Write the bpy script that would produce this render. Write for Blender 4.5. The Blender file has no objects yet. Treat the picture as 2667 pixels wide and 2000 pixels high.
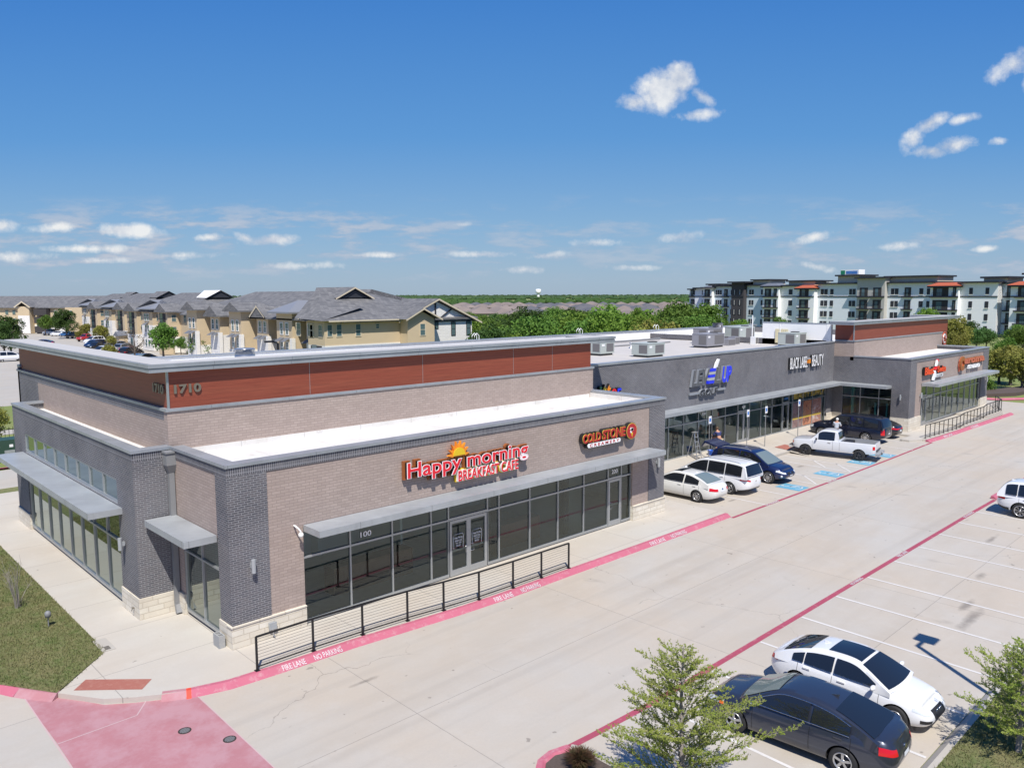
import bpy, bmesh, math, random
from mathutils import Vector, Matrix, noise
R=math.radians; PI=math.pi
sc=bpy.context.scene; C=sc.collection
random.seed(7)
# ---------------------------------------------------------------- camera
cd=bpy.data.cameras.new('camera'); cam=bpy.data.objects.new('camera',cd); C.objects.link(cam); sc.camera=cam
cd.sensor_width=36; cd.lens=36*2055/2667; cd.clip_start=.1; cd.clip_end=20000
def cam_axes(yaw,pitch,roll):
    f=Vector((math.cos(yaw)*math.cos(pitch),math.sin(yaw)*math.cos(pitch),-math.sin(pitch)))
    r=Vector((math.sin(yaw),-math.cos(yaw),0)); u=r.cross(f)
    return r*math.cos(roll)+u*math.sin(roll), u*math.cos(roll)-r*math.sin(roll), f
cr,cu,cf=cam_axes(.8067,.11281,-.0031)
m=Matrix((cr,cu,-cf)).transposed().to_4x4(); m.translation=Vector((-10.12,-23.3,11.1)); cam.matrix_world=m
# ---------------------------------------------------------------- light
SUN_EL=R(57); SAZ=Vector((-.58,-.81,0)).normalized()
sv=Vector((SAZ.x*math.cos(SUN_EL),SAZ.y*math.cos(SUN_EL),math.sin(SUN_EL)))
sd=bpy.data.lights.new('sun','SUN'); sd.energy=4.6; sd.angle=R(.53); sd.color=(1,.95,.88)
so=bpy.data.objects.new('sun',sd); C.objects.link(so); so.rotation_euler=sv.to_track_quat('Z','Y').to_euler(); so.location=(0,0,60)
sc.view_settings.view_transform='Standard'; sc.view_settings.look='None'; sc.view_settings.exposure=.3; sc.view_settings.gamma=1
w=bpy.data.worlds.new('World'); sc.world=w; w.use_nodes=True
class NT:
    """tiny node helper"""
    def __init__(s,nt): s.nt=nt; s.n=nt.nodes; s.l=nt.links
    def new(s,t,**k):
        o=s.n.new(t)
        for a,b in k.items(): setattr(o,a,b)
        return o
    def put(s,sock,v):
        if v is None: return
        if hasattr(v,'links') or isinstance(v,bpy.types.NodeSocket): s.l.new(v,sock)
        else:
            if sock.type=='RGBA' and len(v)==3: v=(*v,1)
            sock.default_value=v
    def m(s,op,a,b=None,c=None,clamp=False):
        o=s.new('ShaderNodeMath',operation=op,use_clamp=clamp)
        s.put(o.inputs[0],a); s.put(o.inputs[1],b)
        if c is not None: s.put(o.inputs[2],c)
        return o.outputs[0]
    def vm(s,op,a,b=None):
        o=s.new('ShaderNodeVectorMath',operation=op); s.put(o.inputs[0],a); s.put(o.inputs[1],b)
        return o.outputs['Value'] if op in('DOT_PRODUCT','LENGTH','DISTANCE') else o.outputs[0]
    def mix(s,f,a,b,mode='MIX'):
        o=s.new('ShaderNodeMix',data_type='RGBA',blend_type=mode); s.put(o.inputs[0],f); s.put(o.inputs[6],a); s.put(o.inputs[7],b); return o.outputs[2]
    def noise(s,vec,scale,detail=3,rough=.5,w=None,dist=0):
        o=s.new('ShaderNodeTexNoise'); s.put(o.inputs['Vector'],vec); o.inputs['Scale'].default_value=scale; o.inputs['Detail'].default_value=detail; o.inputs['Roughness'].default_value=rough; o.inputs['Distortion'].default_value=dist; return o.outputs['Fac']
    def ramp(s,f,*st):
        o=s.new('ShaderNodeValToRGB'); s.put(o.inputs[0],f); e=o.color_ramp.elements
        while len(e)<len(st): e.new(.5)
        for i,(p,c) in enumerate(st): e[i].position=p; e[i].color=(c,c,c,1) if isinstance(c,(int,float)) else (*c,1)
        return o.outputs[0]
    def mr(s,v,a,b,c,d):
        o=s.new('ShaderNodeMapRange'); s.put(o.inputs[0],v)
        for i,x in enumerate((a,b,c,d)): o.inputs[i+1].default_value=x
        return o.outputs[0]
    def xyz(s,v):
        o=s.new('ShaderNodeSeparateXYZ'); s.put(o.inputs[0],v); return o.outputs
    def comb(s,x,y,z):
        o=s.new('ShaderNodeCombineXYZ'); s.put(o.inputs[0],x); s.put(o.inputs[1],y); s.put(o.inputs[2],z); return o.outputs[0]
# sky with clouds laid over it by direction (heading-relative gnomonic coordinates)
N=NT(w.node_tree); bg=N.n['Background']; bg.inputs['Strength'].default_value=.1
sky=N.new('ShaderNodeTexSky',sky_type='NISHITA'); sky.sun_disc=False; sky.sun_elevation=SUN_EL
sky.sun_rotation=math.atan2(SAZ.x,SAZ.y); sky.altitude=200; sky.air_density=1.0; sky.dust_density=.55; sky.ozone_density=3.2
hsv=N.new('ShaderNodeHueSaturation'); hsv.inputs['Saturation'].default_value=1.18; hsv.inputs['Value'].default_value=1.0; N.l.new(sky.outputs[0],hsv.inputs['Color'])
tc=N.new('ShaderNodeTexCoord'); dr=tc.outputs['Generated']
fh=Vector((math.cos(.8067),math.sin(.8067),0)); rh=Vector((math.sin(.8067),-math.cos(.8067),0))
df=N.m('MAXIMUM',N.vm('DOT_PRODUCT',dr,tuple(fh)),.02); du=N.m('DIVIDE',N.vm('DOT_PRODUCT',dr,tuple(rh)),df); dv=N.m('DIVIDE',N.xyz(dr)[2],df)
uv=N.comb(du,dv,0)
n1=N.noise(uv,30,8,.64); n2=N.noise(uv,9,4,.55)
def blob(u,v,a,b,rot=0,k=1.0):
    x=N.m('SUBTRACT',du,u); y=N.m('SUBTRACT',dv,v)
    c,s=math.cos(rot),math.sin(rot)
    X=N.m('DIVIDE',N.m('ADD',N.m('MULTIPLY',x,c),N.m('MULTIPLY',y,s)),a); Y=N.m('DIVIDE',N.m('SUBTRACT',N.m('MULTIPLY',y,c),N.m('MULTIPLY',x,s)),b)
    d=N.m('SQRT',N.m('ADD',N.m('MULTIPLY',X,X),N.m('MULTIPLY',Y,Y)))
    return N.m('MULTIPLY',N.m('SUBTRACT',1.0,d),k)
def px(x,y): return (x*2667/2212-1333.5)/2055,(765-y*2667/2212)/2055*1.0
CL=[(1420,212,62,34,.35,1.3),(1455,190,36,28,.3,1.2),(1365,236,34,16,.1,1),(1505,225,28,10,-.5,.7),(1495,262,45,9,.05,.55),
(1985,280,40,14,.45,1),(1950,312,30,16,1.0,.8),(2040,325,52,14,.15,1),(1990,338,48,10,0,.8),(2130,318,20,7,0,.6),(2050,272,30,6,.2,.5),
(2150,165,50,20,.5,.8),(2205,190,30,26,.8,.9),(2205,140,16,12,.3,.7),(2080,2,50,7,.1,1),(1665,5,22,12,-1,.5),
(290,497,70,13,-.05,1.25),(20,485,34,12,0,1),(140,490,55,8,.05,.8),(462,511,32,7,.1,1),(595,518,60,9,.05,1),(540,514,28,8,-.4,.8),(1000,486,18,4,0,.5),
(1040,549,60,6,0,.9),(1465,515,40,8,.1,.6),(1750,514,45,9,.2,.9),(1940,535,50,7,.05,.6),(2120,541,35,6,.05,.9),(1285,525,55,6,0,.5),(1180,552,40,6,.1,.7),(1760,578,34,7,-.2,.7),(830,550,60,5,0,.7),(200,535,110,7,0,.7),(60,550,90,8,0,.6),(400,550,80,6,0,.6),(230,560,60,5,0,.6),(660,572,80,6,0,.5),(1130,582,50,6,0,.6),(1370,578,50,5,0,.6)]
tot=None
for (x,y,a,b,rt,k) in CL:
    u,v=px(x,y); s=2667/2212/2055
    o=blob(u,v,a*s*1.15,b*s*1.45,rt,k); tot=o if tot is None else N.m('MAXIMUM',tot,o)
dens=N.m('ADD',tot,N.m('MULTIPLY',N.m('SUBTRACT',n1,.5),2.0))
cm=N.m('MULTIPLY',N.mr(dens,.0,.75,0,1),N.mr(tot,-.45,.15,0,1)); cm=N.m('MINIMUM',cm,1)
# low haze-like cumulus band near the horizon
suv=N.comb(N.m('MULTIPLY',du,1.0),N.m('MULTIPLY',dv,4.2),3.1)
nb=N.noise(suv,13,7,.6); lb=N.m('MULTIPLY',N.m('MULTIPLY',N.mr(dv,.012,.04,0,1),N.mr(dv,.085,.125,1,0)),N.mr(N.noise(N.comb(du,dv,0),2.2,2,.5),.35,.6,.35,1))
band=N.m('MULTIPLY',N.mr(nb,.47,.60,0,.85),lb)
bandc=N.mix(N.mr(nb,.5,.7,0,1),(3.0,3.8,5.0),(4.7,4.85,5.4))
sh=N.mr(N.m('ADD',n2,N.m('MULTIPLY',N.m('SUBTRACT',n1,.5),.8)),.35,.62,0,1)
cc=N.mix(sh,(4.3,4.75,5.6),(7.4,7.4,7.3))
rp_=N.new('ShaderNodeValToRGB'); N.put(rp_.inputs[0],N.mr(dv,0,1.6,0,1)); e=rp_.color_ramp.elements
for i,(q,c) in enumerate(((0,(.47,.66,.90)),(.05,(.32,.60,.97)),(.12,(.15,.46,1.0)),(.25,(.055,.30,.93)),(1,(.04,.22,.78)))):
    if i>=len(e): e.new(.5)
    e[i].position=q; e[i].color=(*c,1)
base_sky=N.mix(.84,hsv.outputs[0],N.vm('MULTIPLY',rp_.outputs[0],(5.3,5.3,5.3)))
c1=N.mix(band,base_sky,bandc)
c2=N.mix(N.m('MULTIPLY',cm,.88),c1,cc)
N.l.new(c2,bg.inputs['Color'])
# ---------------------------------------------------------------- materials
MT={}
def mat(name):
    m=bpy.data.materials.new(name); m.use_nodes=True; n=NT(m.node_tree); b=n.n['Principled BSDF']; MT[name]=m; return m,n,b
def pos(n): return n.new('ShaderNodeNewGeometry').outputs['Position']
def obj_co(n): return n.new('ShaderNodeTexCoord').outputs['Object']
def simple(name,col,rough=.6,metal=0,var=.0,vs=3.0,spec=None,coat=0,local=False,bump=0):
    m,n,b=mat(name); co=obj_co(n) if local else pos(n)
    if var: 
        f=n.noise(co,vs,4,.6); n.put(b.inputs['Base Color'],n.mix(f,tuple(c*(1-var) for c in col),tuple(min(1,c*(1+var)) for c in col)))
    else: n.put(b.inputs['Base Color'],col)
    b.inputs['Roughness'].default_value=rough; b.inputs['Metallic'].default_value=metal
    if spec is not None: b.inputs['Specular IOR Level'].default_value=spec
    if coat: b.inputs['Coat Weight'].default_value=coat; b.inputs['Coat Roughness'].default_value=.03
    if bump:
        bp=n.new('ShaderNodeBump'); bp.inputs['Strength'].default_value=bump; bp.inputs['Distance'].default_value=.02; n.l.new(n.noise(co,vs*8,3,.6),bp.inputs['Height']); n.l.new(bp.outputs[0],b.inputs['Normal'])
    return m
def wall_uv(n):
    """u along the wall, v up, whatever way the wall faces"""
    g=n.new('ShaderNodeNewGeometry'); p=n.xyz(g.outputs['Position']); nn=n.xyz(g.outputs['True Normal'])
    ax=n.m('GREATER_THAN',n.m('ABSOLUTE',nn[0]),n.m('ABSOLUTE',nn[1]))
    u=n.m('ADD',n.m('MULTIPLY',p[0],n.m('SUBTRACT',1.0,ax)),n.m('MULTIPLY',p[1],ax))
    return u,p[2],g.outputs['Position']
def brick(name,c1,c2,mortar,bw=.225,rh=.075,ms=.011,soldier=False,dirt=.12,big=0,rot=False,squash=None,bump=.35):
    m,n,b=mat(name); u,v,po=wall_uv(n)
    vec=n.comb(v,u,0) if soldier else n.comb(u,v,0)
    t=n.new('ShaderNodeTexBrick'); n.l.new(vec,t.inputs['Vector']); n.put(t.inputs['Color1'],c1); n.put(t.inputs['Color2'],c2); n.put(t.inputs['Mortar'],mortar)
    t.inputs['Scale'].default_value=1; t.inputs['Mortar Size'].default_value=ms; t.inputs['Mortar Smooth'].default_value=.15; t.inputs['Brick Width'].default_value=bw; t.inputs['Row Height'].default_value=rh; t.inputs['Bias'].default_value=0
    if soldier: t.offset=0
    if squash: t.squash=squash; t.squash_frequency=3; t.offset=.37
    f=n.noise(po,1.3,5,.65); f2=n.noise(po,.35,3,.5); f3=n.noise(n.comb(n.m('MULTIPLY',u,6),n.m('MULTIPLY',v,1),0),.9,4,.6)
    col=n.mix(n.mr(f,.3,.7,0,dirt*2),t.outputs['Color'],tuple(x*.62 for x in c1)); col=n.mix(n.mr(f2,.35,.7,0,dirt*1.6),col,mortar)
    if big: col=n.mix(n.mr(n.noise(po,4.5,5,.75),.42,.6,0,big),col,tuple(min(1,x*1.35) for x in c2))
    n.put(b.inputs['Base Color'],col); b.inputs['Roughness'].default_value=.8; b.inputs['Specular IOR Level'].default_value=.4
    bp=n.new('ShaderNodeBump'); bp.inputs['Strength'].default_value=bump; bp.inputs['Distance'].default_value=.012; bp.invert=True; n.l.new(t.outputs['Fac'],bp.inputs['Height']); n.l.new(bp.outputs[0],b.inputs['Normal'])
    return m
brick('dark_brick',(.052,.056,.068),(.112,.104,.108),(.34,.34,.355),bw=.22,rh=.072,ms=.0095,big=.35,dirt=.16)
brick('dark_soldier',(.06,.063,.073),(.11,.105,.11),(.32,.32,.34),bw=.2,rh=.072,ms=.0095,soldier=True)
brick('pink_brick',(.375,.30,.26),(.44,.355,.31),(.285,.232,.205),bw=.30,rh=.10,ms=.009,dirt=.13)
brick('limestone',(.70,.64,.53),(.80,.76,.66),(.56,.50,.40),bw=.52,rh=.2,ms=.014,squash=1.7,dirt=.22,bump=.7)
brick('white_stone',(.80,.78,.73),(.88,.86,.82),(.70,.68,.64),bw=.6,rh=.2,ms=.02,dirt=.08)
brick('shingle',(.135,.135,.138),(.235,.23,.225),(.11,.11,.112),bw=.6,rh=.24,ms=.02,dirt=.2)
# red wood-look cladding with fine horizontal grain
m,n,b=mat('red_cladding'); u,v,po=wall_uv(n)
g1=n.noise(n.comb(n.m('MULTIPLY',u,.35),n.m('MULTIPLY',v,24),0),2.2,5,.65); g2=n.noise(n.comb(n.m('MULTIPLY',u,.1),n.m('MULTIPLY',v,4),2),1.1,3,.5)
pl=n.m('LESS_THAN',n.m('FRACT',n.m('DIVIDE',v,.16)),.05)
c=n.mix(n.mr(g1,.3,.7,0,1),(.16,.036,.019),(.33,.088,.046)); c=n.mix(n.mr(g2,.3,.7,0,.45),c,(.22,.04,.022)); c=n.mix(n.m('MULTIPLY',pl,.55),c,(.07,.015,.01))
n.put(b.inputs['Base Color'],c); b.inputs['Roughness'].default_value=.5
# concrete
def concrete(name,base,warm,joint=None,jc=.6,stain=.5,crack=False):
    m,n,b=mat(name); p=pos(n); x,y,z=n.xyz(p)
    a=n.noise(p,.12,5,.6); a2=n.noise(n.comb(n.m('MULTIPLY',x,.25),y,5),.5,4,.6); f=n.noise(p,14,4,.7); d=n.noise(p,1.2,5,.7)
    c=n.mix(n.mr(a,.38,.62,0,1),base,warm); c=n.mix(n.mr(a2,.45,.7,0,stain),c,tuple(v*.84 for v in warm)); c=n.mix(n.mr(f,.3,.75,0,.28),c,tuple(v*.78 for v in base)); c=n.mix(n.mr(d,.5,.78,0,.35),c,tuple(min(1,v*1.12) for v in base))
    sp=n.noise(p,3.3,2,.4); c=n.mix(n.mr(sp,.745,.78,0,.6),c,(.14,.12,.10))
    hh=None
    if joint:
        jx,jy,ox,oy=joint
        wob=n.m('MULTIPLY',n.m('SUBTRACT',n.noise(p,4,3,.6),.5),.02)
        e=n.m('LESS_THAN',n.m('ABSOLUTE',n.m('SUBTRACT',n.m('FRACT',n.m('DIVIDE',n.m('ADD',n.m('ADD',x,wob),ox),jx)),.5)),.012/jx)
        g=n.m('LESS_THAN',n.m('ABSOLUTE',n.m('SUBTRACT',n.m('FRACT',n.m('DIVIDE',n.m('ADD',n.m('ADD',y,wob),oy),jy)),.5)),.012/jy)
        j=n.m('MAXIMUM',e,g); c=n.mix(n.m('MULTIPLY',j,jc),c,(.16,.145,.13))
        # slabs differ slightly
        vv=n.new('ShaderNodeTexWhiteNoise',noise_dimensions='2D'); n.l.new(n.comb(n.m('FLOOR',n.m('ADD',n.m('DIVIDE',n.m('ADD',x,ox),jx),.5)),n.m('FLOOR',n.m('ADD',n.m('DIVIDE',n.m('ADD',y,oy),jy),.5)),0),vv.inputs['Vector'])
        c=n.mix(n.m('MULTIPLY',vv.outputs[0],.16),c,tuple(v*.8 for v in base))
    if crack:
        vo=n.new('ShaderNodeTexVoronoi',feature='DISTANCE_TO_EDGE'); wp=n.new('ShaderNodeVectorMath',operation='ADD'); n.put(wp.inputs[0],p)
        nz=n.new('ShaderNodeTexNoise'); n.put(nz.inputs['Vector'],p); nz.inputs['Scale'].default_value=.9; nz.inputs['Detail'].default_value=7
        n.l.new(nz.outputs['Color'],wp.inputs[1]); n.l.new(wp.outputs[0],vo.inputs['Vector']); vo.inputs['Scale'].default_value=.11
        k=n.m('MULTIPLY',n.m('LESS_THAN',vo.outputs['Distance'],.0011),n.mr(n.noise(p,.09,2,.5),.56,.62,0,.5)); c=n.mix(k,c,(.15,.135,.12))
        # tyre-dark drips in the parking lane
        for (sx,sy,lx,ly) in ((20.9,-14.8,.9,.16),(19.7,-15.3,1.3,.22),(13.9,-13.6,.5,.2),(24.6,-14.2,.5,.2),(27.9,-1.1,.5,.12),(38.6,.3,.5,.15),(1.9,-4.4,.5,.1),(30.2,-13.1,.9,.15)):
            q=n.m('SQRT',n.m('ADD',n.m('POWER',n.m('DIVIDE',n.m('ABSOLUTE',n.m('SUBTRACT',x,sx)),lx),2.0),n.m('POWER',n.m('DIVIDE',n.m('ABSOLUTE',n.m('SUBTRACT',y,sy)),ly),2.0)))
            c=n.mix(n.m('MULTIPLY',n.mr(n.m('ADD',q,n.m('MULTIPLY',n.m('SUBTRACT',d,.5),2.2)),.2,1.1,.6,0),1.0,clamp=True),c,(.13,.115,.10))
        trk=n.m('MULTIPLY',n.mr(n.noise(n.comb(n.m('MULTIPLY',x,.05),n.m('MULTIPLY',y,1.6),4),1.0,3,.5),.5,.7,0,.16),n.m('MULTIPLY',n.m('LESS_THAN',y,-2.9),n.m('GREATER_THAN',y,-11.0))); c=n.mix(trk,c,(.22,.20,.18))
        oil=n.noise(n.comb(n.m('MULTIPLY',x,1.2),n.m('MULTIPLY',y,.7),9),.55,3,.5); c=n.mix(n.mr(oil,.70,.78,0,.35),c,(.16,.145,.13))
    n.put(b.inputs['Base Color'],c); b.inputs['Roughness'].default_value=.85
    bp=n.new('ShaderNodeBump'); bp.inputs['Strength'].default_value=.15; bp.inputs['Distance'].default_value=.01; n.l.new(f,bp.inputs['Height']); n.l.new(bp.outputs[0],b.inputs['Normal'])
    return m
concrete('lot_concrete',(.455,.428,.382),(.475,.408,.325),(9.2,7.0,2.6,3.4),.55,.6,True)
concrete('walk_concrete',(.50,.475,.425),(.51,.45,.37),(3.6,3.05,1.75,.55),.6,.45)
concrete('curb_concrete',(.44,.42,.38),(.43,.39,.33))
concrete('road_concrete',(.42,.40,.36),(.44,.395,.33),(6,6,0,0),.3)
def paint(name,col,under,wear=.5,vs=3,edge=.5):
    m,n,b=mat(name); p=pos(n); a=n.noise(p,vs,6,.75); a2=n.noise(p,.5,4,.6)
    k=n.mr(a,edge,edge+.18,0,1); k=n.m('MULTIPLY',k,wear)
    c=n.mix(n.mr(a2,.3,.7,0,.5),col,tuple(x*.78 for x in col)); c=n.mix(k,c,under); n.put(b.inputs['Base Color'],c); b.inputs['Roughness'].default_value=.75; return m
paint('pink_curb',(.48,.125,.18),(.50,.30,.31),.7,4,.52)
paint('pink_stripe',(.36,.065,.105),(.5,.3,.3),.55,5,.55)
paint('pink_road',(.42,.185,.20),(.45,.27,.29),.6,1.1,.42)
paint('brick_paver',(.36,.13,.095),(.45,.24,.18),.5,6,.5)
paint('white_paint',(.66,.64,.61),(.45,.41,.37),.7,7,.55)
paint('blue_paint',(.12,.36,.50),(.3,.42,.48),.6,5,.5)
simple('red_paint',(.7,.06,.03),.6,var=.2)
m,n,b=mat('metal_silver'); u,v,p=wall_uv(n); x,y,z=n.xyz(p)
uu=n.m('ADD',x,y); j_=n.m('LESS_THAN',n.m('FRACT',n.m('DIVIDE',uu,3.05)),.006); c_=n.mix(n.mr(n.noise(p,.8,5,.65),.3,.7,0,1),tuple(q*.84 for q in (.40,.425,.44)),tuple(q*1.1 for q in (.40,.425,.44))); c_=n.mix(n.mr(n.noise(n.comb(n.m('MULTIPLY',uu,5),n.m('MULTIPLY',z,.8),0),1.0,4,.6),.55,.75,0,.25),c_,(.2,.2,.2)); n.put(b.inputs['Base Color'],n.mix(n.m('MULTIPLY',j_,.6),c_,(.1,.1,.11))); b.inputs['Roughness'].default_value=.42; b.inputs['Metallic'].default_value=.25
m,n,b=mat('coping_metal'); u,v,p=wall_uv(n); x,y,z=n.xyz(p)
uu=n.m('ADD',x,y); j_=n.m('LESS_THAN',n.m('FRACT',n.m('DIVIDE',uu,3.05)),.006); c_=n.mix(n.mr(n.noise(p,.8,5,.65),.3,.7,0,1),tuple(q*.84 for q in (.36,.385,.41)),tuple(q*1.1 for q in (.36,.385,.41))); c_=n.mix(n.mr(n.noise(n.comb(n.m('MULTIPLY',uu,5),n.m('MULTIPLY',z,.8),0),1.0,4,.6),.55,.75,0,.25),c_,(.2,.2,.2)); n.put(b.inputs['Base Color'],n.mix(n.m('MULTIPLY',j_,.6),c_,(.1,.1,.11))); b.inputs['Roughness'].default_value=.4; b.inputs['Metallic'].default_value=.35
simple('roof_beige',(.47,.455,.43),.75,var=.08,vs=1.2)
simple('white_parapet',(.90,.90,.88),.6,var=.03)
m,n,b=mat('membrane'); p=pos(n); x,y,z=n.xyz(p)
c_=n.mix(n.mr(n.noise(p,.8,5,.65),.35,.7,0,1),(.72,.71,.69),(.62,.60,.56)); c_=n.mix(n.mr(n.noise(p,2.4,5,.7),.58,.72,0,.5),c_,(.42,.38,.32))
sm_=n.m('LESS_THAN',n.m('FRACT',n.m('DIVIDE',x,2.6)),.012); c_=n.mix(n.m('MULTIPLY',sm_,.5),c_,(.35,.34,.32)); sm2=n.m('LESS_THAN',n.m('ABSOLUTE',n.m('SUBTRACT',y,n.m('ADD',2.4,n.m('MULTIPLY',n.noise(p,.7,2,.5),.1)))),.02); c_=n.mix(n.m('MULTIPLY',sm2,.5),c_,(.38,.36,.33))
n.put(b.inputs['Base Color'],c_); b.inputs['Roughness'].default_value=.7
m,n,b=mat('roof_gravel'); p=pos(n); n.put(b.inputs['Base Color'],n.mix(n.noise(p,.6,5,.6),(.42,.39,.36),(.56,.53,.49))); b.inputs['Roughness'].default_value=.9
simple('aluminium',(.42,.44,.45),.38,.6,var=.05)
simple('bright_metal',(.62,.63,.64),.28,.8)
simple('black_metal',(.018,.018,.02),.45,.3)
simple('dark_grey',(.05,.052,.056),.6)
simple('mid_grey',(.22,.225,.23),.6,var=.1)
simple('hvac_green',(.42,.46,.43),.55,var=.06)
simple('hvac_grey',(.27,.27,.29),.55,var=.08)
simple('hvac_coil',(.16,.155,.155),.7)
simple('white_plastic',(.82,.82,.80),.5)
simple('interior_floor',(.60,.58,.53),.5,var=.2)
simple('interior_wall',(.66,.74,.66),.8)
simple('interior_dark',(.10,.10,.10),.8)
simple('wood_red',(.14,.05,.03),.5,var=.2)
simple('number_bronze',(.24,.21,.165),.45,.5)
simple('cinder',(.34,.345,.34),.95,var=.15,vs=20)
simple('iron',(.06,.052,.045),.7,.4,var=.3,vs=30)
simple('vent_metal',(.5,.51,.52),.3,.8)
simple('letter_silver',(.26,.28,.31),.4); simple('stencil',(.62,.60,.60),.7); simple('apron_joint',(.50,.36,.36),.8)
for nm,col in (('sign_red',(.70,.015,.03)),('sign_white',(.85,.85,.85)),('sign_black',(.012,.012,.014)),('sign_copper',(.32,.10,.03)),('sign_yellow',(.72,.50,.02)),('sign_orange',(.80,.26,.02)),('sign_darkred',(.42,.02,.025)),('sign_blue',(.02,.04,.75)),('sign_grey',(.10,.105,.115)),('sign_silver',(.40,.42,.45)),('sign_orange_red',(.80,.07,.015)),('sign_rose',(.55,.14,.09)),('gold_vinyl',(.62,.44,.08)),('tag_blue',(.04,.2,.6)),('sign_green',(.02,.25,.12)),('cream',(.75,.68,.45))):
    simple(nm,col,.38)
# storefront glass: thin, tinted, reflecting
def glass(name,tint,refl=1.45,rough=.0):
    m,n,b=mat(name); n.n.remove(b); out=n.n['Material Output']
    tr=n.new('ShaderNodeBsdfTransparent'); n.put(tr.inputs[0],tint); gl=n.new('ShaderNodeBsdfGlossy'); gl.inputs['Roughness'].default_value=rough; n.put(gl.inputs[0],(.85,.95,.92))
    fr=n.new('ShaderNodeFresnel'); fr.inputs[0].default_value=refl; mx=n.new('ShaderNodeMixShader')
    k=n.m('MINIMUM',n.m('MULTIPLY',fr.outputs[0],1.5),1.0); n.l.new(k,mx.inputs[0]); n.l.new(tr.outputs[0],mx.inputs[1]); n.l.new(gl.outputs[0],mx.inputs[2]); n.l.new(mx.outputs[0],out.inputs[0]); return m
glass('store_glass',(.86,.95,.90),1.6)
glass('side_glass',(.25,.32,.29),2.3)
simple('window_dark',(.025,.03,.035),.08,spec=.9)
simple('window_blue',(.10,.16,.17),.08,spec=.9)
# grass
m,n,b=mat('grass'); p=pos(n); a=n.noise(p,.9,5,.7); a2=n.noise(p,6,5,.75); a3=n.noise(p,45,3,.7)
c=n.mix(n.mr(a,.35,.65,0,1),(.12,.185,.04),(.25,.225,.095)); c=n.mix(n.mr(a2,.4,.7,0,.8),c,(.34,.29,.15)); c=n.mix(n.mr(a2,.25,.42,.7,0),c,(.055,.10,.02)); c=n.mix(n.mr(a3,.3,.7,0,.55),c,(.06,.085,.022))
n.put(b.inputs['Base Color'],c); b.inputs['Roughness'].default_value=.95; bp=n.new('ShaderNodeBump'); bp.inputs['Strength'].default_value=.8; bp.inputs['Distance'].default_value=.05; n.l.new(a3,bp.inputs['Height']); n.l.new(bp.outputs[0],b.inputs['Normal'])
m,n,b=mat('far_grass'); p=pos(n); a=n.noise(p,.06,5,.6); a2=n.noise(p,.7,5,.7)
c=n.mix(n.mr(a,.35,.65,0,1),(.13,.20,.035),(.22,.25,.07)); c=n.mix(n.mr(a2,.4,.7,0,.7),c,(.22,.19,.09)); n.put(b.inputs['Base Color'],c); b.inputs['Roughness'].default_value=.95
m,n,b=mat('mulch'); p=pos(n); c=n.mix(n.noise(p,25,4,.8),(.02,.014,.012),(.16,.12,.10)); n.put(b.inputs['Base Color'],c); b.inputs['Roughness'].default_value=.95
def leaf(name,c1,c2,c3=None,trans=.35,sc_=1.2):
    m,n,b=mat(name); p=obj_co(n); oi=n.new('ShaderNodeObjectInfo')
    f=n.noise(p,sc_,3,.6); c=n.mix(n.mr(f,.3,.7,0,1),c1,c2)
    if c3: c=n.mix(n.mr(n.noise(p,sc_*5,3,.6),.45,.7,0,.8),c,c3)
    hs=n.new('ShaderNodeHueSaturation'); n.l.new(c,hs.inputs['Color']); n.put(hs.inputs['Value'],n.mr(oi.outputs['Random'],0,1,.8,1.25)); n.put(hs.inputs['Hue'],n.mr(oi.outputs['Random'],0,1,.485,.512))
    n.l.new(hs.outputs[0],b.inputs['Base Color']); b.inputs['Roughness'].default_value=.65; b.inputs['Specular IOR Level'].default_value=.25
    tl=n.new('ShaderNodeBsdfTranslucent'); n.l.new(hs.outputs[0],tl.inputs[0]); mx=n.new('ShaderNodeMixShader'); mx.inputs[0].default_value=trans
    n.l.new(b.outputs[0],mx.inputs[1]); n.l.new(tl.outputs[0],mx.inputs[2]); n.l.new(mx.outputs[0],n.n['Material Output'].inputs[0]); return m
leaf('leaf_green',(.07,.15,.025),(.14,.24,.04),(.18,.28,.05)); leaf('leaf_dark',(.045,.09,.022),(.08,.14,.03)); leaf('leaf_yellow',(.19,.22,.04),(.30,.29,.06),(.28,.24,.08)); leaf('leaf_spring',(.12,.24,.03),(.20,.32,.05),(.25,.36,.06))
leaf('leaf_cypress',(.22,.34,.045),(.36,.44,.08),(.42,.42,.16),.45,1.5); leaf('leaf_brown',(.12,.07,.04),(.19,.12,.06),(.10,.13,.04)); leaf('leaf_bluegreen',(.07,.15,.04),(.12,.22,.06))
leaf('far_leaf',(.04,.085,.03),(.075,.125,.045),None,.2,.02)
simple('bark',(.12,.10,.085),.9,var=.3,vs=6); simple('bark_light',(.30,.27,.24),.9,var=.2,vs=6)
simple('stucco_tan',(.58,.465,.305),.85,var=.07,vs=.8); simple('stucco_dark_tan',(.36,.27,.17),.85,var=.07); simple('trim_cream',(.62,.54,.40),.7); simple('trim_white',(.80,.79,.77),.6)
simple('stucco_white',(.92,.92,.91),.8,var=.03,vs=.5); simple('stucco_shade_blue',(.62,.71,.78),.8,var=.04,vs=.5); simple('stucco_shade_pale',(.80,.84,.87),.8,var=.03,vs=.5); simple('dark_trim',(.03,.032,.04),.6); simple('brick_char',(.06,.055,.06),.8,var=.25,vs=3); simple('clay_tile',(.42,.10,.045),.7,var=.25,vs=6); simple('slate_metal',(.20,.21,.23),.5,.3); simple('stone_grey',(.50,.48,.44),.85,var=.12,vs=3); simple('seam_metal',(.25,.26,.28),.5,.2)  # the two bluish stuccos are the white one with shade in the colour
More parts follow.
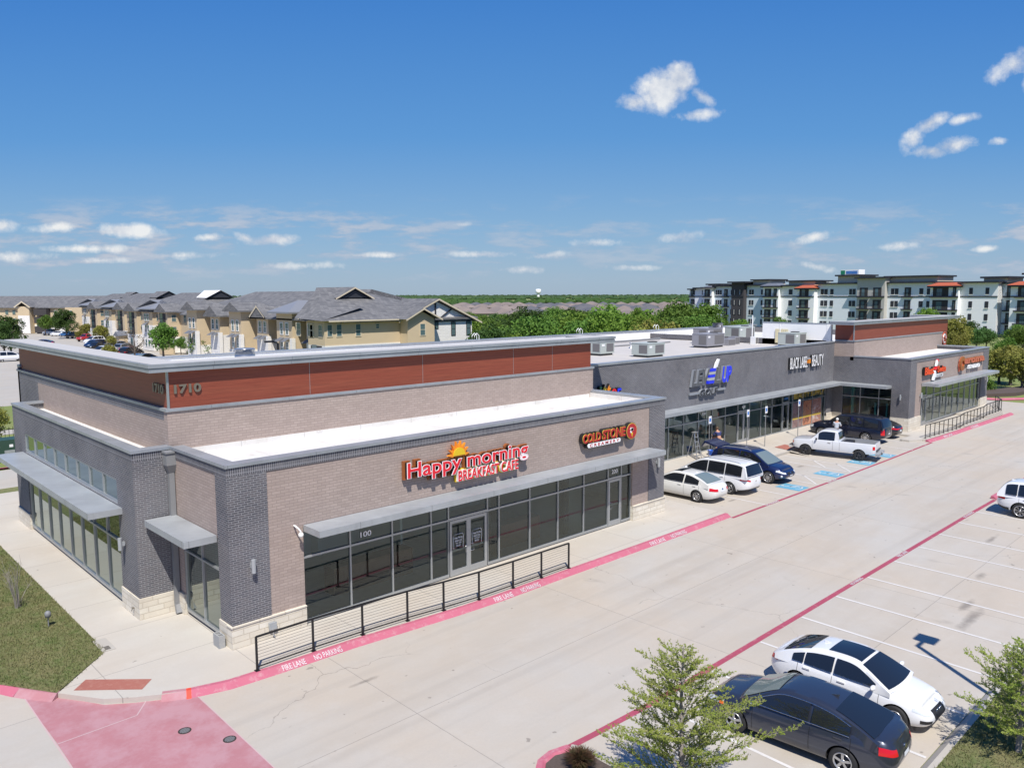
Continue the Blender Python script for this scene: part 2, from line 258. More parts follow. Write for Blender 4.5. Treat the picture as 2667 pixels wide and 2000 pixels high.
simple('house_roof',(.215,.175,.155),.9,var=.35,vs=.06); simple('house_roof_dark',(.11,.11,.12),.9,var=.2,vs=.05); simple('house_wall',(.42,.33,.27),.9); simple('balcony_dark',(.05,.045,.045),.8)
simple('skin',(.50,.27,.18),.55); simple('shirt_navy',(.03,.04,.13),.8); simple('shirt_grey',(.45,.49,.55),.8); simple('shorts_khaki',(.42,.36,.25),.85); simple('trousers_dark',(.03,.03,.05),.85); simple('hair_brown',(.10,.06,.035),.8); simple('shoe_black',(.015,.015,.015),.6)
def carpaint(name,col,metal=0,rough=.28): return simple(name,col,rough,metal,coat=1.0,local=True)
carpaint('paint_white',(.74,.75,.76)); carpaint('paint_pearl',(.70,.70,.67)); carpaint('paint_navy',(.012,.022,.085),.35,.3); carpaint('paint_graphite',(.045,.052,.075),.55,.33); carpaint('paint_midnight',(.012,.016,.035),.4,.3); carpaint('paint_black',(.012,.012,.015),.2); carpaint('paint_truck',(.66,.68,.71)); carpaint('paint_red',(.4,.02,.02)); carpaint('paint_blue',(.03,.1,.25)); carpaint('paint_silver',(.42,.43,.45),.6); carpaint('paint_pink',(.6,.05,.12))
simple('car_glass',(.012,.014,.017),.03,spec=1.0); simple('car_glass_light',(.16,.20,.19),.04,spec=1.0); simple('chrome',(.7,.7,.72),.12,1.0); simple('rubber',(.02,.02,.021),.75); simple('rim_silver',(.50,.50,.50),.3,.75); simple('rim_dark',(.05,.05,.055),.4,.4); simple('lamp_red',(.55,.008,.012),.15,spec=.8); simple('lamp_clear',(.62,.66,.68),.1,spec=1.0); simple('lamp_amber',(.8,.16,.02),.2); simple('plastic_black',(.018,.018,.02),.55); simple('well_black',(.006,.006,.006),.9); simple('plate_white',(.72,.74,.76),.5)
simple('bed_grey',(.30,.31,.32),.6,var=.2); simple('bucket_blue',(.01,.12,.65),.45); simple('transformer_green',(.03,.07,.05),.5)
# ---------------------------------------------------------------- geometry helpers
class MB:
    def __init__(s): s.v=[]; s.f=[]; s.mi=[]; s.cur=0; s.mats=[]; s.sm=[]; s.grp=[]
    def use(s,name):
        if name not in s.mats: s.mats.append(name)
        s.cur=s.mats.index(name); return s
    def add(s,vs,fs,smooth=False):
        o=len(s.v); s.grp.append((o,len(s.f))); s.v+= [tuple(v) for v in vs]; s.f+=[tuple(i+o for i in f) for f in fs]; s.mi+=[s.cur]*len(fs); s.sm+=[smooth]*len(fs); return s
    def box(s,x0,x1,y0,y1,z0,z1):
        if x0>x1:x0,x1=x1,x0
        if y0>y1:y0,y1=y1,y0
        return s.add([(x0,y0,z0),(x1,y0,z0),(x1,y1,z0),(x0,y1,z0),(x0,y0,z1),(x1,y0,z1),(x1,y1,z1),(x0,y1,z1)],[(0,3,2,1),(4,5,6,7),(0,1,5,4),(1,2,6,5),(2,3,7,6),(3,0,4,7)])
    def quad(s,*p): return s.add(p,[tuple(range(len(p)))])
    def prism(s,pts,z0,z1):
        n=len(pts); a=sum(pts[i][0]*pts[(i+1)%n][1]-pts[(i+1)%n][0]*pts[i][1] for i in range(n))
        if a<0: pts=pts[::-1]
        return s.add([(x,y,z0) for x,y in pts]+[(x,y,z1) for x,y in pts],[tuple(range(n))[::-1],tuple(range(n,2*n))]+[(i,(i+1)%n,n+(i+1)%n,n+i) for i in range(n)])
    def prism_xz(s,pts,y0,y1):
        n=len(pts); a=sum(pts[i][0]*pts[(i+1)%n][1]-pts[(i+1)%n][0]*pts[i][1] for i in range(n))
        if a<0: pts=pts[::-1]
        return s.add([(x,y0,z) for x,z in pts]+[(x,y1,z) for x,z in pts],[tuple(range(n)),tuple(range(n,2*n))[::-1]]+[((i+1)%n,i,n+i,n+(i+1)%n) for i in range(n)])
    def tube(s,path,r,k=8,cap=True,r1=None):
        path=[Vector(p) for p in path]; n=len(path); vs=[]
        for i,p in enumerate(path):
            t=(path[min(i+1,n-1)]-path[max(i-1,0)]).normalized(); a=t.cross(Vector((0,0,1))) if abs(t.z)<.95 else t.cross(Vector((1,0,0)))
            a.normalize(); b=t.cross(a); rr=r if r1 is None else r+(r1-r)*i/max(1,n-1)
            vs+=[p+(a*math.cos(2*PI*j/k)+b*math.sin(2*PI*j/k))*rr for j in range(k)]
        fs=[(i*k+j,i*k+(j+1)%k,(i+1)*k+(j+1)%k,(i+1)*k+j) for i in range(n-1) for j in range(k)]
        s.add(vs,fs,True)
        if cap: s.add(vs[:k],[tuple(range(k))[::-1]]); s.add(vs[-k:],[tuple(range(k))])
        return s
    def lathe(s,prof,c=(0,0,0),k=20,axis='z',smooth=True):
        vs=[]
        for r,h in prof:
            for j in range(k):
                a=2*PI*j/k; x,y=r*math.cos(a),r*math.sin(a)
                vs.append({'z':(c[0]+x,c[1]+y,c[2]+h),'y':(c[0]+x,c[1]+h,c[2]+y),'x':(c[0]+h,c[1]+x,c[2]+y)}[axis])
        n=len(prof); fs=[(i*k+j,i*k+(j+1)%k,(i+1)*k+(j+1)%k,(i+1)*k+j) for i in range(n-1) for j in range(k)]
        return s.add(vs,fs,smooth)
    def ball(s,c,r,k=10,sz=1):
        n=k//2; prof=[(r*math.sin(PI*i/n),-r*sz*math.cos(PI*i/n)) for i in range(n+1)]
        return s.lathe(prof,c,k)
    def mesh(s,name):
        me=bpy.data.meshes.new(name); me.from_pydata(s.v,[],s.f)
        for x in s.mats: me.materials.append(MT[x])
        me.polygons.foreach_set('material_index',s.mi); me.polygons.foreach_set('use_smooth',s.sm); me.update(); return me
    def build(s,name,matn=None,parent=None,local=False):
        """vertices are in world space unless local; the object sits at its parent's base"""
        if matn: s.mats=[matn]; s.mi=[0]*len(s.f)
        if parent is not None and not local:
            bx,by,bz=base_of(parent); s.v=[(x-bx,y-by,z-bz) for x,y,z in s.v]
        o=bpy.data.objects.new(name,s.mesh(name)); C.objects.link(o)
        if parent is not None: o.parent=parent
        return o
def split_build(mb,name,matn=None,parent=None,tol=.02):
    """one object for every cluster of touching pieces"""
    G=mb.grp; n=len(G); rng=[(G[i][0],G[i+1][0] if i+1<n else len(mb.v),G[i][1],G[i+1][1] if i+1<n else len(mb.f)) for i in range(n)]
    bb=[]
    for a,b,_,_ in rng:
        P=mb.v[a:b]; bb.append([(min(p[k] for p in P)-tol,max(p[k] for p in P)+tol) for k in range(3)])
    par=list(range(n))
    def fnd(i):
        while par[i]!=i: par[i]=par[par[i]]; i=par[i]
        return i
    for i in range(n):
        for j in range(i):
            if all(bb[i][k][0]<=bb[j][k][1] and bb[j][k][0]<=bb[i][k][1] for k in range(3)): par[fnd(i)]=fnd(j)
    cl={}
    for i in range(n): cl.setdefault(fnd(i),[]).append(i)
    out=[]
    for ids in cl.values():
        q=MB()
        for i in ids:
            a,b,c,d=rng[i]; o=len(q.v); q.grp.append((o,len(q.f))); q.v+=mb.v[a:b]; q.f+=[tuple(x-a+o for x in f) for f in mb.f[c:d]]; q.mi+=mb.mi[c:d]; q.sm+=mb.sm[c:d]
        q.mats=list(mb.mats); out.append(q.build(name,matn,parent))
    return out
def base_of(o):
    v=Vector((0,0,0))
    while o is not None: v+=o.location; o=o.parent
    return v
def tag(o,label=None,cat=None,group=None,kind=None):
    for k,v in (('label',label),('category',cat),('group',group),('kind',kind)):
        if v: o[k]=v
    return o
def thing(name,label,cat,loc=(0,0,0),rz=0,group=None):
    o=bpy.data.objects.new(name,None); C.objects.link(o); o.location=loc; o.rotation_euler=(0,0,rz); o.empty_display_size=.3
    return tag(o,label,cat,group)
def struct(o): o['kind']='structure'; return o
def fix_normals(me,ang=None):
    bm=bmesh.new(); bm.from_mesh(me); bmesh.ops.remove_doubles(bm,verts=bm.verts,dist=1e-5); bmesh.ops.recalc_face_normals(bm,faces=bm.faces)
    if ang:
        for f in bm.faces: f.smooth=True
        for e in bm.edges:
            if len(e.link_faces)==2 and e.calc_face_angle(0)>ang: e.smooth=False
    bm.to_mesh(me); bm.free()
def children(o): return [c for c in C.objects if c.parent is o]
def copy_tree(o,parent=None):
    c=o.copy(); C.objects.link(c); c.parent=parent
    for ch in children(o): copy_tree(ch,c)
    return c
def ribbon(mb,pts,w,z):
    """flat strip of width w along pts"""
    P=[Vector((x,y,0)) for x,y in pts]; L=[]; Rr=[]
    for i,p in enumerate(P):
        t=(P[min(i+1,len(P)-1)]-P[max(i-1,0)]).normalized(); n=Vector((-t.y,t.x,0))
        L.append(p+n*w/2); Rr.append(p-n*w/2)
    for i in range(len(P)-1): mb.quad((Rr[i].x,Rr[i].y,z),(Rr[i+1].x,Rr[i+1].y,z),(L[i+1].x,L[i+1].y,z),(L[i].x,L[i].y,z))
    return mb
def text(s,size,extrude=.01,bold=0,align='CENTER',shear=0,sp=1.0,wx=None,bevel=0):
    """mesh data of a text lying in local x,y; returns vertices, faces, bounds"""
    cu_=bpy.data.curves.new('lettering','FONT'); cu_.body=s; cu_.size=size; cu_.extrude=extrude; cu_.offset=bold; cu_.align_x=align; cu_.shear=shear; cu_.space_character=sp; cu_.resolution_u=4
    o=bpy.data.objects.new('tmp',cu_); C.objects.link(o); dg=bpy.context.evaluated_depsgraph_get(); me=bpy.data.meshes.new_from_object(o.evaluated_get(dg)); 
    V=[v.co.copy() for v in me.vertices]; F=[tuple(p.vertices) for p in me.polygons]
    bpy.data.objects.remove(o); bpy.data.curves.remove(cu_); bpy.data.meshes.remove(me)
    return V,F
def put_text(mb,s,x0,x1,z0,z1,y,depth,face='-y',bold=0,shear=0,sp=1.0,nodesc=True):
    """fit a text into a rectangle on a wall. face '-y': x0..x1 along +x. '-x': x0..x1 are y values (read from high y to low y)"""
    V,F=text(s,1.0,.5,bold,'LEFT',shear,sp)
    xs=[v.x for v in V]; ys=[v.y for v in V]; a,b=min(xs),max(xs); c,d=min(ys),max(ys)
    out=[]
    for v in V:
        u=(v.x-a)/(b-a); h=z0+(v.y-c)/(d-c)*(z1-z0); q=(v.z)*depth
        if face=='-y': out.append((x0+u*(x1-x0),y-q,h))
        elif face=='up': out.append((x0+u*(x1-x0),h,y+q))   # on the ground: z0..z1 are y values
        else: out.append((y-q,x1-u*(x1-x0),h))
    mb.add(out,F); return mb
# ================================================================ GROUND
LOT=-.15
g=MB(); 
def disc(mb,r0,r1,z,k=64,cx=60,cy=80):
    P=[(cx+r*math.cos(2*PI*i/k),cy+r*math.sin(2*PI*i/k),z) for r in (r0,r1) for i in range(k)]
    mb.add(P,[(i,(i+1)%k,k+(i+1)%k,k+i) for i in range(k)])
g.add([(60+12000*math.cos(2*PI*i/72),80+12000*math.sin(2*PI*i/72),-.22) for i in range(72)],[tuple(range(72))])
struct(g.build('ground','far_grass'))
lot=MB(); 
lot.quad((-40,-17.25,LOT),(83.5,-17.25,LOT),(83.5,0,LOT),(-40,0,LOT)); lot.quad((-40,-45,LOT),(-.5,-45,LOT),(-.5,-17.25,LOT),(-40,-17.25,LOT)); lot.quad((-40,0,LOT),(-5.7,0,LOT),(-5.7,36,LOT),(-40,36,LOT))
lot.quad((-5.7,0,LOT),(83.5,0,LOT),(83.5,5.5,LOT),(-5.7,5.5,LOT))
struct(lot.build('parking_lot','lot_concrete'))
rd=MB(); rd.quad((-5.7,29.75,LOT),(83.5,29.75,LOT),(83.5,36,LOT),(-5.7,36,LOT)); rd.quad((78.7,5.5,LOT),(83.5,5.5,LOT),(83.5,29.75,LOT),(78.7,29.75,LOT)); struct(rd.build('road','road_concrete'))
# apartment car park, far left
ap=MB(); ap.quad((-30,70,-.1),(62,70,-.1),(62,175,-.1),(-30,175,-.1)); ap.quad((-30,175,-.1),(60,175,-.1),(64,262,-.1),(-30,262,-.1)); struct(ap.build('road','road_concrete'))
# pavement round the shops
def kerb_strip(mb,pts,w=.2,top=.0,bot=LOT,side=1):
    """sloping kerb: from the pavement edge pts down and outwards by w"""
    P=[Vector((x,y,0)) for x,y in pts]; out=[]
    for i,p in enumerate(P):
        t=(P[min(i+1,len(P)-1)]-P[max(i-1,0)]).normalized(); n=Vector((t.y,-t.x,0))*side; out.append(n)
    for i in range(len(P)-1):
        a,b=P[i],P[i+1]; c,d=a+out[i]*w,b+out[i+1]*w; e,f=a-out[i]*.14,b-out[i+1]*.14
        mb.quad((c.x,c.y,bot-.02),(d.x,d.y,bot-.02),(b.x,b.y,top+.003),(a.x,a.y,top+.003)); mb.quad((a.x,a.y,top+.003),(b.x,b.y,top+.003),(f.x,f.y,top+.004),(e.x,e.y,top+.004))
    for i in (0,-1):
        a=P[i]; c=a+out[i]*w; e=a-out[i]*.14; mb.quad((c.x,c.y,bot-.02),(a.x,a.y,top+.003),(e.x,e.y,top+.004),(e.x,e.y,bot-.02))
    return mb
front=[(-2.05,-1.62),(-1.0,-1.92),(.6,-2.03),(3,-2.1),(5,-2.28),(7,-2.45),(9,-2.55),(13,-2.55),(18,-2.6),(24.9,-2.6)]
wk=MB()
wk.prism([(-4.77,.8),(-3.95,-.45),(-3.3,-.95),(-2.7,-1.3)]+front+[(24.9,-.5),(24.9,5.0),(23,5.0),(23,28.3),(-2.95,28.3),(-2.95,2.7)],LOT-.1,0)
struct(wk.build('pavement','walk_concrete'))
w2=MB(); zf=lambda y: max(0,min(.24,(y-3)/3.3*.24))
w2.quad((24.9,3.0,.0),(56.5,3.0,.0),(56.5,6.5,.25),(24.9,6.5,.25)); w2.quad((24.9,3.0,LOT-.1),(56.5,3.0,LOT-.1),(56.5,3.0,0),(24.9,3.0,0)); struct(w2.build('pavement','walk_concrete'))
rp=MB(); rp.quad((42.2,1.4,LOT+.006),(44.1,1.4,LOT+.006),(44.1,3.0,.003),(42.2,3.0,.003)); struct(rp.build('pavement','walk_concrete'))
w3=MB(); w3.prism([(52.6,-1.5),(54.2,-2.3),(60,-2.5),(66,-2.6),(72,-2.6),(73.4,-2.4),(75.2,-1.6),(76.6,-.2),(77.6,2),(78.5,6),(78.5,28.3),(56.5,28.3),(56.5,3.0),(54.9,3.0),(54.9,-.9),(52.6,-.9)],LOT-.1,.0)
w3.prism([(62,-2.55),(72,-2.55),(73.4,-2.35),(75.15,-1.55),(76.55,-.15),(76.8,0),(62,0)],0,.12); w3.prism([(68,-2.5),(72,-2.5),(73.3,-2.3),(75.1,-1.5),(76.5,-.1),(76.8,0),(68,0)],.12,.26)
struct(w3.build('pavement','walk_concrete'))
# kerbs
k=kerb_strip(MB(),front,.24); tag(k.build('kerb','pink_curb'),kind='structure')
k=kerb_strip(MB(),[(53.6,-2.45),(56,-2.62),(62,-2.72),(68,-2.85),(74,-2.95)],.24); struct(k.build('kerb','pink_curb'))
k=kerb_strip(MB(),[(-2.68,-1.28),(-2.1,-1.6)],.24); struct(k.build('kerb','pink_road'))
k=kerb_strip(MB(),[(-9,9.2),(-8.2,6.6),(-7.2,4.5),(-5.75,2.35),(-5.5,1.85)],.24); struct(k.build('kerb','pink_curb'))
k=kerb_strip(MB(),[(-5.5,1.85),(-5.1,1.2),(-4.8,.8)],.24); struct(k.build('kerb','pink_road'))
k=kerb_strip(MB(),[(-2.12,-1.595),(-2.0,-1.64)],.25,.003); struct(k.build('kerb','red_paint'))
k=kerb_strip(MB(),[(-5.7,29.6),(20,29.6)],.2); struct(k.build('kerb','curb_concrete'))
k=kerb_strip(MB(),[(30,36.15),(-10,36.15)],.22); struct(k.build('kerb','pink_curb'))
k=kerb_strip(MB(),[(110,-4.2),(88,-1.6),(84.5,1.0),(83.6,4.5),(83.4,12),(83.4,28)],.24,side=-1); struct(k.build('kerb','pink_curb'))
k=kerb_strip(MB(),[(100,-17.45),(-.3,-17.45)],.2); struct(k.build('kerb','curb_concrete'))
k=MB(); k.box(24.9,52.6,2.86,3.0,LOT-.02,.006); k.box(52.6,54.9,-.93,-.8,LOT-.02,.006); struct(k.build('kerb','curb_concrete'))
# grass patches
gr=MB()
def patch_grid(mb,poly,z,amp=.03,step=.5,seed=0):
    xs=[p[0] for p in poly]; ys=[p[1] for p in poly]
    mb.add([(x,y,z) for x,y in poly],[tuple(range(len(poly)))])
patch_grid(gr,[(-2.95,2.7),(-2.95,28.3),(-9,28.3),(-9,9.2),(-8.2,6.6),(-7.2,4.5),(-5.75,2.35),(-4.8,.82)],.012); struct(gr.build('grass_verge','grass'))
gr=MB(); gr.quad((-5.7,28.3,-.01),(23,28.3,-.01),(23,29.6,-.01),(-5.7,29.6,-.01)); struct(gr.build('grass_verge','grass'))
gr=MB(); gr.quad((-1,-40,0),(100,-40,0),(100,-17.6,0),(-1,-17.6,0)); struct(gr.build('grass_verge','grass'))
gr=MB(); gr.add([(83.6,28,-.02),(83.6,4.5,-.02),(84.6,1.0,-.02),(88,-1.5,-.02),(110,-4.1,-.02),(200,-10,-.02),(200,90,-.02),(83.6,60,-.02)],[tuple(range(8))]); struct(gr.build('grass_field','far_grass'))
# grass blades standing along near verges
def blades(poly_fn,n,z,h,seed):
    rnd=random.Random(seed); mb=MB()
    for _ in range(n):
        x,y=poly_fn(rnd); a=rnd.uniform(0,2*PI); l=rnd.uniform(.4,1.15)*h; d=rnd.uniform(.02,.08); t=rnd.uniform(0,2*PI)
        c,s=math.cos(a)*.012,math.sin(a)*.012
        mb.add([(x-c,y-s,z),(x+c,y+s,z),(x+math.cos(t)*d,y+math.sin(t)*d,z+l)],[(0,1,2)])
    return mb
def vergeL(r):
    while 1:
        y=r.uniform(.9,20); x=r.uniform(-6.5,-2.96)
        lo=-4.8+(.82-y)*.62 if y<2.4 else -5.75-(y-2.4)*.45
        hi=(-4.77+(y-.8)*.96 if y<2.7 else -2.97)+.04*abs(r.gauss(0,1))
        if lo<x<hi: return x,y
b=blades(vergeL,34000,.01,.085,3); tag(b.build('grass','grass'),kind='stuff')
def vergeR(r): return r.uniform(5,24),-17.6-abs(r.gauss(0,2.2))
b=blades(vergeR,22000,0,.085,4); tag(b.build('grass','grass'),kind='stuff')
# planting island at the near end of the parking row
isl=[(3.72,-17.3),(3.72,-11.55),(3.45,-11.12),(3.1,-10.98),(2.7,-11.05),(2.3,-11.4),(2.05,-12),(1.95,-13),(1.9,-17.3)]
mm=MB(); mm.prism(isl,LOT,-.02); struct(mm.build('mulch_bed','mulch'))
k=kerb_strip(MB(),[(3.6,-11.02),(3.1,-10.9),(2.7,-10.96),(2.2,-11.32),(1.95,-11.95),(1.85,-13),(1.8,-17.3)],.2,-.005,side=-1); struct(k.build('kerb','pink_curb'))
k=kerb_strip(MB(),[(3.6,-11.02),(3.82,-11.5),(3.84,-12.5),(3.84,-17.3)],.12,-.005); struct(k.build('kerb','curb_concrete'))
# painted surfaces
Z1=LOT+.004; Z2=LOT+.008; Z3=LOT+.012
p=MB(); p.add([(x,y,Z1) for x,y in [(-5.47,1.75),(-5.43,-1.7),(-5.47,-9),(-2.0,-9),(-1.92,-1.75),(-2.4,-1.5),(-3.3,-.98),(-3.95,-.5),(-4.7,.75)]],[tuple(range(9))]); struct(p.build('fire_lane_crossing','pink_road'))
p=MB(); 
for pts in ([(-2.94,-.95),(-3.5,-1.72)],[(-3.5,-1.72),(-5.45,-1.76)]): ribbon(p,pts,.035,Z2)
ribbon(p,[(-1.9,-1.75),(-2.0,-9)],.03,Z2); ribbon(p,[(-5.46,1.6),(-5.47,-9)],.03,Z2); struct(p.build('painted_line','apron_joint'))
p=MB(); ribbon(p,[(3.7,-10.84),(4.6,-10.9),(7,-11.0),(20,-11.02),(34,-11.05),(38.2,-11.1)],.20,Z1); struct(p.build('fire_lane_stripe','pink_stripe'))
p=MB(); ribbon(p,[(24.8,-2.92),(38,-2.95),(45,-2.9),(53.7,-2.75)],.17,Z1); struct(p.build('fire_lane_stripe','pink_stripe'))
k=kerb_strip(MB(),[(38.3,-11.0),(60,-11.2)],.22,.0); struct(k.build('kerb','pink_curb'))
p=MB()
for x in (7.02,9.82,12.7,15.55,18.3,21.15,23.9,26.65,29.33,32.05,34.78): ribbon(p,[(x,-11.14),(x-.15,-17.2)],.10,Z2)
for x in (28.4,31.1,34.75,36.4,39.45,41.1,44.3,47,49.7,52.4): ribbon(p,[(x,2.8),(x-.1,-2.82)],.09,Z2)
for a,b_ in (((36.4,-1.0),(34.75,-2.6)),((36.4,.6),(34.75,-1.0)),((36.4,2.2),(34.75,.6)),((41.1,-1),(39.5,-2.6)),((41.1,.6),(39.5,-1))): ribbon(p,[a,b_],.09,Z2)
struct(p.build('parking_bay_lines','white_paint'))
# accessible-bay signs painted on the concrete
def wheelchair(cx,cy,s=1.0):
    o=thing('painted_bay_sign','blue square with white wheelchair symbol painted '+{33:'in front of the dark blue car',37:'left of the hatched strip',42:'beside the white pickup',46:'behind the white pickup tailgate'}[int(cx)],'road marking',(cx,cy,Z2),0,'wheelchair symbols painted on the bays')
    b=MB(); b.box(-.62*s,.62*s,-.75*s,.75*s,0,.003); b.build('blue_square','blue_paint',o,True)
    b=MB(); P=[]
    for i in range(22):
        a=R(200+i*12.6); P.append((.05+.34*math.cos(a),-.22+.34*math.sin(a)))
    ribbon(b,P,.07,.007); ribbon(b,[(-.05,.42),(-.02,-.12),(.26,-.14),(.40,-.5)],.08,.007); ribbon(b,[(-.02,.12),(.22,.12)],.07,.007)
    b.add([(-.06+.1*math.cos(2*PI*i/10),.55+.1*math.sin(2*PI*i/10),.007) for i in range(10)],[tuple(range(10))])
    b.build('symbol','white_paint',o,True)
for cx in (33.0,37.85,42.7,46.2): wheelchair(cx,-1.98)
# kerb lettering
def kerb_text(s,x0,x1,ya,yb,label):
    b=MB(); V,F=text(s,1,.0,.0,'LEFT'); xs=[v.x for v in V]; ys=[v.y for v in V]; a,bb,c,d=min(xs),max(xs),min(ys),max(ys); out=[]
    for v in V:
        u=(v.x-a)/(bb-a); h=(v.y-c)/(d-c); y=ya+(yb-ya)*u
        out.append((x0+u*(x1-x0),y-.19+h*.15,LOT+.032+h*.11))
    b.add(out,F); o=b.build('kerb_lettering','stencil'); tag(o,label,'road marking',group='fire lane words stencilled on the pink kerb')
kerb_text('FIRE LANE',.55,1.3,-2.02,-2.06,'white FIRE LANE stencil on the pink kerb by the first railing posts')
kerb_text('NO PARKING',1.6,2.55,-2.06,-2.1,'white NO PARKING stencil on the pink kerb below the second railing post')
kerb_text('FIRE LANE',8.75,9.65,-2.53,-2.56,'white FIRE LANE stencil on the pink kerb near the middle of the railing')
kerb_text('NO PARKING',10.1,11.1,-2.56,-2.56,'white NO PARKING stencil on the pink kerb right of the railing middle')
kerb_text('FIRE LANE',18.2,19.3,-2.6,-2.6,'white FIRE LANE stencil on the pink kerb in front of door 200')
kerb_text('NO PARKING',19.8,21.0,-2.6,-2.6,'white NO PARKING stencil on the pink kerb before the white sedans')
kerb_text('FIRE LANE',56.4,58.2,-2.62,-2.66,'small FIRE LANE stencil on the far pink kerb, nearer end')
kerb_text('NO PARKING',62.6,64.4,-2.73,-2.75,'small NO PARKING stencil on the far pink kerb, farther end')
def lane_text(s,x0,x1,y,lab):
    b=MB(); put_text(b,s,x0,x1,y-.07,y+.07,Z3,.002,'up',.01); tag(b.build('stripe_lettering','stencil'),lab,'road marking',group='fire lane words on the red stripe')
lane_text('NO PARKING',19.9,20.9,-11.02,'faded NO PARKING words on the near part of the red stripe'); lane_text('FIRE LANE',24.6,25.6,-11.03,'faded FIRE LANE words in the middle of the red stripe'); lane_text('NO PARKING',33.2,34.6,-11.05,'faded NO PARKING words on the red stripe near the white suv'); lane_text('NO PARKING',28.2,29.5,-2.93,'faded NO PARKING words on the stripe behind the minivan'); lane_text('FIRE LANE',35.6,36.8,-2.95,'faded FIRE LANE words on the stripe below the hatched strip')
p=MB(); p.add([(x,y,.004) for x,y in [(-4.41,.65),(-2.99,-.64),(-2.57,-.20),(-3.97,1.11)]],[(0,1,2,3)]); tag(p.build('tactile_paving','brick_paver'),'brick red tactile paving pad at the near kerb ramp','paving')
p=MB(); p.add([(x,y,.018) for x,y in [(42.4,3.2),(43.9,3.2),(43.9,4.1),(42.4,4.1)]],[(0,1,2,3)]); p.v=[(x,y,.02+(y-3)/3.3*.24) for x,y,z in p.v]; tag(p.build('tactile_paving','brick_paver'),'small brick red tactile pad in front of the white pickup','paving')
for cx,cy,lb in ((-2.87,-3.38,'round cast iron cover in the pink crossing, nearer the kerb'),(-2.2,-4.58,'round cast iron cover at the right edge of the pink crossing')):
    o=thing('manhole_cover',lb,'manhole cover',(cx,cy,Z1),0,'iron covers in the pink crossing'); b=MB(); b.lathe([(0,.006),(.13,.006),(.15,.002),(.165,.007),(.165,0)],k=24); b.build('lid','iron',o,True)
    b=MB()
    for i in range(-4,5):
        h=math.sqrt(max(0,.12**2-(i*.028)**2)); b.box(i*.028-.007,i*.028+.007,-h,h,.006,.011)
    b.build('ribs','mid_grey',o,True)
o=thing('drain_grate','small rusty drain grate at the corner of the grass','drain',(-2.85,3.2,.004)); b=MB(); b.box(-.2,.2,-.55,.55,0,.01); b.build('frame','curb_concrete',o,True); b=MB(); [b.box(-.08,.08,-.45+i*.06,-.42+i*.06,.01,.016) for i in range(5)]; b.build('grate','iron',o,True)
# ================================================================ RETAIL BUILDING
RB=thing('retail_building','long single storey shop building of dark and pinkish brick with red band','building',(0,0,0))
def part(mb,name,mat_=None,parent=None): return mb.build(name,mat_,parent or RB)
ZC=5.90; FZ=3.4
def rects(u0,u1,v0,v1,holes):
    us=sorted({u0,u1,*[h[0] for h in holes],*[h[1] for h in holes]}); out=[]
    for i in range(len(us)-1):
        a,b=us[i],us[i+1]; m_=(a+b)/2; hs=sorted([(h[2],h[3]) for h in holes if h[0]<m_<h[1]]); z=v0
        for c,d in hs:
            if c>z: out.append((a,b,z,c))
            z=max(z,d)
        if z<v1: out.append((a,b,z,v1))
    return out
def wy(mb,y0,y1,u0,u1,v0,v1,holes=()):
    for a,b,c,d in rects(u0,u1,v0,v1,holes): mb.box(a,b,y0,y1,c,d)
def wx(mb,x0,x1,u0,u1,v0,v1,holes=()):
    for a,b,c,d in rects(u0,u1,v0,v1,holes): mb.box(x0,x1,a,b,c,d)
dk=MB().use('dark_brick'); pk=MB().use('pink_brick'); so_=MB().use('dark_soldier'); st=MB().use('limestone')
def facade_block(X0,X1,mirror=False):
    """front wing between X0 and X1 on the plane y=0"""
    g0,g1=(2.56,20.40) if not mirror else (X0+2.6,X1-1.95)
    p0,p1=X0+1.32,X1-1.32
    # dark frame
    wy(dk,0,.3,X0,p0,.72,5.52); wy(dk,0,.3,p1,X1,.72,5.52)
    wy(so_,0,.3,X0,X1,5.52,5.80)
    if not mirror: wy(pk,.03,.3,p0,p1,.72,5.52,[(g0,g1,0,FZ)])
    else: wy(pk,.03,.3,p0,g1,.72,5.52,[(g0,g1,0,FZ)]); wy(dk,0,.3,g1+.0,p1,.72,FZ); wy(pk,.03,.3,g1,p1,FZ,5.52)
    wy(st,-.05,.3,X0-.05,g0,-.12,.70); wy(st,-.05,.3,g1,X1+.05,-.12,.70); wy(st,-.08,.3,X0-.08,g0,.70,.74); wy(st,-.08,.3,g1,X1+.08,.70,.74)
    return g0,g1
facade_block(0,23.0)
# left return of the front wing (x=0 plane), set back panel and glazing
wx(dk,0,.3,.3,.85,.72,5.52); wx(so_,0,.3,.3,4.45,5.52,5.8); wx(pk,.03,.3,.85,4.45,3.4,5.52); wx(pk,.03,.3,3.8,4.45,.72,3.4); wx(st,-.05,.3,.3,.9,-.12,.74); wx(st,-.05,.3,3.8,4.45,-.12,.74)
# left block
wy(dk,4.45,4.75,-1.29,0,.72,5.52); wy(so_,4.45,4.75,-1.29,0,5.52,5.8); wy(st,4.40,4.75,-1.34,0,-.12,.74)
LH=[(6.17,19.2,0,FZ),(6.2,19.3,3.75,4.65)]
wx(dk,-1.29,-1.0,4.75,21.4,.72,5.52,LH); wx(so_,-1.29,-1.0,4.75,21.4,5.52,5.8); wx(st,-1.34,-1.0,4.75,6.17,-.12,.74); wx(st,-1.34,-1.0,19.2,21.45,-.12,.74)
wy(dk,21.1,21.4,-1.0,0,.0,5.8)
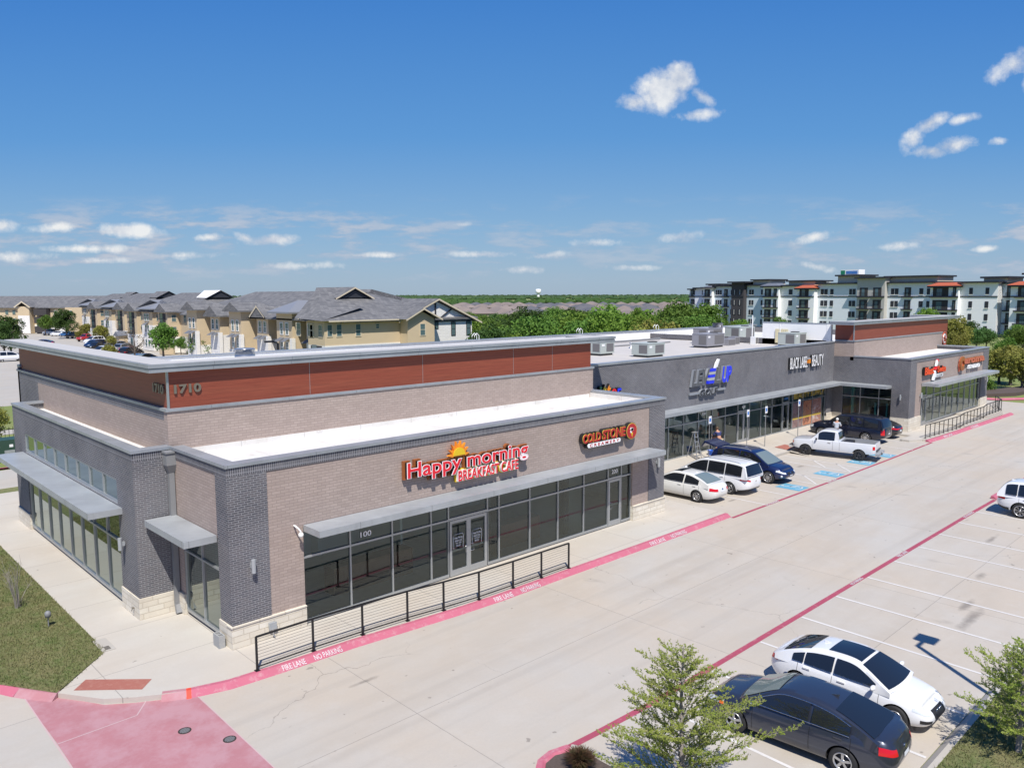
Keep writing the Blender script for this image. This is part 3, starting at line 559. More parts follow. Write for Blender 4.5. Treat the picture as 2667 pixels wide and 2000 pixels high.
# upper volume of the left wing
wy(pk,4.60,4.9,0,22.75,5.5,7.08); wx(pk,0,.3,4.9,21.9,5.5,6.75); wx(so_,0,.3,4.9,26,6.75,7.08); wx(dk,0,.3,21.9,26,0,6.75); wx(dk,22.45,22.75,4.9,7.2,5.5,7.08)  # dark strip atop the left side: the overhang's shade, built as darker brick
wx(dk,22.7,23.0,.3,6.26,.72,5.8); wx(st,22.7,23.05,.3,6.2,-.12,.74)
wy(dk,25.7,26,0,78,0,7.3)
# middle section
MY=6.26
MH=[(30,55.3,0,3.35)]
wy(dk,MY,MY+.3,22.75,56.42,.72,6.95,[(23.4,55.3,0,3.4)]); wy(st,MY-.05,MY+.3,55.3,56.42,-.05,.98); 
# right wing, a mirror of the left one
RX0,RX1=56.42,76.8
def right_wing():
    g0,g1=59.1,74.8
    wy(dk,0,.3,RX0,57.75,1.02,5.52); wy(so_,0,.3,RX0,RX1,5.52,5.8); wy(dk,0,.3,75.1,RX1,1.02,5.52)
    wy(pk,.03,.3,57.75,75.1,1.02,5.52,[(g0,g1,0,FZ+.05),(74.8,75.1,0,3.4)]); wy(dk,.0,.3,74.8,75.1,1.02,3.4)
    wy(st,-.05,.3,RX0-.05,g0,-.12,1.04); wy(st,-.05,.3,g1,RX1+.05,-.12,1.04)
    wx(dk,RX0,RX0+.3,.3,MY,1.0,5.8,[(1.41,5.45,0,3.4)]); wx(st,RX0-.05,RX0+.3,.3,1.41,-.12,1.04); wx(st,RX0-.05,RX0+.3,5.45,MY-.05,-.05,1.02)
    wx(dk,RX1-.3,RX1,.3,26,0,5.8)
    wy(pk,4.6,4.9,RX0,77.8,5.5,7.08); wx(pk,RX0,RX0+.3,4.9,MY,5.8,7.08); wx(dk,RX0,RX0+.3,MY+.3,26,6,7.08); wx(dk,77.5,77.8,4.9,26,0,7.08)
right_wing()
for q,nm in ((dk,'brick_wall'),(pk,'brick_panel'),(so_,'soldier_and_shade_course'),(st,'stone_base')): split_build(q,nm,None,RB)
# copings
cp=MB()
def ring_coping(x0,x1,y0,y1,z,w=.42,o=.04,sides='fblr',h=.10):
    if 'f' in sides: cp.box(x0-o,x1+o,y0-o,y0+w,z,z+h)
    if 'b' in sides: cp.box(x0-o,x1+o,y1-w,y1+o,z,z+h)
    if 'l' in sides: cp.box(x0-o,x0+w,y0+w,y1-w if 'b' in sides else y1,z,z+h)
    if 'r' in sides: cp.box(x1-w,x1+o,y0+w,y1-w if 'b' in sides else y1,z,z+h)
ring_coping(0,23.0,0,6.2,5.8,.46,sides='f'); cp.box(-.04,.42,.46,4.36,5.8,5.9); cp.box(22.54,23.04,.46,4.6,5.8,5.9); cp.box(22.75,23.04,4.6,6.2,5.8,5.9)
ring_coping(-1.29,.0,4.45,21.4,5.8,.42,sides='fl'); cp.box(-.87,.0,21.0,21.44,5.8,5.9); cp.box(-1.33,-.87,21.4,21.44,5.8,5.9)
cp.box(-.05,22.8,4.55,4.95,7.08,7.18); cp.box(-.05,.38,4.95,26.04,7.08,7.18); cp.box(22.4,22.8,4.95,MY-.06,7.08,7.18)
cp.box(22.8,56.37,MY-.05,MY+.42,6.95,7.07)
cp.box(RX0-.04,RX1+.04,-.04,.46,5.8,5.9); cp.box(RX0-.04,RX0+.42,.46,4.6,5.8,5.9); cp.box(RX1-.42,RX1+.04,.46,10,5.8,5.9)
cp.box(RX0-.05,77.85,4.55,4.95,7.08,7.18); cp.box(RX0-.05,RX0+.35,4.95,MY-.05,7.08,7.18)
cp.box(0,78,25.5,26.05,7.3,7.42)
cp.box(RX0-.03,RX0+.33,6.62,13.03,8.5,8.56)
split_build(cp,'coping','coping_metal',RB)
# red cladding band
rc=MB(); rc.box(.1,22.65,4.70,4.9,7.18,8.50); rc.box(.1,.3,4.9,25.9,7.18,8.50); rc.box(22.45,22.65,4.9,7.0,7.18,8.5)
rc.box(RX0+.1,79.5,4.70,4.9,7.18,8.5); rc.box(RX0+.1,RX0+.3,4.9,6.3,7.18,8.5); rc.box(77.85,79.5,4.72,4.9,5.6,7.18); rc.box(79.3,79.5,4.9,9,5.6,8.5)
split_build(rc,'red_band','red_cladding',RB)
tr_=MB(); tr_.box(.06,.13,4.66,4.73,7.18,8.5); tr_.box(RX0+.06,RX0+.13,4.66,4.73,7.18,8.5)
for x in (5.6,11.2,16.8,19.6): tr_.box(x,x+.015,4.694,4.7,7.2,8.49)
split_build(tr_,'corner_trim','aluminium',RB)
# overhanging roof edge
sl=MB()
def slab(x0,x1,y0,yl,yr,z=8.5):
    w=1.25; f=.03
    for a,b_,c_,d_ in ((x0,x1,y0,y0+w),(x0,x0+w,y0+w,yl),(x1-w,x1,y0+w,yr)):
        sl.box(a,b_,c_,d_,z,z+.24)
    sl.box(x0-f,x1+f,y0-f,y0,z-.02,z+.11); sl.box(x0-f,x0,y0,yl,z-.02,z+.11); sl.box(x1,x1+f,y0,yr,z-.02,z+.11)
    sl.box(x0-f*2,x1+f*2,y0-f*2,y0,z+.14,z+.27); sl.box(x0-f*2,x0,y0,yl,z+.14,z+.27); sl.box(x1,x1+f*2,y0,yr,z+.14,z+.27)
SLB=((-.55,24.4,26.6,7.0),(55.85,82.3,6.5,9))
tp_=MB()
for x0,x1,yl,yr in SLB:
    slab(x0,x1,4.48,yl,yr); tp_.box(x0+.12,x1-.12,4.6,5.7,8.74,8.765); tp_.box(x0+.12,x0+1.2,5.7,yl-.1,8.74,8.765); tp_.box(x1-1.2,x1-.12,5.7,yr-.1,8.74,8.765)
split_build(tp_,'roof_edge_top','roof_beige',RB)
split_build(sl,'roof_edge','coping_metal',RB)
# roofs
rf=MB(); rf.box(.42,22.54,.3,4.6,5.3,5.52); rf.box(-1.0,0,4.75,21.1,5.3,5.52); rf.box(.3,22.45,4.9,25.7,6.3,6.5); rf.box(RX0+.3,RX1-.3,.3,4.6,5.3,5.5); rf.box(RX0+.3,77.5,4.9,25.7,6.3,6.5)
rf.box(.36,.42,.46,4.6,5.52,5.78); rf.box(22.5,22.54,.46,4.6,5.52,5.78); rf.box(.42,22.5,.44,.47,5.52,5.78); rf.box(.42,22.4,4.55,4.598,5.52,5.72)
rf.box(.31,22.4,4.901,4.93,6.5,8.4); rf.box(.301,.33,4.93,25.5,6.5,8.4); rf.box(22.4,22.44,4.93,7.2,6.5,8.4); rf.box(22.45,22.75,7.2,25.5,6.3,6.62); rf.box(RX0,RX0+.3,13,25.5,6.3,6.62); pass
split_build(rf,'roof_membrane','membrane',RB)
r2=MB(); r2.box(22.76,56.42,MY+.3,25.55,6.3,6.56); part(r2,'gravel_roof','roof_gravel')
wp=MB(); wp.box(.3,RX1,25.55,25.69,6.5,7.3); wp.box(RX0,RX0+.3,7.0,13.0,6.5,8.5); wp.box(RX0-.02,RX0+.3,6.62,7.0,6.5,8.5); wp.box(70,74.8,15.7,15.99,6.5,7.45); split_build(wp,'white_parapet','white_parapet',RB)
# parapet steps of white membrane at the back right
r3=MB(); r3.box(64,100-23.2,19,19.3,6.5,7.45) if False else None
# interiors
fl=MB(); fl.box(.3,22.7,.2,12,-.2,.02); fl.box(-1.0,.29,4.8,21.1,-.2,.02); fl.box(22.8,56.4,MY+.2,16,-.1,.24); fl.box(RX0+.2,RX1-.3,.2,12,-.1,.2); split_build(fl,'interior_floor','interior_floor',RB)
iw=MB(); iw.box(.3,11.2,6.6,6.8,0,3.6); iw.box(11.35,22.7,7.6,7.8,0,3.6); iw.box(8.9,9.0,3.4,6.6,0,3.4); iw.box(22.8,56.4,15.7,16,0,3.6); iw.box(RX0+.3,RX1-.3,11.7,12,0,3.6); iw.box(11.2,11.35,3.2,11.6,0,3.6); iw.box(17.1,17.2,.4,11.6,0,3.5); iw.box(6.5,6.65,6,11.6,0,3.6)
for x in (33.9,38.5,43.6,47,51): iw.box(x,x+.15,7.4,15.6,.2,3.5)
iw.box(22.8,38.5,10.5,10.7,.2,3.5); iw.box(43.75,47,9.5,9.7,.2,3.5)
split_build(iw,'interior_wall','interior_wall',RB)
ic=MB(); ic.box(.3,22.7,.3,12,3.42,3.5); ic.box(22.8,56.4,MY+.3,16,3.42,3.5); ic.box(RX0+.3,RX1-.3,.3,12,3.45,3.5); ic.box(-.98,.3,4.8,21.1,3.42,3.5); split_build(ic,'interior_ceiling','interior_dark',RB)
ct=MB(); ct.box(4.6,8.2,1.6,2.3,.02,1.05); ct.box(12.0,15.2,1.3,1.9,.02,1.05); ct.box(3,4.2,7,9,.02,.9); ct.box(36,37.5,9,10,.24,1.2); ct.box(42,46,10,10.8,.24,1.1); ct.box(61,64,4,5,.2,1.1); ct.box(68,69,3,6,.2,1.1); split_build(ct,'counter','wood_red',RB)
co=MB(); co.box(11.9,12.2,.7,1.0,.02,3.4); co.box(16.2,16.5,.7,1.0,.02,3.4); split_build(co,'interior_column','black_metal',RB)
tq=MB(); tq.box(56.9,57.2,4.6,4.85,.2,3.4); tq.box(57.3,57.5,2.9,3.05,.2,2.0); tq.box(57.3,57.5,2.0,2.1,.2,2.0); simple('teal_panel',(.10,.45,.42),.5); split_build(tq,'interior_column','teal_panel',RB)
# glazing ---------------------------------------------------
FR=.055
def bay_y(a,b,z0,z1,y,tz=2.3,base=True,gm='store_glass'):
    """one glazed bay on a wall facing -y: window > pane"""
    f=MB(); f.box(a,a+FR/2,y-.05,y+.07,z0,z1); f.box(b-FR/2,b,y-.05,y+.07,z0,z1); f.box(a+FR/2,b-FR/2,y-.05,y+.07,z0,z0+.1); f.box(a+FR/2,b-FR/2,y-.05,y+.07,z1-.06,z1)
    if tz: f.box(a+FR/2,b-FR/2,y-.055,y+.07,tz,tz+.07)
    o=part(f,'window','aluminium'); g_=MB(); g_.quad((a+.02,y+.01,z0+.08),(b-.02,y+.01,z0+.08),(b-.02,y+.01,z1-.04),(a+.02,y+.01,z1-.04)); g_.build('pane',gm,o); return o
def bay_x(a,b,z0,z1,x,tz=2.3,gm='side_glass'):
    f=MB(); f.box(x-.05,x+.07,a,a+FR/2,z0,z1); f.box(x-.05,x+.07,b-FR/2,b,z0,z1); f.box(x-.05,x+.07,a+FR/2,b-FR/2,z0,z0+.1); f.box(x-.05,x+.07,a+FR/2,b-FR/2,z1-.06,z1)
    if tz: f.box(x-.055,x+.07,a+FR/2,b-FR/2,tz,tz+.07)
    o=part(f,'window','aluminium'); g_=MB(); g_.quad((x+.01,b-.02,z0+.08),(x+.01,a+.02,z0+.08),(x+.01,a+.02,z1-.04),(x+.01,b-.02,z1-.04)); g_.build('pane',gm,o); return o
def door_y(a,b,z0,z1,y,two=False,flip=False):
    f=MB(); 
    leaves=[(a,(a+b)/2),((a+b)/2,b)] if two else [(a,b)]
    for i,(p0,p1) in enumerate(leaves):
        f=MB(); f.box(p0,p0+.11,y-.05,y+.03,z0,z1); f.box(p1-.11,p1,y-.05,y+.03,z0,z1); f.box(p0+.11,p1-.11,y-.05,y+.03,z0,z0+.24); f.box(p0+.11,p1-.11,y-.05,y+.03,z1-.12,z1)
        o=part(f,'door','aluminium'); g_=MB(); g_.quad((p0+.08,y,z0+.2),(p1-.08,y,z0+.2),(p1-.08,y,z1-.1),(p0+.08,y,z1-.1)); g_.build('pane','store_glass',o)
        hx=p1-.09 if (two and i==0) else p0+.09; h=MB(); h.tube([(hx,y-.05,z0+.85),(hx+ (.12 if i or not two else -.12),y-.11,z0+.87),(hx+(.12 if i or not two else -.12),y-.11,z0+1.13),(hx,y-.05,z0+1.15)],.014,6); h.build('handle','bright_metal',o)
        h=MB(); h.box(p0+.11,p1-.11,y+.03,y+.08,z0+.95,z0+1.02); h.build('push_bar','bright_metal',o)
xs=[2.56,4.42,6.21,8.01,8.87]
for a,b in zip(xs[:-1],xs[1:]): bay_y(a,b,.05,FZ,.17)
bay_y(8.87,10.92,2.3,FZ,.17,None); door_y(8.92,10.87,.03,2.28,.17,True)
xs=[10.92,11.56,13.37,15.15,16.90,18.65]
for a,b in zip(xs[:-1],xs[1:]): bay_y(a,b,.05,FZ,.17)
bay_y(18.65,19.65,2.3,FZ,.17,None); door_y(18.68,19.62,.03,2.28,.17); bay_y(19.65,20.40,.05,FZ,.17)
for i in range(8): bay_x(6.17+i*1.629,6.17+(i+1)*1.629,.12,FZ,-1.2); bay_x(6.2+i*1.6375,6.2+(i+1)*1.6375,3.75,4.65,-1.22,None,'side_glass')
bay_x(.88,2.3,.12,FZ,.1); bay_x(2.3,3.8,.12,FZ,.1)
xs=[23.4,25.3,27.1,28.9,30.7,32.48,34.21,35.98,37.70,39.41,41.13]
for a,b in zip(xs[:-1],xs[1:]): bay_y(a,b,.22,3.3,6.43,2.42)
bay_y(41.13,42.79,2.5,3.3,6.43,None); door_y(41.15,42.77,.22,2.48,6.43,True)
xs=[42.79,44.49,46.19,47.85]
for a,b in zip(xs[:-1],xs[1:]): bay_y(a,b,.22,3.3,6.43,2.42)
bay_y(47.85,48.88,2.5,3.3,6.43,None); door_y(47.9,48.85,.22,2.48,6.43)
xs=[48.88,49.52,51.27,52.93,54.66,55.3]
for a,b in zip(xs[:-1],xs[1:]): bay_y(a,b,.22,3.3,6.43,2.42)
for a,b in ((5.45,3.93),(3.93,2.41),(2.41,1.41)): bay_x(b,a,.15,3.35,RX0+.1,2.45,'store_glass')
xs=[59.1,60.7]
bay_y(59.1,60.7,2.55,3.42,.17,None); door_y(59.7,60.65,.2,2.5,.17); bay_y(59.1,59.7,.2,2.55,.17,None)
xs=[60.7,62.48,64.19,65.74,67.33,68.98,70.58]
for a,b in zip(xs[:-1],xs[1:]): bay_y(a,b,.2,3.42,.17,2.48)
for a,b in ((70.58,72.2),(72.2,73.5),(73.5,74.8)): bay_y(a,b,.25,3.42,.17,2.5)
# canopies (parts of the building)
def canopy(pts,z0,z1,name='canopy'):
    c=MB(); c.prism(pts,z0,z1); part(c,name,'metal_silver')
    return c
canopy([(2.56,0),(21.65,0),(21.65,-1.05),(2.56,-1.05)],3.28,3.5)
canopy([(-1.29,5.75),(-1.29,19.85),(-2.4,19.85),(-2.4,5.75)],3.47,3.69)
canopy([(0,.9),(0,4.3),(-1.05,4.3),(-1.05,.9)],3.28,3.5)
canopy([(23.05,MY),(55.3,MY),(RX0,MY),(RX0,1.41),(RX0-1.1,1.41),(RX0-1.1,MY-1.1),(23.05,MY-1.1)],3.42,3.64)
canopy([(59.0,0),(75.6,0),(75.6,-1.3),(59.0,-1.3)],3.5,3.74)
# steel seams on top of the canopies
sm=MB()
for x in [2.56+i*2.386 for i in range(1,8)]: sm.box(x,x+.012,-1.04,-.01,3.5,3.506)

# downpipe and conductor head
dp=MB(); dp.box(-.18,.0,4.2,4.36,.3,5.2); dp.box(-.3,.06,4.06,4.4,5.3,5.72); dp.box(-.33,.08,4.02,4.4,5.72,5.78)
dp.add([(-.3,4.06,5.3),(.06,4.06,5.3),(.06,4.4,5.3),(-.3,4.4,5.3),(-.18,4.2,5.0),(0,4.2,5.0),(0,4.36,5.0),(-.18,4.36,5.0)],[(0,1,5,4),(1,2,6,5),(2,3,7,6),(3,0,4,7)]); dp.add([(-.18,4.2,.3),(0,4.2,.3),(0,4.36,.3),(-.18,4.36,.3),(-.24,3.98,.06),(-.06,3.98,.06),(-.06,4.1,.02),(-.24,4.1,.02)],[(0,1,5,4),(1,2,6,5),(2,3,7,6),(3,0,4,7)])
part(dp,'downpipe','mid_grey')
# ================================================================ SIGNS ON THE WALLS
def sign(name,label,cat,loc): return thing(name,label,cat,loc)
# cafe sign
o=sign('cafe_sign','red Happy morning Breakfast Cafe letters with an orange sun above the canopy','sign',(9.7,0,4.4))
b=MB(); V,F=text('Happy morning',1,.5,.075,'LEFT'); 
def fit(mb,s,x0,x1,z0,z1,ya,yb,bold,shear=0,sp=1.0):
    V,F=text(s,1,.5,0,'LEFT',shear,sp); xs=[v.x for v in V]; ys=[v.y for v in V]; a,bb,c,d=min(xs),max(xs),min(ys),max(ys)
    if bold: V,F=text(s,1,.5,bold,'LEFT',shear,sp)
    mb.add([(x0+(v.x-a)/(bb-a)*(x1-x0),ya+(yb-ya)*(.5-v.z),z0+(v.y-c)/(d-c)*(z1-z0)) for v in V],F); return mb
T='Happy morning'
fit(MB(),T,6.68,12.85,4.28,4.98,-.02,-.10,.11).build('backing','sign_copper',o) if False else None
b=fit(MB(),T,6.68,12.85,4.26,4.98,-.02,-.13,.10); b.build('backing','sign_copper',o)
b=fit(MB(),T,6.68,12.85,4.26,4.98,-.13,-.26,.03); b.build('letter_returns','sign_black',o)
b=fit(MB(),T,6.68,12.85,4.26,4.98,-.26,-.275,.042); b.build('letter_outline','sign_white',o)
b=fit(MB(),T,6.68,12.85,4.26,4.98,-.275,-.285,.014); b.build('lettering','sign_red',o)
T='BREAKFAST CAFE'
b=fit(MB(),T,9.08,12.3,3.93,4.33,-.03,-.14,.10); b.build('backing','sign_yellow',o)
b=fit(MB(),T,9.08,12.3,3.93,4.33,-.14,-.26,.04); b.build('letter_outline','sign_white',o)
b=fit(MB(),T,9.08,12.3,3.93,4.33,-.26,-.275,.014); b.build('lettering','sign_red',o)
def star(cx,cz,r0,r1,n,a0,a1,closed=False):
    P=[]
    for i in range(2*n+1):
        a=R(a0+(a1-a0)*i/(2*n)); r=r1 if i%2 else r0; P.append((cx+r*math.cos(a),cz+r*math.sin(a)))
    return P
b=MB(); b.prism_xz(star(9.2,4.93,.33,.56,8,-10,190),-.16,-.05); b.build('sun_rays','sign_orange',o)
b=MB(); b.prism_xz([(9.2+.3*math.cos(R(i*18)),4.93+.3*math.sin(R(i*18))) for i in range(0,11)],-.19,-.15); b.build('sun_disc','sign_yellow',o)
# ice cream sign
o=sign('creamery_sign','dark red COLD STONE CREAMERY letters with a round cone emblem','sign',(17.9,0,4.5))
def cs(mb,bold,ya,yb):
    fit(mb,'COLD',16.40,17.62,4.42,4.80,ya,yb,bold); fit(mb,'STONE',17.78,19.42,4.42,4.84,ya,yb,bold)
for bold,ya,yb,nm,mt in ((.11,-.03,-.22,'letter_returns','sign_black'),(.045,-.22,-.25,'letter_outline','gold_vinyl'),(.025,-.25,-.27,'lettering','sign_darkred')):
    b=MB(); cs(b,bold,ya,yb); b.build(nm,mt,o)
def pill(x0,x1,z0,z1,y0,y1):
    r=(z1-z0)/2; P=[(x0+r+r*math.cos(R(a)),z0+r+r*math.sin(R(a))) for a in range(90,271,20)]+[(x1-r+r*math.cos(R(a)),z0+r+r*math.sin(R(a))) for a in range(-90,91,20)]
    return MB().prism_xz(P,y0,y1)
pill(16.66,19.12,4.14,4.38,-.24,-.04).build('plaque_returns','sign_black',o); pill(16.70,19.08,4.17,4.36,-.26,-.24).build('plaque','sign_white',o)
fit(MB(),'C R E A M E R Y',16.85,18.95,4.20,4.33,-.26,-.268,.02).build('lettering','sign_darkred',o)
def ell(cx,cz,rx,rz,y0,y1): return MB().prism_xz([(cx+rx*math.cos(2*PI*i/28),cz+rz*math.sin(2*PI*i/28)) for i in range(28)],y0,y1)
ell(19.93,4.57,.42,.41,-.24,-.03).build('emblem_returns','sign_black',o); ell(19.93,4.57,.40,.39,-.255,-.24).build('emblem_rim','gold_vinyl',o); ell(19.93,4.57,.37,.36,-.265,-.255).build('emblem','sign_darkred',o)
b=MB(); 
for i in range(9):
    a=random.uniform(0,6.28); r=random.uniform(0,.12); b.prism_xz(star(19.93+r*math.cos(a),4.64+r*math.sin(a)*1.1,.05,.085,5,0,360)[:-1],-.275,-.265-.0005*i)
b.build('ice_cream','sign_white',o); MB().prism_xz([(19.86,4.5),(20.0,4.5),(19.94,4.27)],-.272,-.265).build('cone','sign_yellow',o)
# golf sign
o=sign('golf_sign','black and blue slanted LEVEL UP GOLF letters with a tee on top','sign',(37,MY,5))
y=MY
def lv(ya,yb,bold,mt,nm):
    b=MB(); fit(b,'LEV',34.6,36.7,5.0,6.0,ya,yb,bold,.25); fit(b,'L',37.3,38.1,5.0,6.02,ya,yb,bold,.25); b.build(nm,mt,o)
lv(y-.04,y-.2,.045,'letter_silver','letter_returns'); lv(y-.2,y-.22,.02,'sign_grey','lettering')
b=MB(); fit(b,'UP',38.35,39.5,5.0,6.02,y-.04,y-.2,.06,.25); b.build('letter_returns','letter_silver',o); b=MB(); fit(b,'UP',38.35,39.5,5.0,6.02,y-.2,y-.22,.035,.25); b.build('lettering','sign_blue',o)
def bar(x0,x1,z0,z1,mt,k=.25,y0=y-.22,y1=y-.04):
    return MB().prism_xz([(x0+(z0-5)*k,z0),(x1+(z0-5)*k,z0),(x1+(z1-5)*k,z1),(x0+(z1-5)*k,z1)],y0,y1).build('stripe',mt,o)
for z0,z1,mt in ((5.0,5.2,'sign_blue'),(5.22,5.4,'sign_silver'),(5.42,5.6,'sign_blue'),(5.62,5.8,'sign_silver'),(5.82,6.02,'sign_blue')): bar(36.55,37.25,z0,z1,mt)
MB().prism_xz([(37.35,6.03),(37.65,6.03),(37.98,6.62),(37.78,6.64),(37.5,6.35)],y-.2,y-.08).build('tee_tip','sign_white',o); 
b=fit(MB(),'GOLF',35.62,37.75,4.25,4.66,y-.04,y-.2,.05,.1); b.build('letter_returns','letter_silver',o); b=fit(MB(),'GOLF',35.62,37.75,4.25,4.66,y-.2,y-.215,.01,.1); b.build('lettering','sign_black',o)
MB().box(34.45,35.5,y-.16,y-.04,4.38,4.52).build('side_bar','letter_silver',o); MB().box(37.9,38.85,y-.16,y-.04,4.42,4.56).build('side_bar','letter_silver',o)
# beauty sign
o=sign('beauty_sign','tall white BLACK LABEL BEAUTY letters on dark brick','sign',(51,MY,5.6))
for ya,yb,bd,mt,nm in ((y-.04,y-.2,.012,'sign_black','letter_returns'),(y-.2,y-.22,.0,'sign_white','lettering')):
    b=MB(); fit(b,'BLACK LABEL',48.2,51.1,5.2,6.1,ya,yb,bd); fit(b,'BEAUTY',51.9,53.9,5.2,6.12,ya,yb,bd); b.build(nm,mt,o)
MB().box(51.3,51.62,y-.22,y-.05,5.5,5.8).build('yellow_square','sign_orange',o); MB().box(51.25,51.7,y-.18,y-.05,5.82,5.9).build('grey_bar','sign_silver',o)
# multicoloured sign behind the front wing
o=sign('critter_sign','multicoloured letters half hidden behind the white roof edge','sign',(26,MY,5.4))
xx=23.9
for ch,mt in zip('Critter',('sign_white','sign_blue','sign_green','sign_yellow','sign_orange','sign_red','sign_blue')):
    wdt={'C':.62,'r':.34,'i':.14,'t':.3,'e':.42}[ch]; hh=.72 if ch in 'Cit' else .5
    fit(MB(),ch,xx,xx+wdt,5.02,5.02+hh,y-.03,y-.2,.04).build('letter_returns','sign_black',o); fit(MB(),ch,xx,xx+wdt,5.02,5.02+hh,y-.2,y-.22,.015).build('lettering',mt,o); xx+=wdt+.12
# swim sign
o=sign('swim_sign','orange red Blast Swim letters with a white swimmer shape and plaque','sign',(61,0,4.5))
def sw(ya,yb,bd,mt,nm):
    b=MB(); fit(b,'Blast',59.0,61.0,4.42,5.0,ya,yb,bd); fit(b,'Swim',61.95,63.9,4.45,4.95,ya,yb,bd); b.build(nm,mt,o)
sw(-.04,-.22,.06,'sign_black','letter_returns'); sw(-.22,-.24,.035,'sign_orange_red','lettering')
MB().prism_xz([(60.95,3.85),(61.25,3.85),(61.6,4.6),(61.45,4.75),(61.25,4.6)],-.26,-.1).build('swimmer_leg','sign_white',o)
MB().prism_xz([(61.25,4.75),(61.5,4.45),(61.75,4.8),(61.75,5.05)],-.26,-.1).build('swimmer_body','sign_red',o)
MB().prism_xz([(61.5,5.0),(61.7,5.0),(61.9,5.35),(61.75,5.5)],-.26,-.1).build('swimmer_arm','sign_white',o); ell(61.92,5.44,.12,.12,-.26,-.1).build('swimmer_head','sign_red',o)
MB().box(61.6,63.4,-.2,-.05,4.05,4.3).build('plaque','sign_white',o); fit(MB(),'ACADEMY',61.75,63.3,4.1,4.25,-.2,-.21,.01).build('plaque_lettering','sign_grey',o)
o=sign('studio_sign','copper coloured script letters with white word below at the far right','sign',(71,0,4.7))
MB().prism_xz([(67.9,4.05),(68.2,4.2),(68.9,4.5),(69.0,4.9),(68.7,5.3),(68.3,5.35),(67.9,5.1),(67.75,4.6)],-.1,-.04).build('swirl_backing','sign_rose',o)
fit(MB(),'C',67.9,68.8,4.25,5.3,-.1,-.22,.08).build('initial','sign_copper',o)
fit(MB(),'aroma',69.0,74.6,4.72,5.12,-.04,-.2,.08).build('letter_returns','sign_copper',o); fit(MB(),'aroma',69.0,74.6,4.72,5.12,-.2,-.22,.03).build('lettering','sign_rose',o)
fit(MB(),'STUDIO',70.2,73.5,4.2,4.5,-.04,-.2,.05).build('lettering','sign_white',o)
# red swirl screen on the far right tower
o=sign('swirl_screen','round red and white swirl mounted on the far red tower','sign',(78.6,4.7,6.4))
for i in range(3): 
    r=.62-.2*i; b=MB(); b.tube([(78.65+r*math.cos(a/12*2*PI),4.66,6.45+1.05*r*math.sin(a/12*2*PI)) for a in range(11)],.05,6); b.build('ring','sign_rose' if i!=1 else 'sign_white',o)
# street number
def nums(label,grp,face,x0,x1,z0,z1,y): 
    b=MB(); put_text(b,'1710',x0,x1,z0,z1,y,.06,face,.03); o=b.build('house_number','number_bronze'); tag(o,label,'number',grp)
nums('bronze 1710 number on the front of the red band','bronze house numbers','-y',.30,1.25,7.68,8.0,4.66); nums('bronze 1710 number on the left side of the red band','bronze house numbers','-x',4.95,5.95,7.66,8.0,.06)
def vinyl(s,x0,x1,z0,z1,y,lab,mt='sign_white'): b=MB(); put_text(b,s,x0,x1,z0,z1,y,.003,'-y',.02); tag(b.build('unit_number',mt),lab,'number')
vinyl('100',4.86,5.32,2.52,2.72,.155,'white unit number 100 on the glass above the left door'); vinyl('200',18.95,19.4,2.55,2.75,.155,'white unit number 200 above the single glass door'); vinyl('300',36.4,36.9,2.8,3.0,6.41,'white unit number 300 on the glass above the ladder'); vinyl('400',41.7,42.2,2.75,2.95,6.41,'white unit number 400 over the double doors of the golf shop')
vinyl('BEAUTY SUPPLY',49.7,55.1,2.66,3.1,6.40,'gold BEAUTY SUPPLY letters on the upper panes','gold_vinyl'); vinyl('OPEN',48.1,48.7,2.75,2.95,6.40,'small OPEN letters above the beauty shop door','tag_blue')
# posters
mt_=None
def poster(x0,x1,cols,lab,tall=True):
    o=thing('window_poster',lab,'poster',((x0+x1)/2,6.40,.5),0,'large beauty posters inside the shop window'); 
    m,n,b=mat('poster_'+str(len(MT))); p=pos(n); f=n.noise(n.comb(n.xyz(p)[0],n.xyz(p)[2],0),1.7,4,.6,dist=1.2); rr=n.new('ShaderNodeValToRGB'); n.put(rr.inputs[0],f); e=rr.color_ramp.elements; e.new(.5); e.new(.6)
    for i,c in enumerate(cols): e[i].color=(*c,1)
    e[0].position=.33; e[1].position=.47; e[2].position=.56; e[3].position=.68
    n.l.new(rr.outputs[0],b.inputs['Base Color']); b.inputs['Roughness'].default_value=.3
    MB().box(x0,x1,6.405,6.409,.34,2.36).build('print',m.name,o)
poster(49.6,51.2,((.10,.06,.08),(.25,.15,.14),(.32,.22,.22),(.12,.10,.13)),'dark beauty poster nearest the shop door'); poster(51.35,52.85,((.08,.04,.04),(.50,.18,.09),(.55,.27,.16),(.16,.08,.07)),'orange brown beauty poster, middle of the three'); poster(53.0,54.6,((.55,.50,.50),(.30,.12,.09),(.45,.25,.2),(.6,.56,.56)),'pale beauty poster nearest the stone pier')
b=MB(); b.box(49.6,54.6,6.398,6.403,.98,1.14); tag(b.build('window_banner','gold_vinyl'),'yellow strip running across the beauty posters','banner')
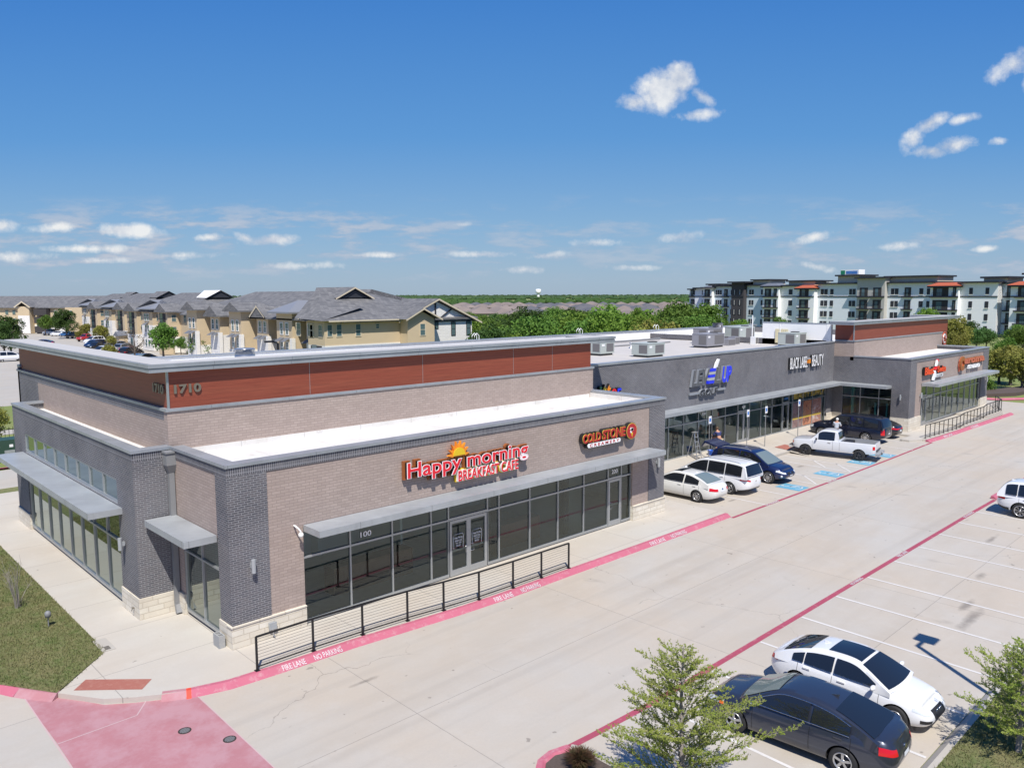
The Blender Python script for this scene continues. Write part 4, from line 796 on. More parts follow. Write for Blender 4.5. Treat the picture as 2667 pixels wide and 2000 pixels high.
# cafe door decals
for x,l in ((9.35,'white outlined cafe decal on the left door leaf'),(10.32,'white outlined cafe decal on the right door leaf')):
    o=thing('door_decal',l,'decal',(x,.11,1.4),0,'cafe decals on the double doors'); yy=.112
    b=MB(); b.tube([(x-.24,yy,1.12),(x-.26,yy,1.62),(x-.2,yy,1.7),(x+.2,yy,1.7),(x+.26,yy,1.62),(x+.24,yy,1.12)],.012,4); b.build('outline','sign_white',o)
    b=MB(); fit(b,'Happy Morning',x-.2,x+.2,1.5,1.6,yy,yy-.003,.01); fit(b,'BREAKFAST CAFE',x-.17,x+.17,1.4,1.47,yy,yy-.003,.01); fit(b,'7 AM - 3 PM',x-.14,x+.14,1.3,1.37,yy,yy-.003,.01); fit(b,'OPEN DAILY',x-.12,x+.12,1.2,1.27,yy,yy-.003,.01); b.build('lettering','sign_white',o)
# wall lamps
SC_=[((.70,-.0,2.57),'-y','silver wall lamp on the near brick corner pier'),((-1.34,5.55,2.47),'-x','silver wall lamp on the left block beside the last pane'),((22.32,0,2.65),'-y','silver wall lamp on the brick pier beside the white sedan'),((RX0,.65,2.75),'-x','silver wall lamp on the dark brick return of the far wing'),((58.75,.03,2.75),'-y','silver wall lamp left of the far shop glazing'),((76.2,0,2.75),'-y','silver wall lamp under the right end of the far canopy')]
lp=thing('wall_lamp',SC_[0][2],'wall lamp',(0,0,0),0,'silver cylinder wall lamps')
b=MB(); b.box(-.05,.05,-.09,0,-.07,.07); b.build('bracket','metal_silver',lp,True); b=MB(); b.lathe([(0,-.22),(.07,-.22),(.07,.22),(0,.22)],(0,-.15,0),16,smooth=False); b.build('lamp_body','metal_silver',lp,True)
for i,(l,fc,lb) in enumerate(SC_):
    o=lp if i==0 else copy_tree(lp); o.location=l; o.rotation_euler=(0,0,0 if fc=='-y' else -PI/2); o['label']=lb
# dome camera
o=thing('security_camera','white dome camera on a curved arm left of the canopy','camera',(2.3,0,3.3)); b=MB(); b.tube([(2.22,0,3.55),(2.2,-.12,3.56),(2.26,-.22,3.48),(2.33,-.24,3.36)],.03,8); b.build('arm','white_plastic',o); b=MB(); b.ball((2.33,-.24,3.26),.09,14); b.build('dome','white_plastic',o)
# wall box by the railing
o=thing('hose_box','small grey wall box with a pipe low on the stone base','utility box',(1.25,-.1,.3)); b=MB(); b.box(1.15,1.4,-.17,-.09,.32,.55); b.build('box','metal_silver',o); b=MB(); b.tube([(1.28,-.12,.32),(1.28,-.14,.12),(1.33,-.18,.06)],.025,6); b.build('pipe','bright_metal',o)
o=thing('tap','small brass tap low on the left stone corner','tap',(-1.34,4.9,.3)); b=MB(); b.tube([(-1.34,4.9,.3),(-1.42,4.9,.3),(-1.44,4.9,.22)],.02,6); b.build('spout','number_bronze',o); b=MB(); b.lathe([(.0,0),(.04,0),(.04,.01),(0,.01)],(-1.4,4.9,.34),8); b.build('wheel_handle','number_bronze',o)
# cinder blocks
for i in range(2):
    o=thing('cinder_block',('lower','upper')[i]+' grey cinder block of the two stacked at the near corner','block',(-.22,.55,.2*i),0,'cinder blocks at the near corner'); b=MB(); z0,z1=.2*i+.002,.2*i+.198
    for a in ((-.32,-.29,.33,.77),(-.15,-.12,.33,.77)): b.box(*a,z0,z1)
    for c in ((.33,.37),(.53,.57),(.73,.77)): b.box(-.29,-.15,*c,z0,z1)
    b.build('block','cinder',o)
# ================================================================ RAILINGS
def railing(pts,lab,h=1.07,nc=9,zs=None,cable=True,r=.028):
    o=thing('railing',lab,'railing',(pts[0][0],pts[0][1],zs[0] if zs else 0)); n=len(pts); z=zs or [0]*n
    for i,(x,y) in enumerate(pts):
        b=MB(); b.box(x-r,x+r,y-r,y+r,z[i],z[i]+h-.02); b.box(x-.07,x+.07,y-.07,y+.07,z[i],z[i]+.02); b.build('post','black_metal',o)
    b=MB()
    for i in range(n-1):
        (x0,y0),(x1,y1)=pts[i],pts[i+1]; d=Vector((x1-x0,y1-y0,0)).normalized(); q=Vector((-d.y,d.x,0))*.03
        b.add([(x0+q.x*s1,y0+q.y*s1,z[i]+h+dz) if e==0 else (x1+q.x*s1,y1+q.y*s1,z[i+1]+h+dz) for e in (0,1) for s1,dz in ((-1,-.045),(1,-.045),(1,0),(-1,0))],[(0,1,2,3)[::-1],(4,5,6,7),(0,1,5,4),(1,2,6,5),(2,3,7,6),(3,0,4,7)])
    b.build('top_rail','black_metal',o)
    b=MB()
    for i in range(n-1):
        (x0,y0),(x1,y1)=pts[i],pts[i+1]; b.tube([(x0,y0,z[i]+.12),(x1,y1,z[i+1]+.12)],.022,6,False)
    b.build('bottom_rail','black_metal',o)
    for j in range(nc):
        b=MB(); t=.2+j*(h-.3)/(nc-1)
        for i in range(n-1):
            (x0,y0),(x1,y1)=pts[i],pts[i+1]; b.tube([(x0,y0,z[i]+t),(x1,y1,z[i+1]+t)],.0055,4,False)
        b.build('cable','dark_grey',o)
railing([(-.12,-1.86),(1.75,-1.86),(3.52,-1.93),(5.25,-2.05),(6.7,-2.22),(8.25,-2.35),(9.95,-2.38),(11.5,-2.38),(13.1,-2.38)],'black cable railing along the pavement in front of the cafe')
rp_=[]; zz=[]
for i in range(22):
    t=i/21; x=54.3+t*18.6; y=-2.05-.3*min(1,t*3); rp_.append((x,y)); zz.append(0 if x<62 else (.12 if x<68 else .26))
for x,y in ((73.6,-2.0),(74.6,-1.6),(75.3,-1.2)): rp_.append((x,y)); zz.append(.26)
railing(rp_,'long black railing with many posts on the far ramp wall',1.05,7,zz,r=.022)
# ================================================================ ROOFTOP PLANT
def ac_unit(x0,x1,y0,y1,h,mt,lab,coil='x',z=6.56,grp='roof top air conditioning units'):
    o=thing('air_conditioner',lab,'air conditioner',((x0+x1)/2,(y0+y1)/2,z),0,grp)
    b=MB(); b.box(x0+.1,x1-.1,y0+.1,y1-.1,z,z+.15); b.build('curb','dark_grey',o)
    b=MB(); b.box(x0,x1,y0,y1,z+.15,z+h); b.box(x0-.02,x1+.02,y0-.02,y1+.02,z+h,z+h+.04); b.build('casing',mt,o)
    b=MB(); w=(x1-x0); b.box(x0+w*.42,x1-.12,y0-.015,y0,z+.3,z+h-.1); b.box(x0-.015,x0,y0+.1,y0+(y1-y0)*.55,z+.3,z+h-.1); b.build('coil','hvac_coil',o)
    b=MB(); b.lathe([(.05,.0),(.36,.0),(.38,.06),(.36,.06)],(x1-.5,(y0+y1)/2,z+h+.04),18); b.build('fan_guard','dark_grey',o)
    b=MB(); b.box(x0+.15,x0+.45,y0-.012,y0,z+h-.3,z+h-.15); b.build('sticker','sign_white',o)
    return o
ac_unit(34.9,36.5,14.2,15.6,1.0,'hvac_green','pale green roof unit partly behind the left roof edge')
ac_unit(36.0,38.0,10.7,12.2,.98,'hvac_green','large pale green roof unit nearest the golf sign')
ac_unit(47.6,50.3,13.2,14.7,1.15,'hvac_grey','large grey roof unit with dark coil above the blue sign')
ac_unit(52.6,55.2,16.4,17.9,1.35,'hvac_grey','second grey roof unit behind the first grey one')
ac_unit(56.2,56.9,17.4,18.1,1.7,'hvac_grey','tall narrow grey roof unit at the rear'); ac_unit(53.0,55.4,11.7,13.4,.0+1.35,'hvac_green','pale green roof unit beside the red far wing') if False else None
ac_unit(57.6,60.4,16.0,17.6,1.35,'hvac_green','tall pale green roof unit near the satellite dish')
ac_unit(50.8,52.4,12.2,13.2,.7,'hvac_grey','low grey condenser box in front of the pale green units') if False else None
def small_box(x,y,w,d,h,mt,nm,lab,cat,z=6.56):
    o=thing(nm,lab,cat,(x,y,z)); b=MB(); b.box(x-w/2,x+w/2,y-d/2,y+d/2,z,z+h); b.build('casing',mt,o); b=MB(); b.box(x-w/2+.05,x+w/2-.05,y-d/2-.01,y-d/2,z+.08,z+h-.08); b.build('grille','hvac_coil',o); return o
small_box(52.2,14.0,1.2,.8,.6,'hvac_grey','condenser','low grey condenser box on the roof beside the grey units','condenser'); small_box(53.9,14.4,.8,.7,.7,'hvac_grey','condenser','small dark condenser on the roof by the white pole','condenser'); small_box(55.0,13.0,.5,.5,.7,'white_plastic','condenser','narrow white condenser at the foot of the white pole','condenser')
ac_unit(54.0,56.0,8.6,10.2,1.15,'hvac_green','pale green roof unit right against the red far wing')
o=thing('louvre_screen','cream slatted louvre leaning on the white roof wall','louvre',(56.3,11.0,6.56)); b=MB(); [b.box(56.30,56.38,10.6+i*.18,10.69+i*.18,6.75,7.9) for i in range(6)]; b.box(56.32,56.37,10.5,11.7,6.7,7.95); b.build('slats','cream',o)
for x,y,h,l in ((55.3,13.4,2.6,'tall white vent pipe on the roof near the green units'),(55.3,10.7,1.9,'shorter white vent pipe on the roof beside the dish')):
    o=thing('vent_pipe',l,'pipe',(x,y,6.56)); b=MB(); b.tube([(x,y,6.56),(x,y,6.56+h)],.05,8); b.build('pipe','white_plastic',o); b=MB(); b.lathe([(.18,0),(.07,.2)],(x,y,6.56),12); b.build('flashing','white_plastic',o)
o=thing('satellite_dish','grey satellite dish on a stand on the roof','dish',(55.6,10.0,6.56)); b=MB(); b.lathe([(0,0),(.2,.03),(.38,.12),(.45,.2)],(0,0,0),20); Mx=Matrix.Translation((55.5,10.0,7.45))@Matrix.Rotation(R(-125),4,'Y')@Matrix.Rotation(R(20),4,'X'); b.v=[tuple(Mx@Vector(v)) for v in b.v]; b.build('dish','mid_grey',o); b=MB(); b.tube([(55.6,10,6.56),(55.6,10,7.4)],.03,6); b.box(55.3,55.9,9.7,10.3,6.56,6.6); b.build('stand','mid_grey',o)
for i,(x,y) in enumerate(((32.4,25.6),(45.3,25.6),(57.3,25.6))):
    o=thing('roof_ladder','white hooped ladder top on the rear parapet, '+('leftmost','middle','rightmost')[i]+' of three','ladder',(x,y,7.42),0,'ladder hoops on the rear parapet'); 
    for d in (0,.5): b=MB(); b.tube([(x+d*.0,y-.1+d*.6,7.4),(x+d*.0,y-.1+d*.6,7.75),(x+.25,y-.1+d*.6,7.95),(x+.5,y-.1+d*.6,7.75),(x+.5,y-.1+d*.6,7.4)],.03,6); b.build('hoop','white_plastic',o)
for x,y,l in ((30.6,19.5,'white roof vent cap left of the nearest green unit'),(33.5,16.8,'small white roof vent behind the left roof edge'),(43.2,17.8,'small white roof vent in the middle of the roof'),(45.0,17.2,'white roof vent beside the grey units')):
    o=thing('roof_vent',l,'vent',(x,y,6.56)); b=MB(); b.tube([(x,y,6.56),(x,y,7.0)],.08,8); b.build('pipe','white_plastic',o); b=MB(); b.lathe([(.2,0),(.09,.15)],(x,y,6.56),12); b.lathe([(0,.52),(.16,.46),(.16,.4),(0,.4)],(x,y,6.56),12); b.build('cap','vent_metal',o)
o=thing('roof_duct','long low grey duct pipe lying across the roof','duct',(45,22,6.6)); b=MB(); b.tube([(37,23.2,6.62),(45,22.6,6.75),(54,22.6,6.75)],.09,8); b.tube([(42.5,20,6.62),(52,20,6.62)],.06,8); b.build('pipe','mid_grey',o)
o=thing('roof_fan','round shiny exhaust fan on the left roof behind the red band','fan',(4.6,8.2,6.5)); b=MB(); b.box(4.1,5.1,7.7,8.7,6.5,8.35); b.build('curb','membrane',o); b=MB(); b.lathe([(.62,8.35),(.65,8.4),(.42,8.42),(.40,8.85),(.44,8.88),(.40,8.9),(0,8.92)],(4.6,8.2,0),24); b.build('hood','vent_metal',o)
o=thing('roof_grille','long low pale louvred vent on the left roof','vent',(9.2,9.2,6.5)); b=MB(); b.box(7.8,10.6,8.8,9.6,6.5,8.28); b.build('casing','hvac_green',o); b=MB(); [b.box(7.85,10.55,8.78,8.80,7.75+i*.09,7.79+i*.09) for i in range(6)]; b.build('slats','dark_grey',o)
o=thing('lamp_post','dark curved lamp post standing behind the rear parapet','street lamp',(23.0,41,0)); b=MB(); b.tube([(23,41,0),(23,41,6.9),(22.6,41.2,7.1)],.09,8); b.build('post','black_metal',o); b=MB(); b.box(21.9,22.7,41.05,41.35,7.0,7.15); b.build('lamp_head','black_metal',o)
# sign posts for the accessible bays
SP=[((31.0,2.65),2.95),((34.1,3.3),2.9),((37.9,2.9),2.9),((41.9,3.9),2.9)]
sp_=thing('sign_post','x','sign post',(0,0,0),0,'accessible parking sign posts')
b=MB(); b.tube([(0,0,-.02),(0,0,2.95)],.03,6); b.build('post','mid_grey',sp_,True); b=MB(); b.box(-.16,.16,-.05,-.035,2.45,2.95); s_=b.build('plate','sign_white',sp_,True); b=MB(); b.box(-.1,.1,-.054,-.05,2.58,2.82); b.build('symbol','tag_blue',s_,True)
lab=['white and blue parking sign on a post beside the aluminium ladder','white and blue parking sign on a post in front of the golf shop doors','white and blue parking sign on a post right of the golf shop doors','white and blue parking sign on a post before the beauty posters']
SPX=[(35.15,5.0),(39.6,4.75),(42.06,4.7),(47.2,4.75)]
for i,(x,y) in enumerate(SPX):
    o=sp_ if i==0 else copy_tree(sp_); o.location=(x,y,.1); o['label']=lab[i]
# step ladder and bucket
o=thing('step_ladder','aluminium step ladder standing open by the shop glass','ladder',(34.6,5.8,.18)); z0=.18
for s_ in (0,1):
    b=MB(); x=34.3+s_*.55; xt=34.42+s_*.34; b.tube([(x,5.35,z0),(xt,5.7,z0+1.75)],.03,5); b.build('rail','bright_metal',o); b=MB(); b.tube([(x,6.15,z0),(xt,5.78,z0+1.75)],.02,5); b.build('leg','bright_metal',o)
for i in range(5): t=(i+.8)/5.8; b=MB(); b.box(34.3+.12*t,34.85-.09*t,5.33+.35*t,5.45+.35*t,z0+1.75*t-.02,z0+1.75*t+.01); b.build('step','aluminium',o)
b=MB(); b.box(34.40,34.78,5.6,5.9,z0+1.74,z0+1.79); b.build('top_cap','mid_grey',o)
o=thing('bucket','bright blue bucket on the pavement between ladder and sign post','bucket',(36.3,5.6,.15)); b=MB(); b.lathe([(0,0),(.14,0),(.19,.36),(.2,.37),(.18,.36),(.13,.03)],(36.3,5.6,.15),16); b.build('body','bucket_blue',o); b=MB(); b.tube([(36.11,5.6,.5),(36.2,5.5,.4),(36.4,5.5,.4),(36.49,5.6,.5)],.01,5); b.build('handle','bright_metal',o)
# green utility boxes and fence at the far left
o=thing('transformer_box','dark green electrical cabinet with pale stickers','electrical cabinet',(0.6,38.6,0)); b=MB(); b.box(-1.3,2.3,38.2,39.6,-.05,1.45); b.build('cabinet','transformer_green',o)
for x in (.9,1.7): b=MB(); b.box(x,x+.22,38.185,38.2,.95,1.13); b.build('sticker','sign_white',o)
b=MB(); b.box(1.4,2.0,38.185,38.2,.5,.75); b.build('label_plate','metal_silver',o)
o=thing('metal_fence','black metal picket fence beyond the green cabinet','fence',(-3,44,0))
for i in range(40): b=MB(); x=-6+i*.26; b.box(x,x+.03,43.98,44.0,0,1.5); b.build('picket','black_metal',o)
for z in (.25,1.3): b=MB(); b.box(-6,4.5,43.96,43.98,z,z+.05); b.build('rail','black_metal',o)
# ================================================================ VEHICLES
def interp(P,x):
    if x<=P[0][0]: return P[0][1]
    for (a,b),(c,d) in zip(P,P[1:]):
        if x<=c:
            t=(x-a)/(c-a); t=t*t*(3-2*t)*.35+t*.65; return b+(d-b)*t
    return P[-1][1]
class Hull:
    """closed pillow-shaped car body: x forward, y left"""
    K=[0,.10,.24,.42,.60,.76,.88,.95,1.0]
    def __init__(s,L,W,zs,zb,inset,nf=3.2,nr=3.6,crown=.05,N=112):
        s.a=L/2;s.b=W/2;s.zs=zs;s.zb=zb;s.ins=inset;s.crown=crown
        raw=[]
        M=1600
        for i in range(M+1):
            th=2*PI*i/M; c,sn=math.cos(th),math.sin(th); n=nf if c>0 else nr
            # flatter nose than side: blend exponent
            raw.append((s.a*math.copysign(abs(c)**(2/(n+1.6)),c), s.b*math.copysign(abs(sn)**(2/(n+2.2)),sn)))
        cum=[0]
        for p,q in zip(raw,raw[1:]): cum.append(cum[-1]+math.hypot(q[0]-p[0],q[1]-p[1]))
        s.per=cum[-1]; s.plan=[]; j=0; s.N=N
        for i in range(N):
            t=s.per*i/N
            while cum[j+1]<t: j+=1
            f=(t-cum[j])/(cum[j+1]-cum[j]+1e-9); s.plan.append((raw[j][0]+(raw[j+1][0]-raw[j][0])*f,raw[j][1]+(raw[j+1][1]-raw[j][1])*f))
        s.grid=[[s._pt(i,k) for k in s.K] for i in range(N)]
    def _pt(s,i,k):
        x,y=s.plan[i]; p=s.plan[i-1]; q=s.plan[(i+1)%s.N]; tx,ty=q[0]-p[0],q[1]-p[1]; l=math.hypot(tx,ty); nx,ny=ty/l,-tx/l
        d=interp(s.ins,k); endf=abs(nx)
        d2=interp(s.fins,k) if nx>0 else interp(s.rins,k)
        dd=d*(1-endf)+d2*endf
        X,Y=x-nx*dd,y-ny*dd; zb,zt=interp(s.zb,x),interp(s.zs,x)
        return Vector((X,Y,zb+(zt-zb)*k))
    fins=[(0,.10),(.2,.02),(.45,.0),(.7,.05),(.9,.16),(1,.30)]
    rins=[(0,.10),(.2,.02),(.5,.0),(.8,.05),(1,.14)]
    def at(s,d,k):
        """point on the flank: d metres along the perimeter from the nose centre (left positive)"""
        t=(d%s.per)/s.per*s.N; i=int(t)%s.N; f=t-int(t); j=0
        while j<len(s.K)-2 and s.K[j+1]<k: j+=1
        g=(k-s.K[j])/(s.K[j+1]-s.K[j]); A=s.grid[i]; B=s.grid[(i+1)%s.N]
        return (A[j].lerp(A[j+1],g)).lerp(B[j].lerp(B[j+1],g),f)
    def nrm(s,d,k):
        a=s.at(d+.02,k)-s.at(d-.02,k); b=s.at(d,min(1,k+.02))-s.at(d,max(0,k-.02)); n=b.cross(a); n.normalize(); c=s.at(d,k)
        if n.x*c.x/s.a**2+n.y*c.y/s.b**2<0: n=-n
        return n
    def body(s,mb):
        N=s.N; nk=len(s.K); vs=[p for r in s.grid for p in r]; fs=[(i*nk+j,((i+1)%N)*nk+j,((i+1)%N)*nk+j+1,i*nk+j+1) for i in range(N) for j in range(nk-1)]
        # top and bottom caps: rows between mirrored points
        M=10
        for top in (True,False):
            idx=[]; h=N//2
            for i in range(0,h+1):
                A=s.grid[i][-1 if top else 0]; B=s.grid[(N-i)%N][-1 if top else 0]; row=[]
                if i in (0,h): row=[(i%N)*nk+(nk-1 if top else 0)]*(M+1)
                else:
                    for m_ in range(M+1):
                        if m_==0: row.append(i*nk+(nk-1 if top else 0)); continue
                        if m_==M: row.append((N-i)*nk+(nk-1 if top else 0)); continue
                        t=m_/M; p=A.lerp(B,t); w=abs(A.y)/s.b
                        if top: p.z+=s.crown*(1-(2*t-1)**2)*w; 
                        row.append(len(vs)); vs.append(p)
                idx.append(row)
            for r0,r1 in zip(idx,idx[1:]):
                for m_ in range(M):
                    q=[r0[m_],r0[m_+1],r1[m_+1],r1[m_]]; q2=[]
                    for v in q:
                        if v not in q2: q2.append(v)
                    if len(q2)>2: fs.append(tuple(q2 if top else q2[::-1]))
        mb.add(vs,fs,True)
    def patch(s,mb,d0,d1,k0,k1,off=.006,nd=10,nk=4,fn=None):
        """panel lying on the flank; fn(t) may give (k0,k1) along it"""
        vs=[]
        for i in range(nd+1):
            t=i/nd; a,b=fn(t) if fn else (k0,k1)
            for j in range(nk+1):
                d=d0+(d1-d0)*t; k=a+(b-a)*j/nk; vs.append(s.at(d,k)+s.nrm(d,k)*off)
        mb.add(vs,[(i*(nk+1)+j,(i+1)*(nk+1)+j,(i+1)*(nk+1)+j+1,i*(nk+1)+j+1) for i in range(nd) for j in range(nk)],True); return mb
    def d_of_x(s,x):
        best=min(range(s.N//2),key=lambda i:abs(s.plan[i][0]-x)+(10 if abs(s.plan[i][1])<s.b*.9 else 0)); return s.per*best/s.N
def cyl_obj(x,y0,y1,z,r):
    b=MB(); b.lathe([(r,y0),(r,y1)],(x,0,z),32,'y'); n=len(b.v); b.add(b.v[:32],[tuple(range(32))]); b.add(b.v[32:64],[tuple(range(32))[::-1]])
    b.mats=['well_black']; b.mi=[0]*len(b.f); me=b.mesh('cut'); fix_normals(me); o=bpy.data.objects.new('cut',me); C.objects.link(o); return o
def box_obj(x0,x1,y0,y1,z0,z1,mt='bed_grey'):
    b=MB(); b.box(x0,x1,y0,y1,z0,z1); b.mats=[mt]; b.mi=[0]*len(b.f); o=bpy.data.objects.new('cut',b.mesh('cut')); C.objects.link(o); return o
def carve(me,cutters):
    o=bpy.data.objects.new('tmp',me); C.objects.link(o)
    for c in cutters:
        md=o.modifiers.new('b','BOOLEAN'); md.operation='DIFFERENCE'; md.solver='EXACT'; md.object=c; md.material_mode='TRANSFER'
    dg=bpy.context.evaluated_depsgraph_get(); r=bpy.data.meshes.new_from_object(o.evaluated_get(dg))
    bpy.data.objects.remove(o)
    for c in cutters: bpy.data.objects.remove(c)
    return r
def make_wheel(parent,x,y,Rw,side,spokes=5,rim='rim_silver',tw=.21,seg=36,style=0,rr=.66):
    """side +1 = left"""
    b=MB(); s=side; o_=tw/2
    prof=[(Rw*rr,-o_*.9),(Rw*.9,-o_),(Rw*.975,-o_*.8),(Rw,-o_*.5),(Rw,o_*.5),(Rw*.975,o_*.8),(Rw*.9,o_),(Rw*rr,o_*.9)]
    b.lathe(prof,(x,y,Rw),seg,'y'); w_=b.build('wheel','rubber',parent,True); w_['cat_']=0; del w_['cat_']
    b=MB().use('rim_dark'); yo=y+s*o_
    b.lathe([(Rw*rr+.002,-s*o_*.9),(Rw*rr-.01,-s*.05),(0,-s*.05)],(x,yo,Rw),seg,'y')
    b.use(rim); b.lathe([(Rw*rr,-s*.012),(Rw*rr+.004,0.0),(Rw*rr-.018,s*.004),(Rw*rr-.035,-s*.03)],(x,yo,Rw),seg,'y')
    b.lathe([(.0,-s*.008),(.045,-s*.008),(.06,-s*.03)],(x,yo,Rw),12,'y')
    for i in range(spokes):
        a=2*PI*i/spokes+.3
        def pt(r,da,dy): return (x+r*math.cos(a+da),yo+s*dy,Rw+r*math.sin(a+da))
        w0=.30 if spokes<=5 else (.2 if spokes<8 else .13)
        if style==1: 
            for sgn in (-1,1): b.add([pt(.05,0,-.02),pt(Rw*rr-.02,sgn*w0*.75-.07,-.014),pt(Rw*rr-.02,sgn*w0*.75+.07,-.014)],[(0,1,2)])
        else: b.add([pt(.05,-.6,-.018),pt(.05,.6,-.018),pt(Rw*rr-.02,w0*.55,-.014),pt(Rw*rr-.02,-w0*.55,-.014)],[(0,1,2,3)])
    b.build('rim',None,w_,True)
    return w_
def make_car(name,label,cat,S,loc,head,group=None,lowres=False):
    """S: dictionary of sizes; head: angle of the nose, degrees from +x"""
    o=thing(name,label,cat,loc,R(head),group); P=S['paint']; L,W,H=S['L'],S['W'],S['H']; Rw=S.get('Rw',.335); xf,xr=S['xf'],S['xr']
    Hl=Hull.__new__(Hull)
    if 'fins' in S: Hl.fins=S['fins']
    if 'rins' in S: Hl.rins=S['rins']
    Hl.__init__(L,W,S['zs'],S.get('zb',[(-L/2,.34),(-L/2+.5,.24),(L/2-.7,.22),(L/2,.27)]),S.get('ins',[(0,.09),(.12,.03),(.4,.0),(.62,.015),(.74,.035),(.9,.075),(1,.15)]),S.get('nf',3.0),S.get('nr',3.4),S.get('crown',.055),56 if lowres else 128)
    b=MB().use(P); b.use('well_black'); b.use(P); Hl.body(b); me=b.mesh('hull'); fix_normals(me)
    if not lowres:
        cut=[]
        for x in (xf,xr):
            for s in (-1,1): cut.append(cyl_obj(x,s*(W/2-.36),s*(W/2+.2),Rw*1.0,Rw*1.17))
        if 'bed' in S: cut.append(box_obj(*S['bed']))
        me2=carve(me,cut); bpy.data.meshes.remove(me); me=me2
    # cabin --------------------------------------------------
    cab=S['cab']; zb_=S['belt']; wb,wt=S['wb'],S['wt']; top=max(z for x,z in cab)
    def hw(z): 
        t=max(0,min(1,(z-zb_)/(top-zb_))); return wb+(wt-wb)*t**1.25
    # smooth profile
    prof=[]
    n=len(cab)
    for i in range(n-1):
        p0=cab[max(i-1,0)];p1=cab[i];p2=cab[i+1];p3=cab[min(i+2,n-1)]; steps=3 if lowres else 6
        for j in range(steps):
            t=j/steps; f=lambda a,b,c,d:.5*((2*b)+(-a+c)*t+(2*a-5*b+4*c-d)*t*t+(-a+3*b-3*c+d)*t**3)
            prof.append((f(p0[0],p1[0],p2[0],p3[0]),f(p0[1],p1[1],p2[1],p3[1])))
    prof.append(cab[-1])
    def pz(x):
        for (a,c),(d,e) in zip(prof,prof[1:]):
            if a<=x<=d or d<=x<=a: return c+(e-c)*((x-a)/(d-a) if d!=a else 0)
        return zb_
    M=8; vs=[]; U=[-1,-.93,-.7,-.35,0,.35,.7,.93,1]
    for (x,z) in prof:
        w_=hw(z); roofness=max(0,min(1,(z-zb_)/(top-zb_)))
        vs.append(Vector((x,-wb,zb_-.12)))
        for u in U:
            dz=-.035*roofness if abs(u)==1 else 0
            bow=.10*(1-u*u)*(1-roofness)*(1 if x>0 else -.6)
            vs.append(Vector((x+bow,u*w_,z+dz+.03*(1-u*u)*roofness)))
        vs.append(Vector((x,wb,zb_-.12)))
    c=len(U)+2; fs=[(i*c+j,i*c+j+1,(i+1)*c+j+1,(i+1)*c+j) for i in range(len(prof)-1) for j in range(c-1)]
    fs.append(tuple(range(c))); fs.append(tuple(range((len(prof)-1)*c,len(prof)*c))[::-1])
    fs+= [(i*c,(i+1)*c,(i+1)*c+c-1,i*c+c-1) for i in range(len(prof)-1)]
    cb=MB().use(P); cb.add(vs,fs,True); mc=cb.mesh('cab'); fix_normals(mc)
    bm=bmesh.new(); bm.from_mesh(me); bm.from_mesh(mc); me3=bpy.data.meshes.new('body')
    bm.to_mesh(me3); bm.free()
    for x in (me.materials if len(me.materials) else [MT[P]]): me3.materials.append(x)
    if not len(me3.materials): me3.materials.append(MT[P])
    # cabin faces must use the paint slot
    slot=[m_.name for m_ in me3.materials].index(P); nb=len(me3.polygons)-len(mc.polygons)
    for p_ in me3.polygons[nb:] if False else []: pass
    for i in range(nb,len(me3.polygons)): me3.polygons[i].material_index=slot
    bm=bmesh.new(); bm.from_mesh(me3)
    for f in bm.faces: f.smooth=True
    for e in bm.edges:
        if len(e.link_faces)==2 and e.calc_face_angle(0)>R(38): e.smooth=False
    bm.to_mesh(me3); bm.free(); bpy.data.meshes.remove(me); bpy.data.meshes.remove(mc)
    bo=bpy.data.objects.new('body',me3); C.objects.link(bo); bo.parent=o
    # glass ---------------------------------------------------
    def side_pane(xa,xb,s,mt='car_glass'):
        g=MB(); V=[]; n_=6 if lowres else 14; z0=zb_+S.get('gl',.03)
        for i in range(n_+1):
            x=xa+(xb-xa)*i/n_; z1=min(pz(x)-.075,top-.075); z1=max(z1,z0+.01)
            for j in range(4): z=z0+(z1-z0)*j/3; V.append((x,s*(hw(z)+.012+.018*max(0,(z-top+.1)/.1)*0),z))
        g.add(V,[(i*4+j,(i+1)*4+j,(i+1)*4+j+1,i*4+j+1) for i in range(n_) for j in range(3)],True); return g.build('window',mt,bo,True)
    for (xa,xb) in S['panes']:
        for s in (-1,1): side_pane(xa,xb,s)
    if S.get('chrome'):
        for s in (-1,1):
            g=MB(); xa=min(p[0] for p in S['panes']); xb=max(p[1] for p in S['panes']); pts=[(xa+(xb-xa)*i/20,s*(hw(max(zb_+.03,min(pz(xa+(xb-xa)*i/20)-.065,top-.065)))+.012),max(zb_+.03,min(pz(xa+(xb-xa)*i/20)-.065,top-.065))) for i in range(21)]
            g.tube(pts,.011,4); g.tube([(xa,s*(wb+.012),zb_+.02),(xb,s*(wb+.012),zb_+.02)],.012,4); g.build('window_trim','chrome',bo,True)
    def screen(xa,xb,front,mt,nm,off=.012,um=.9):
        g=MB(); V=[]; n_=6
        xs_=[xa+(xb-xa)*i/n_ for i in range(n_+1)]; us=[-um,-.6,-.3,0,.3,.6,um]
        for x in xs_:
            z=pz(x); w_=hw(z); rf_=max(0,min(1,(z-zb_)/(top-zb_)))
            for u in us: 
                bow=.10*(1-u*u)*(1-rf_)*(1 if x>0 else -.6)
                V.append((x+bow+(off if front else -off),u*w_,z+.03*(1-u*u)*rf_+off))
        k=len(us); g.add(V,[(i*k+j,(i+1)*k+j,(i+1)*k+j+1,i*k+j+1) for i in range(n_) for j in range(k-1)],True); g.build(nm,mt,bo,True)
    screen(*S['wind'],True,S.get('windm','car_glass'),'windscreen'); screen(*S['rear'],False,S.get('rearm','car_glass'),'rear_window')
    if 'sunroof' in S: screen(*S['sunroof'],True,'car_glass','sunroof',.006,.78)
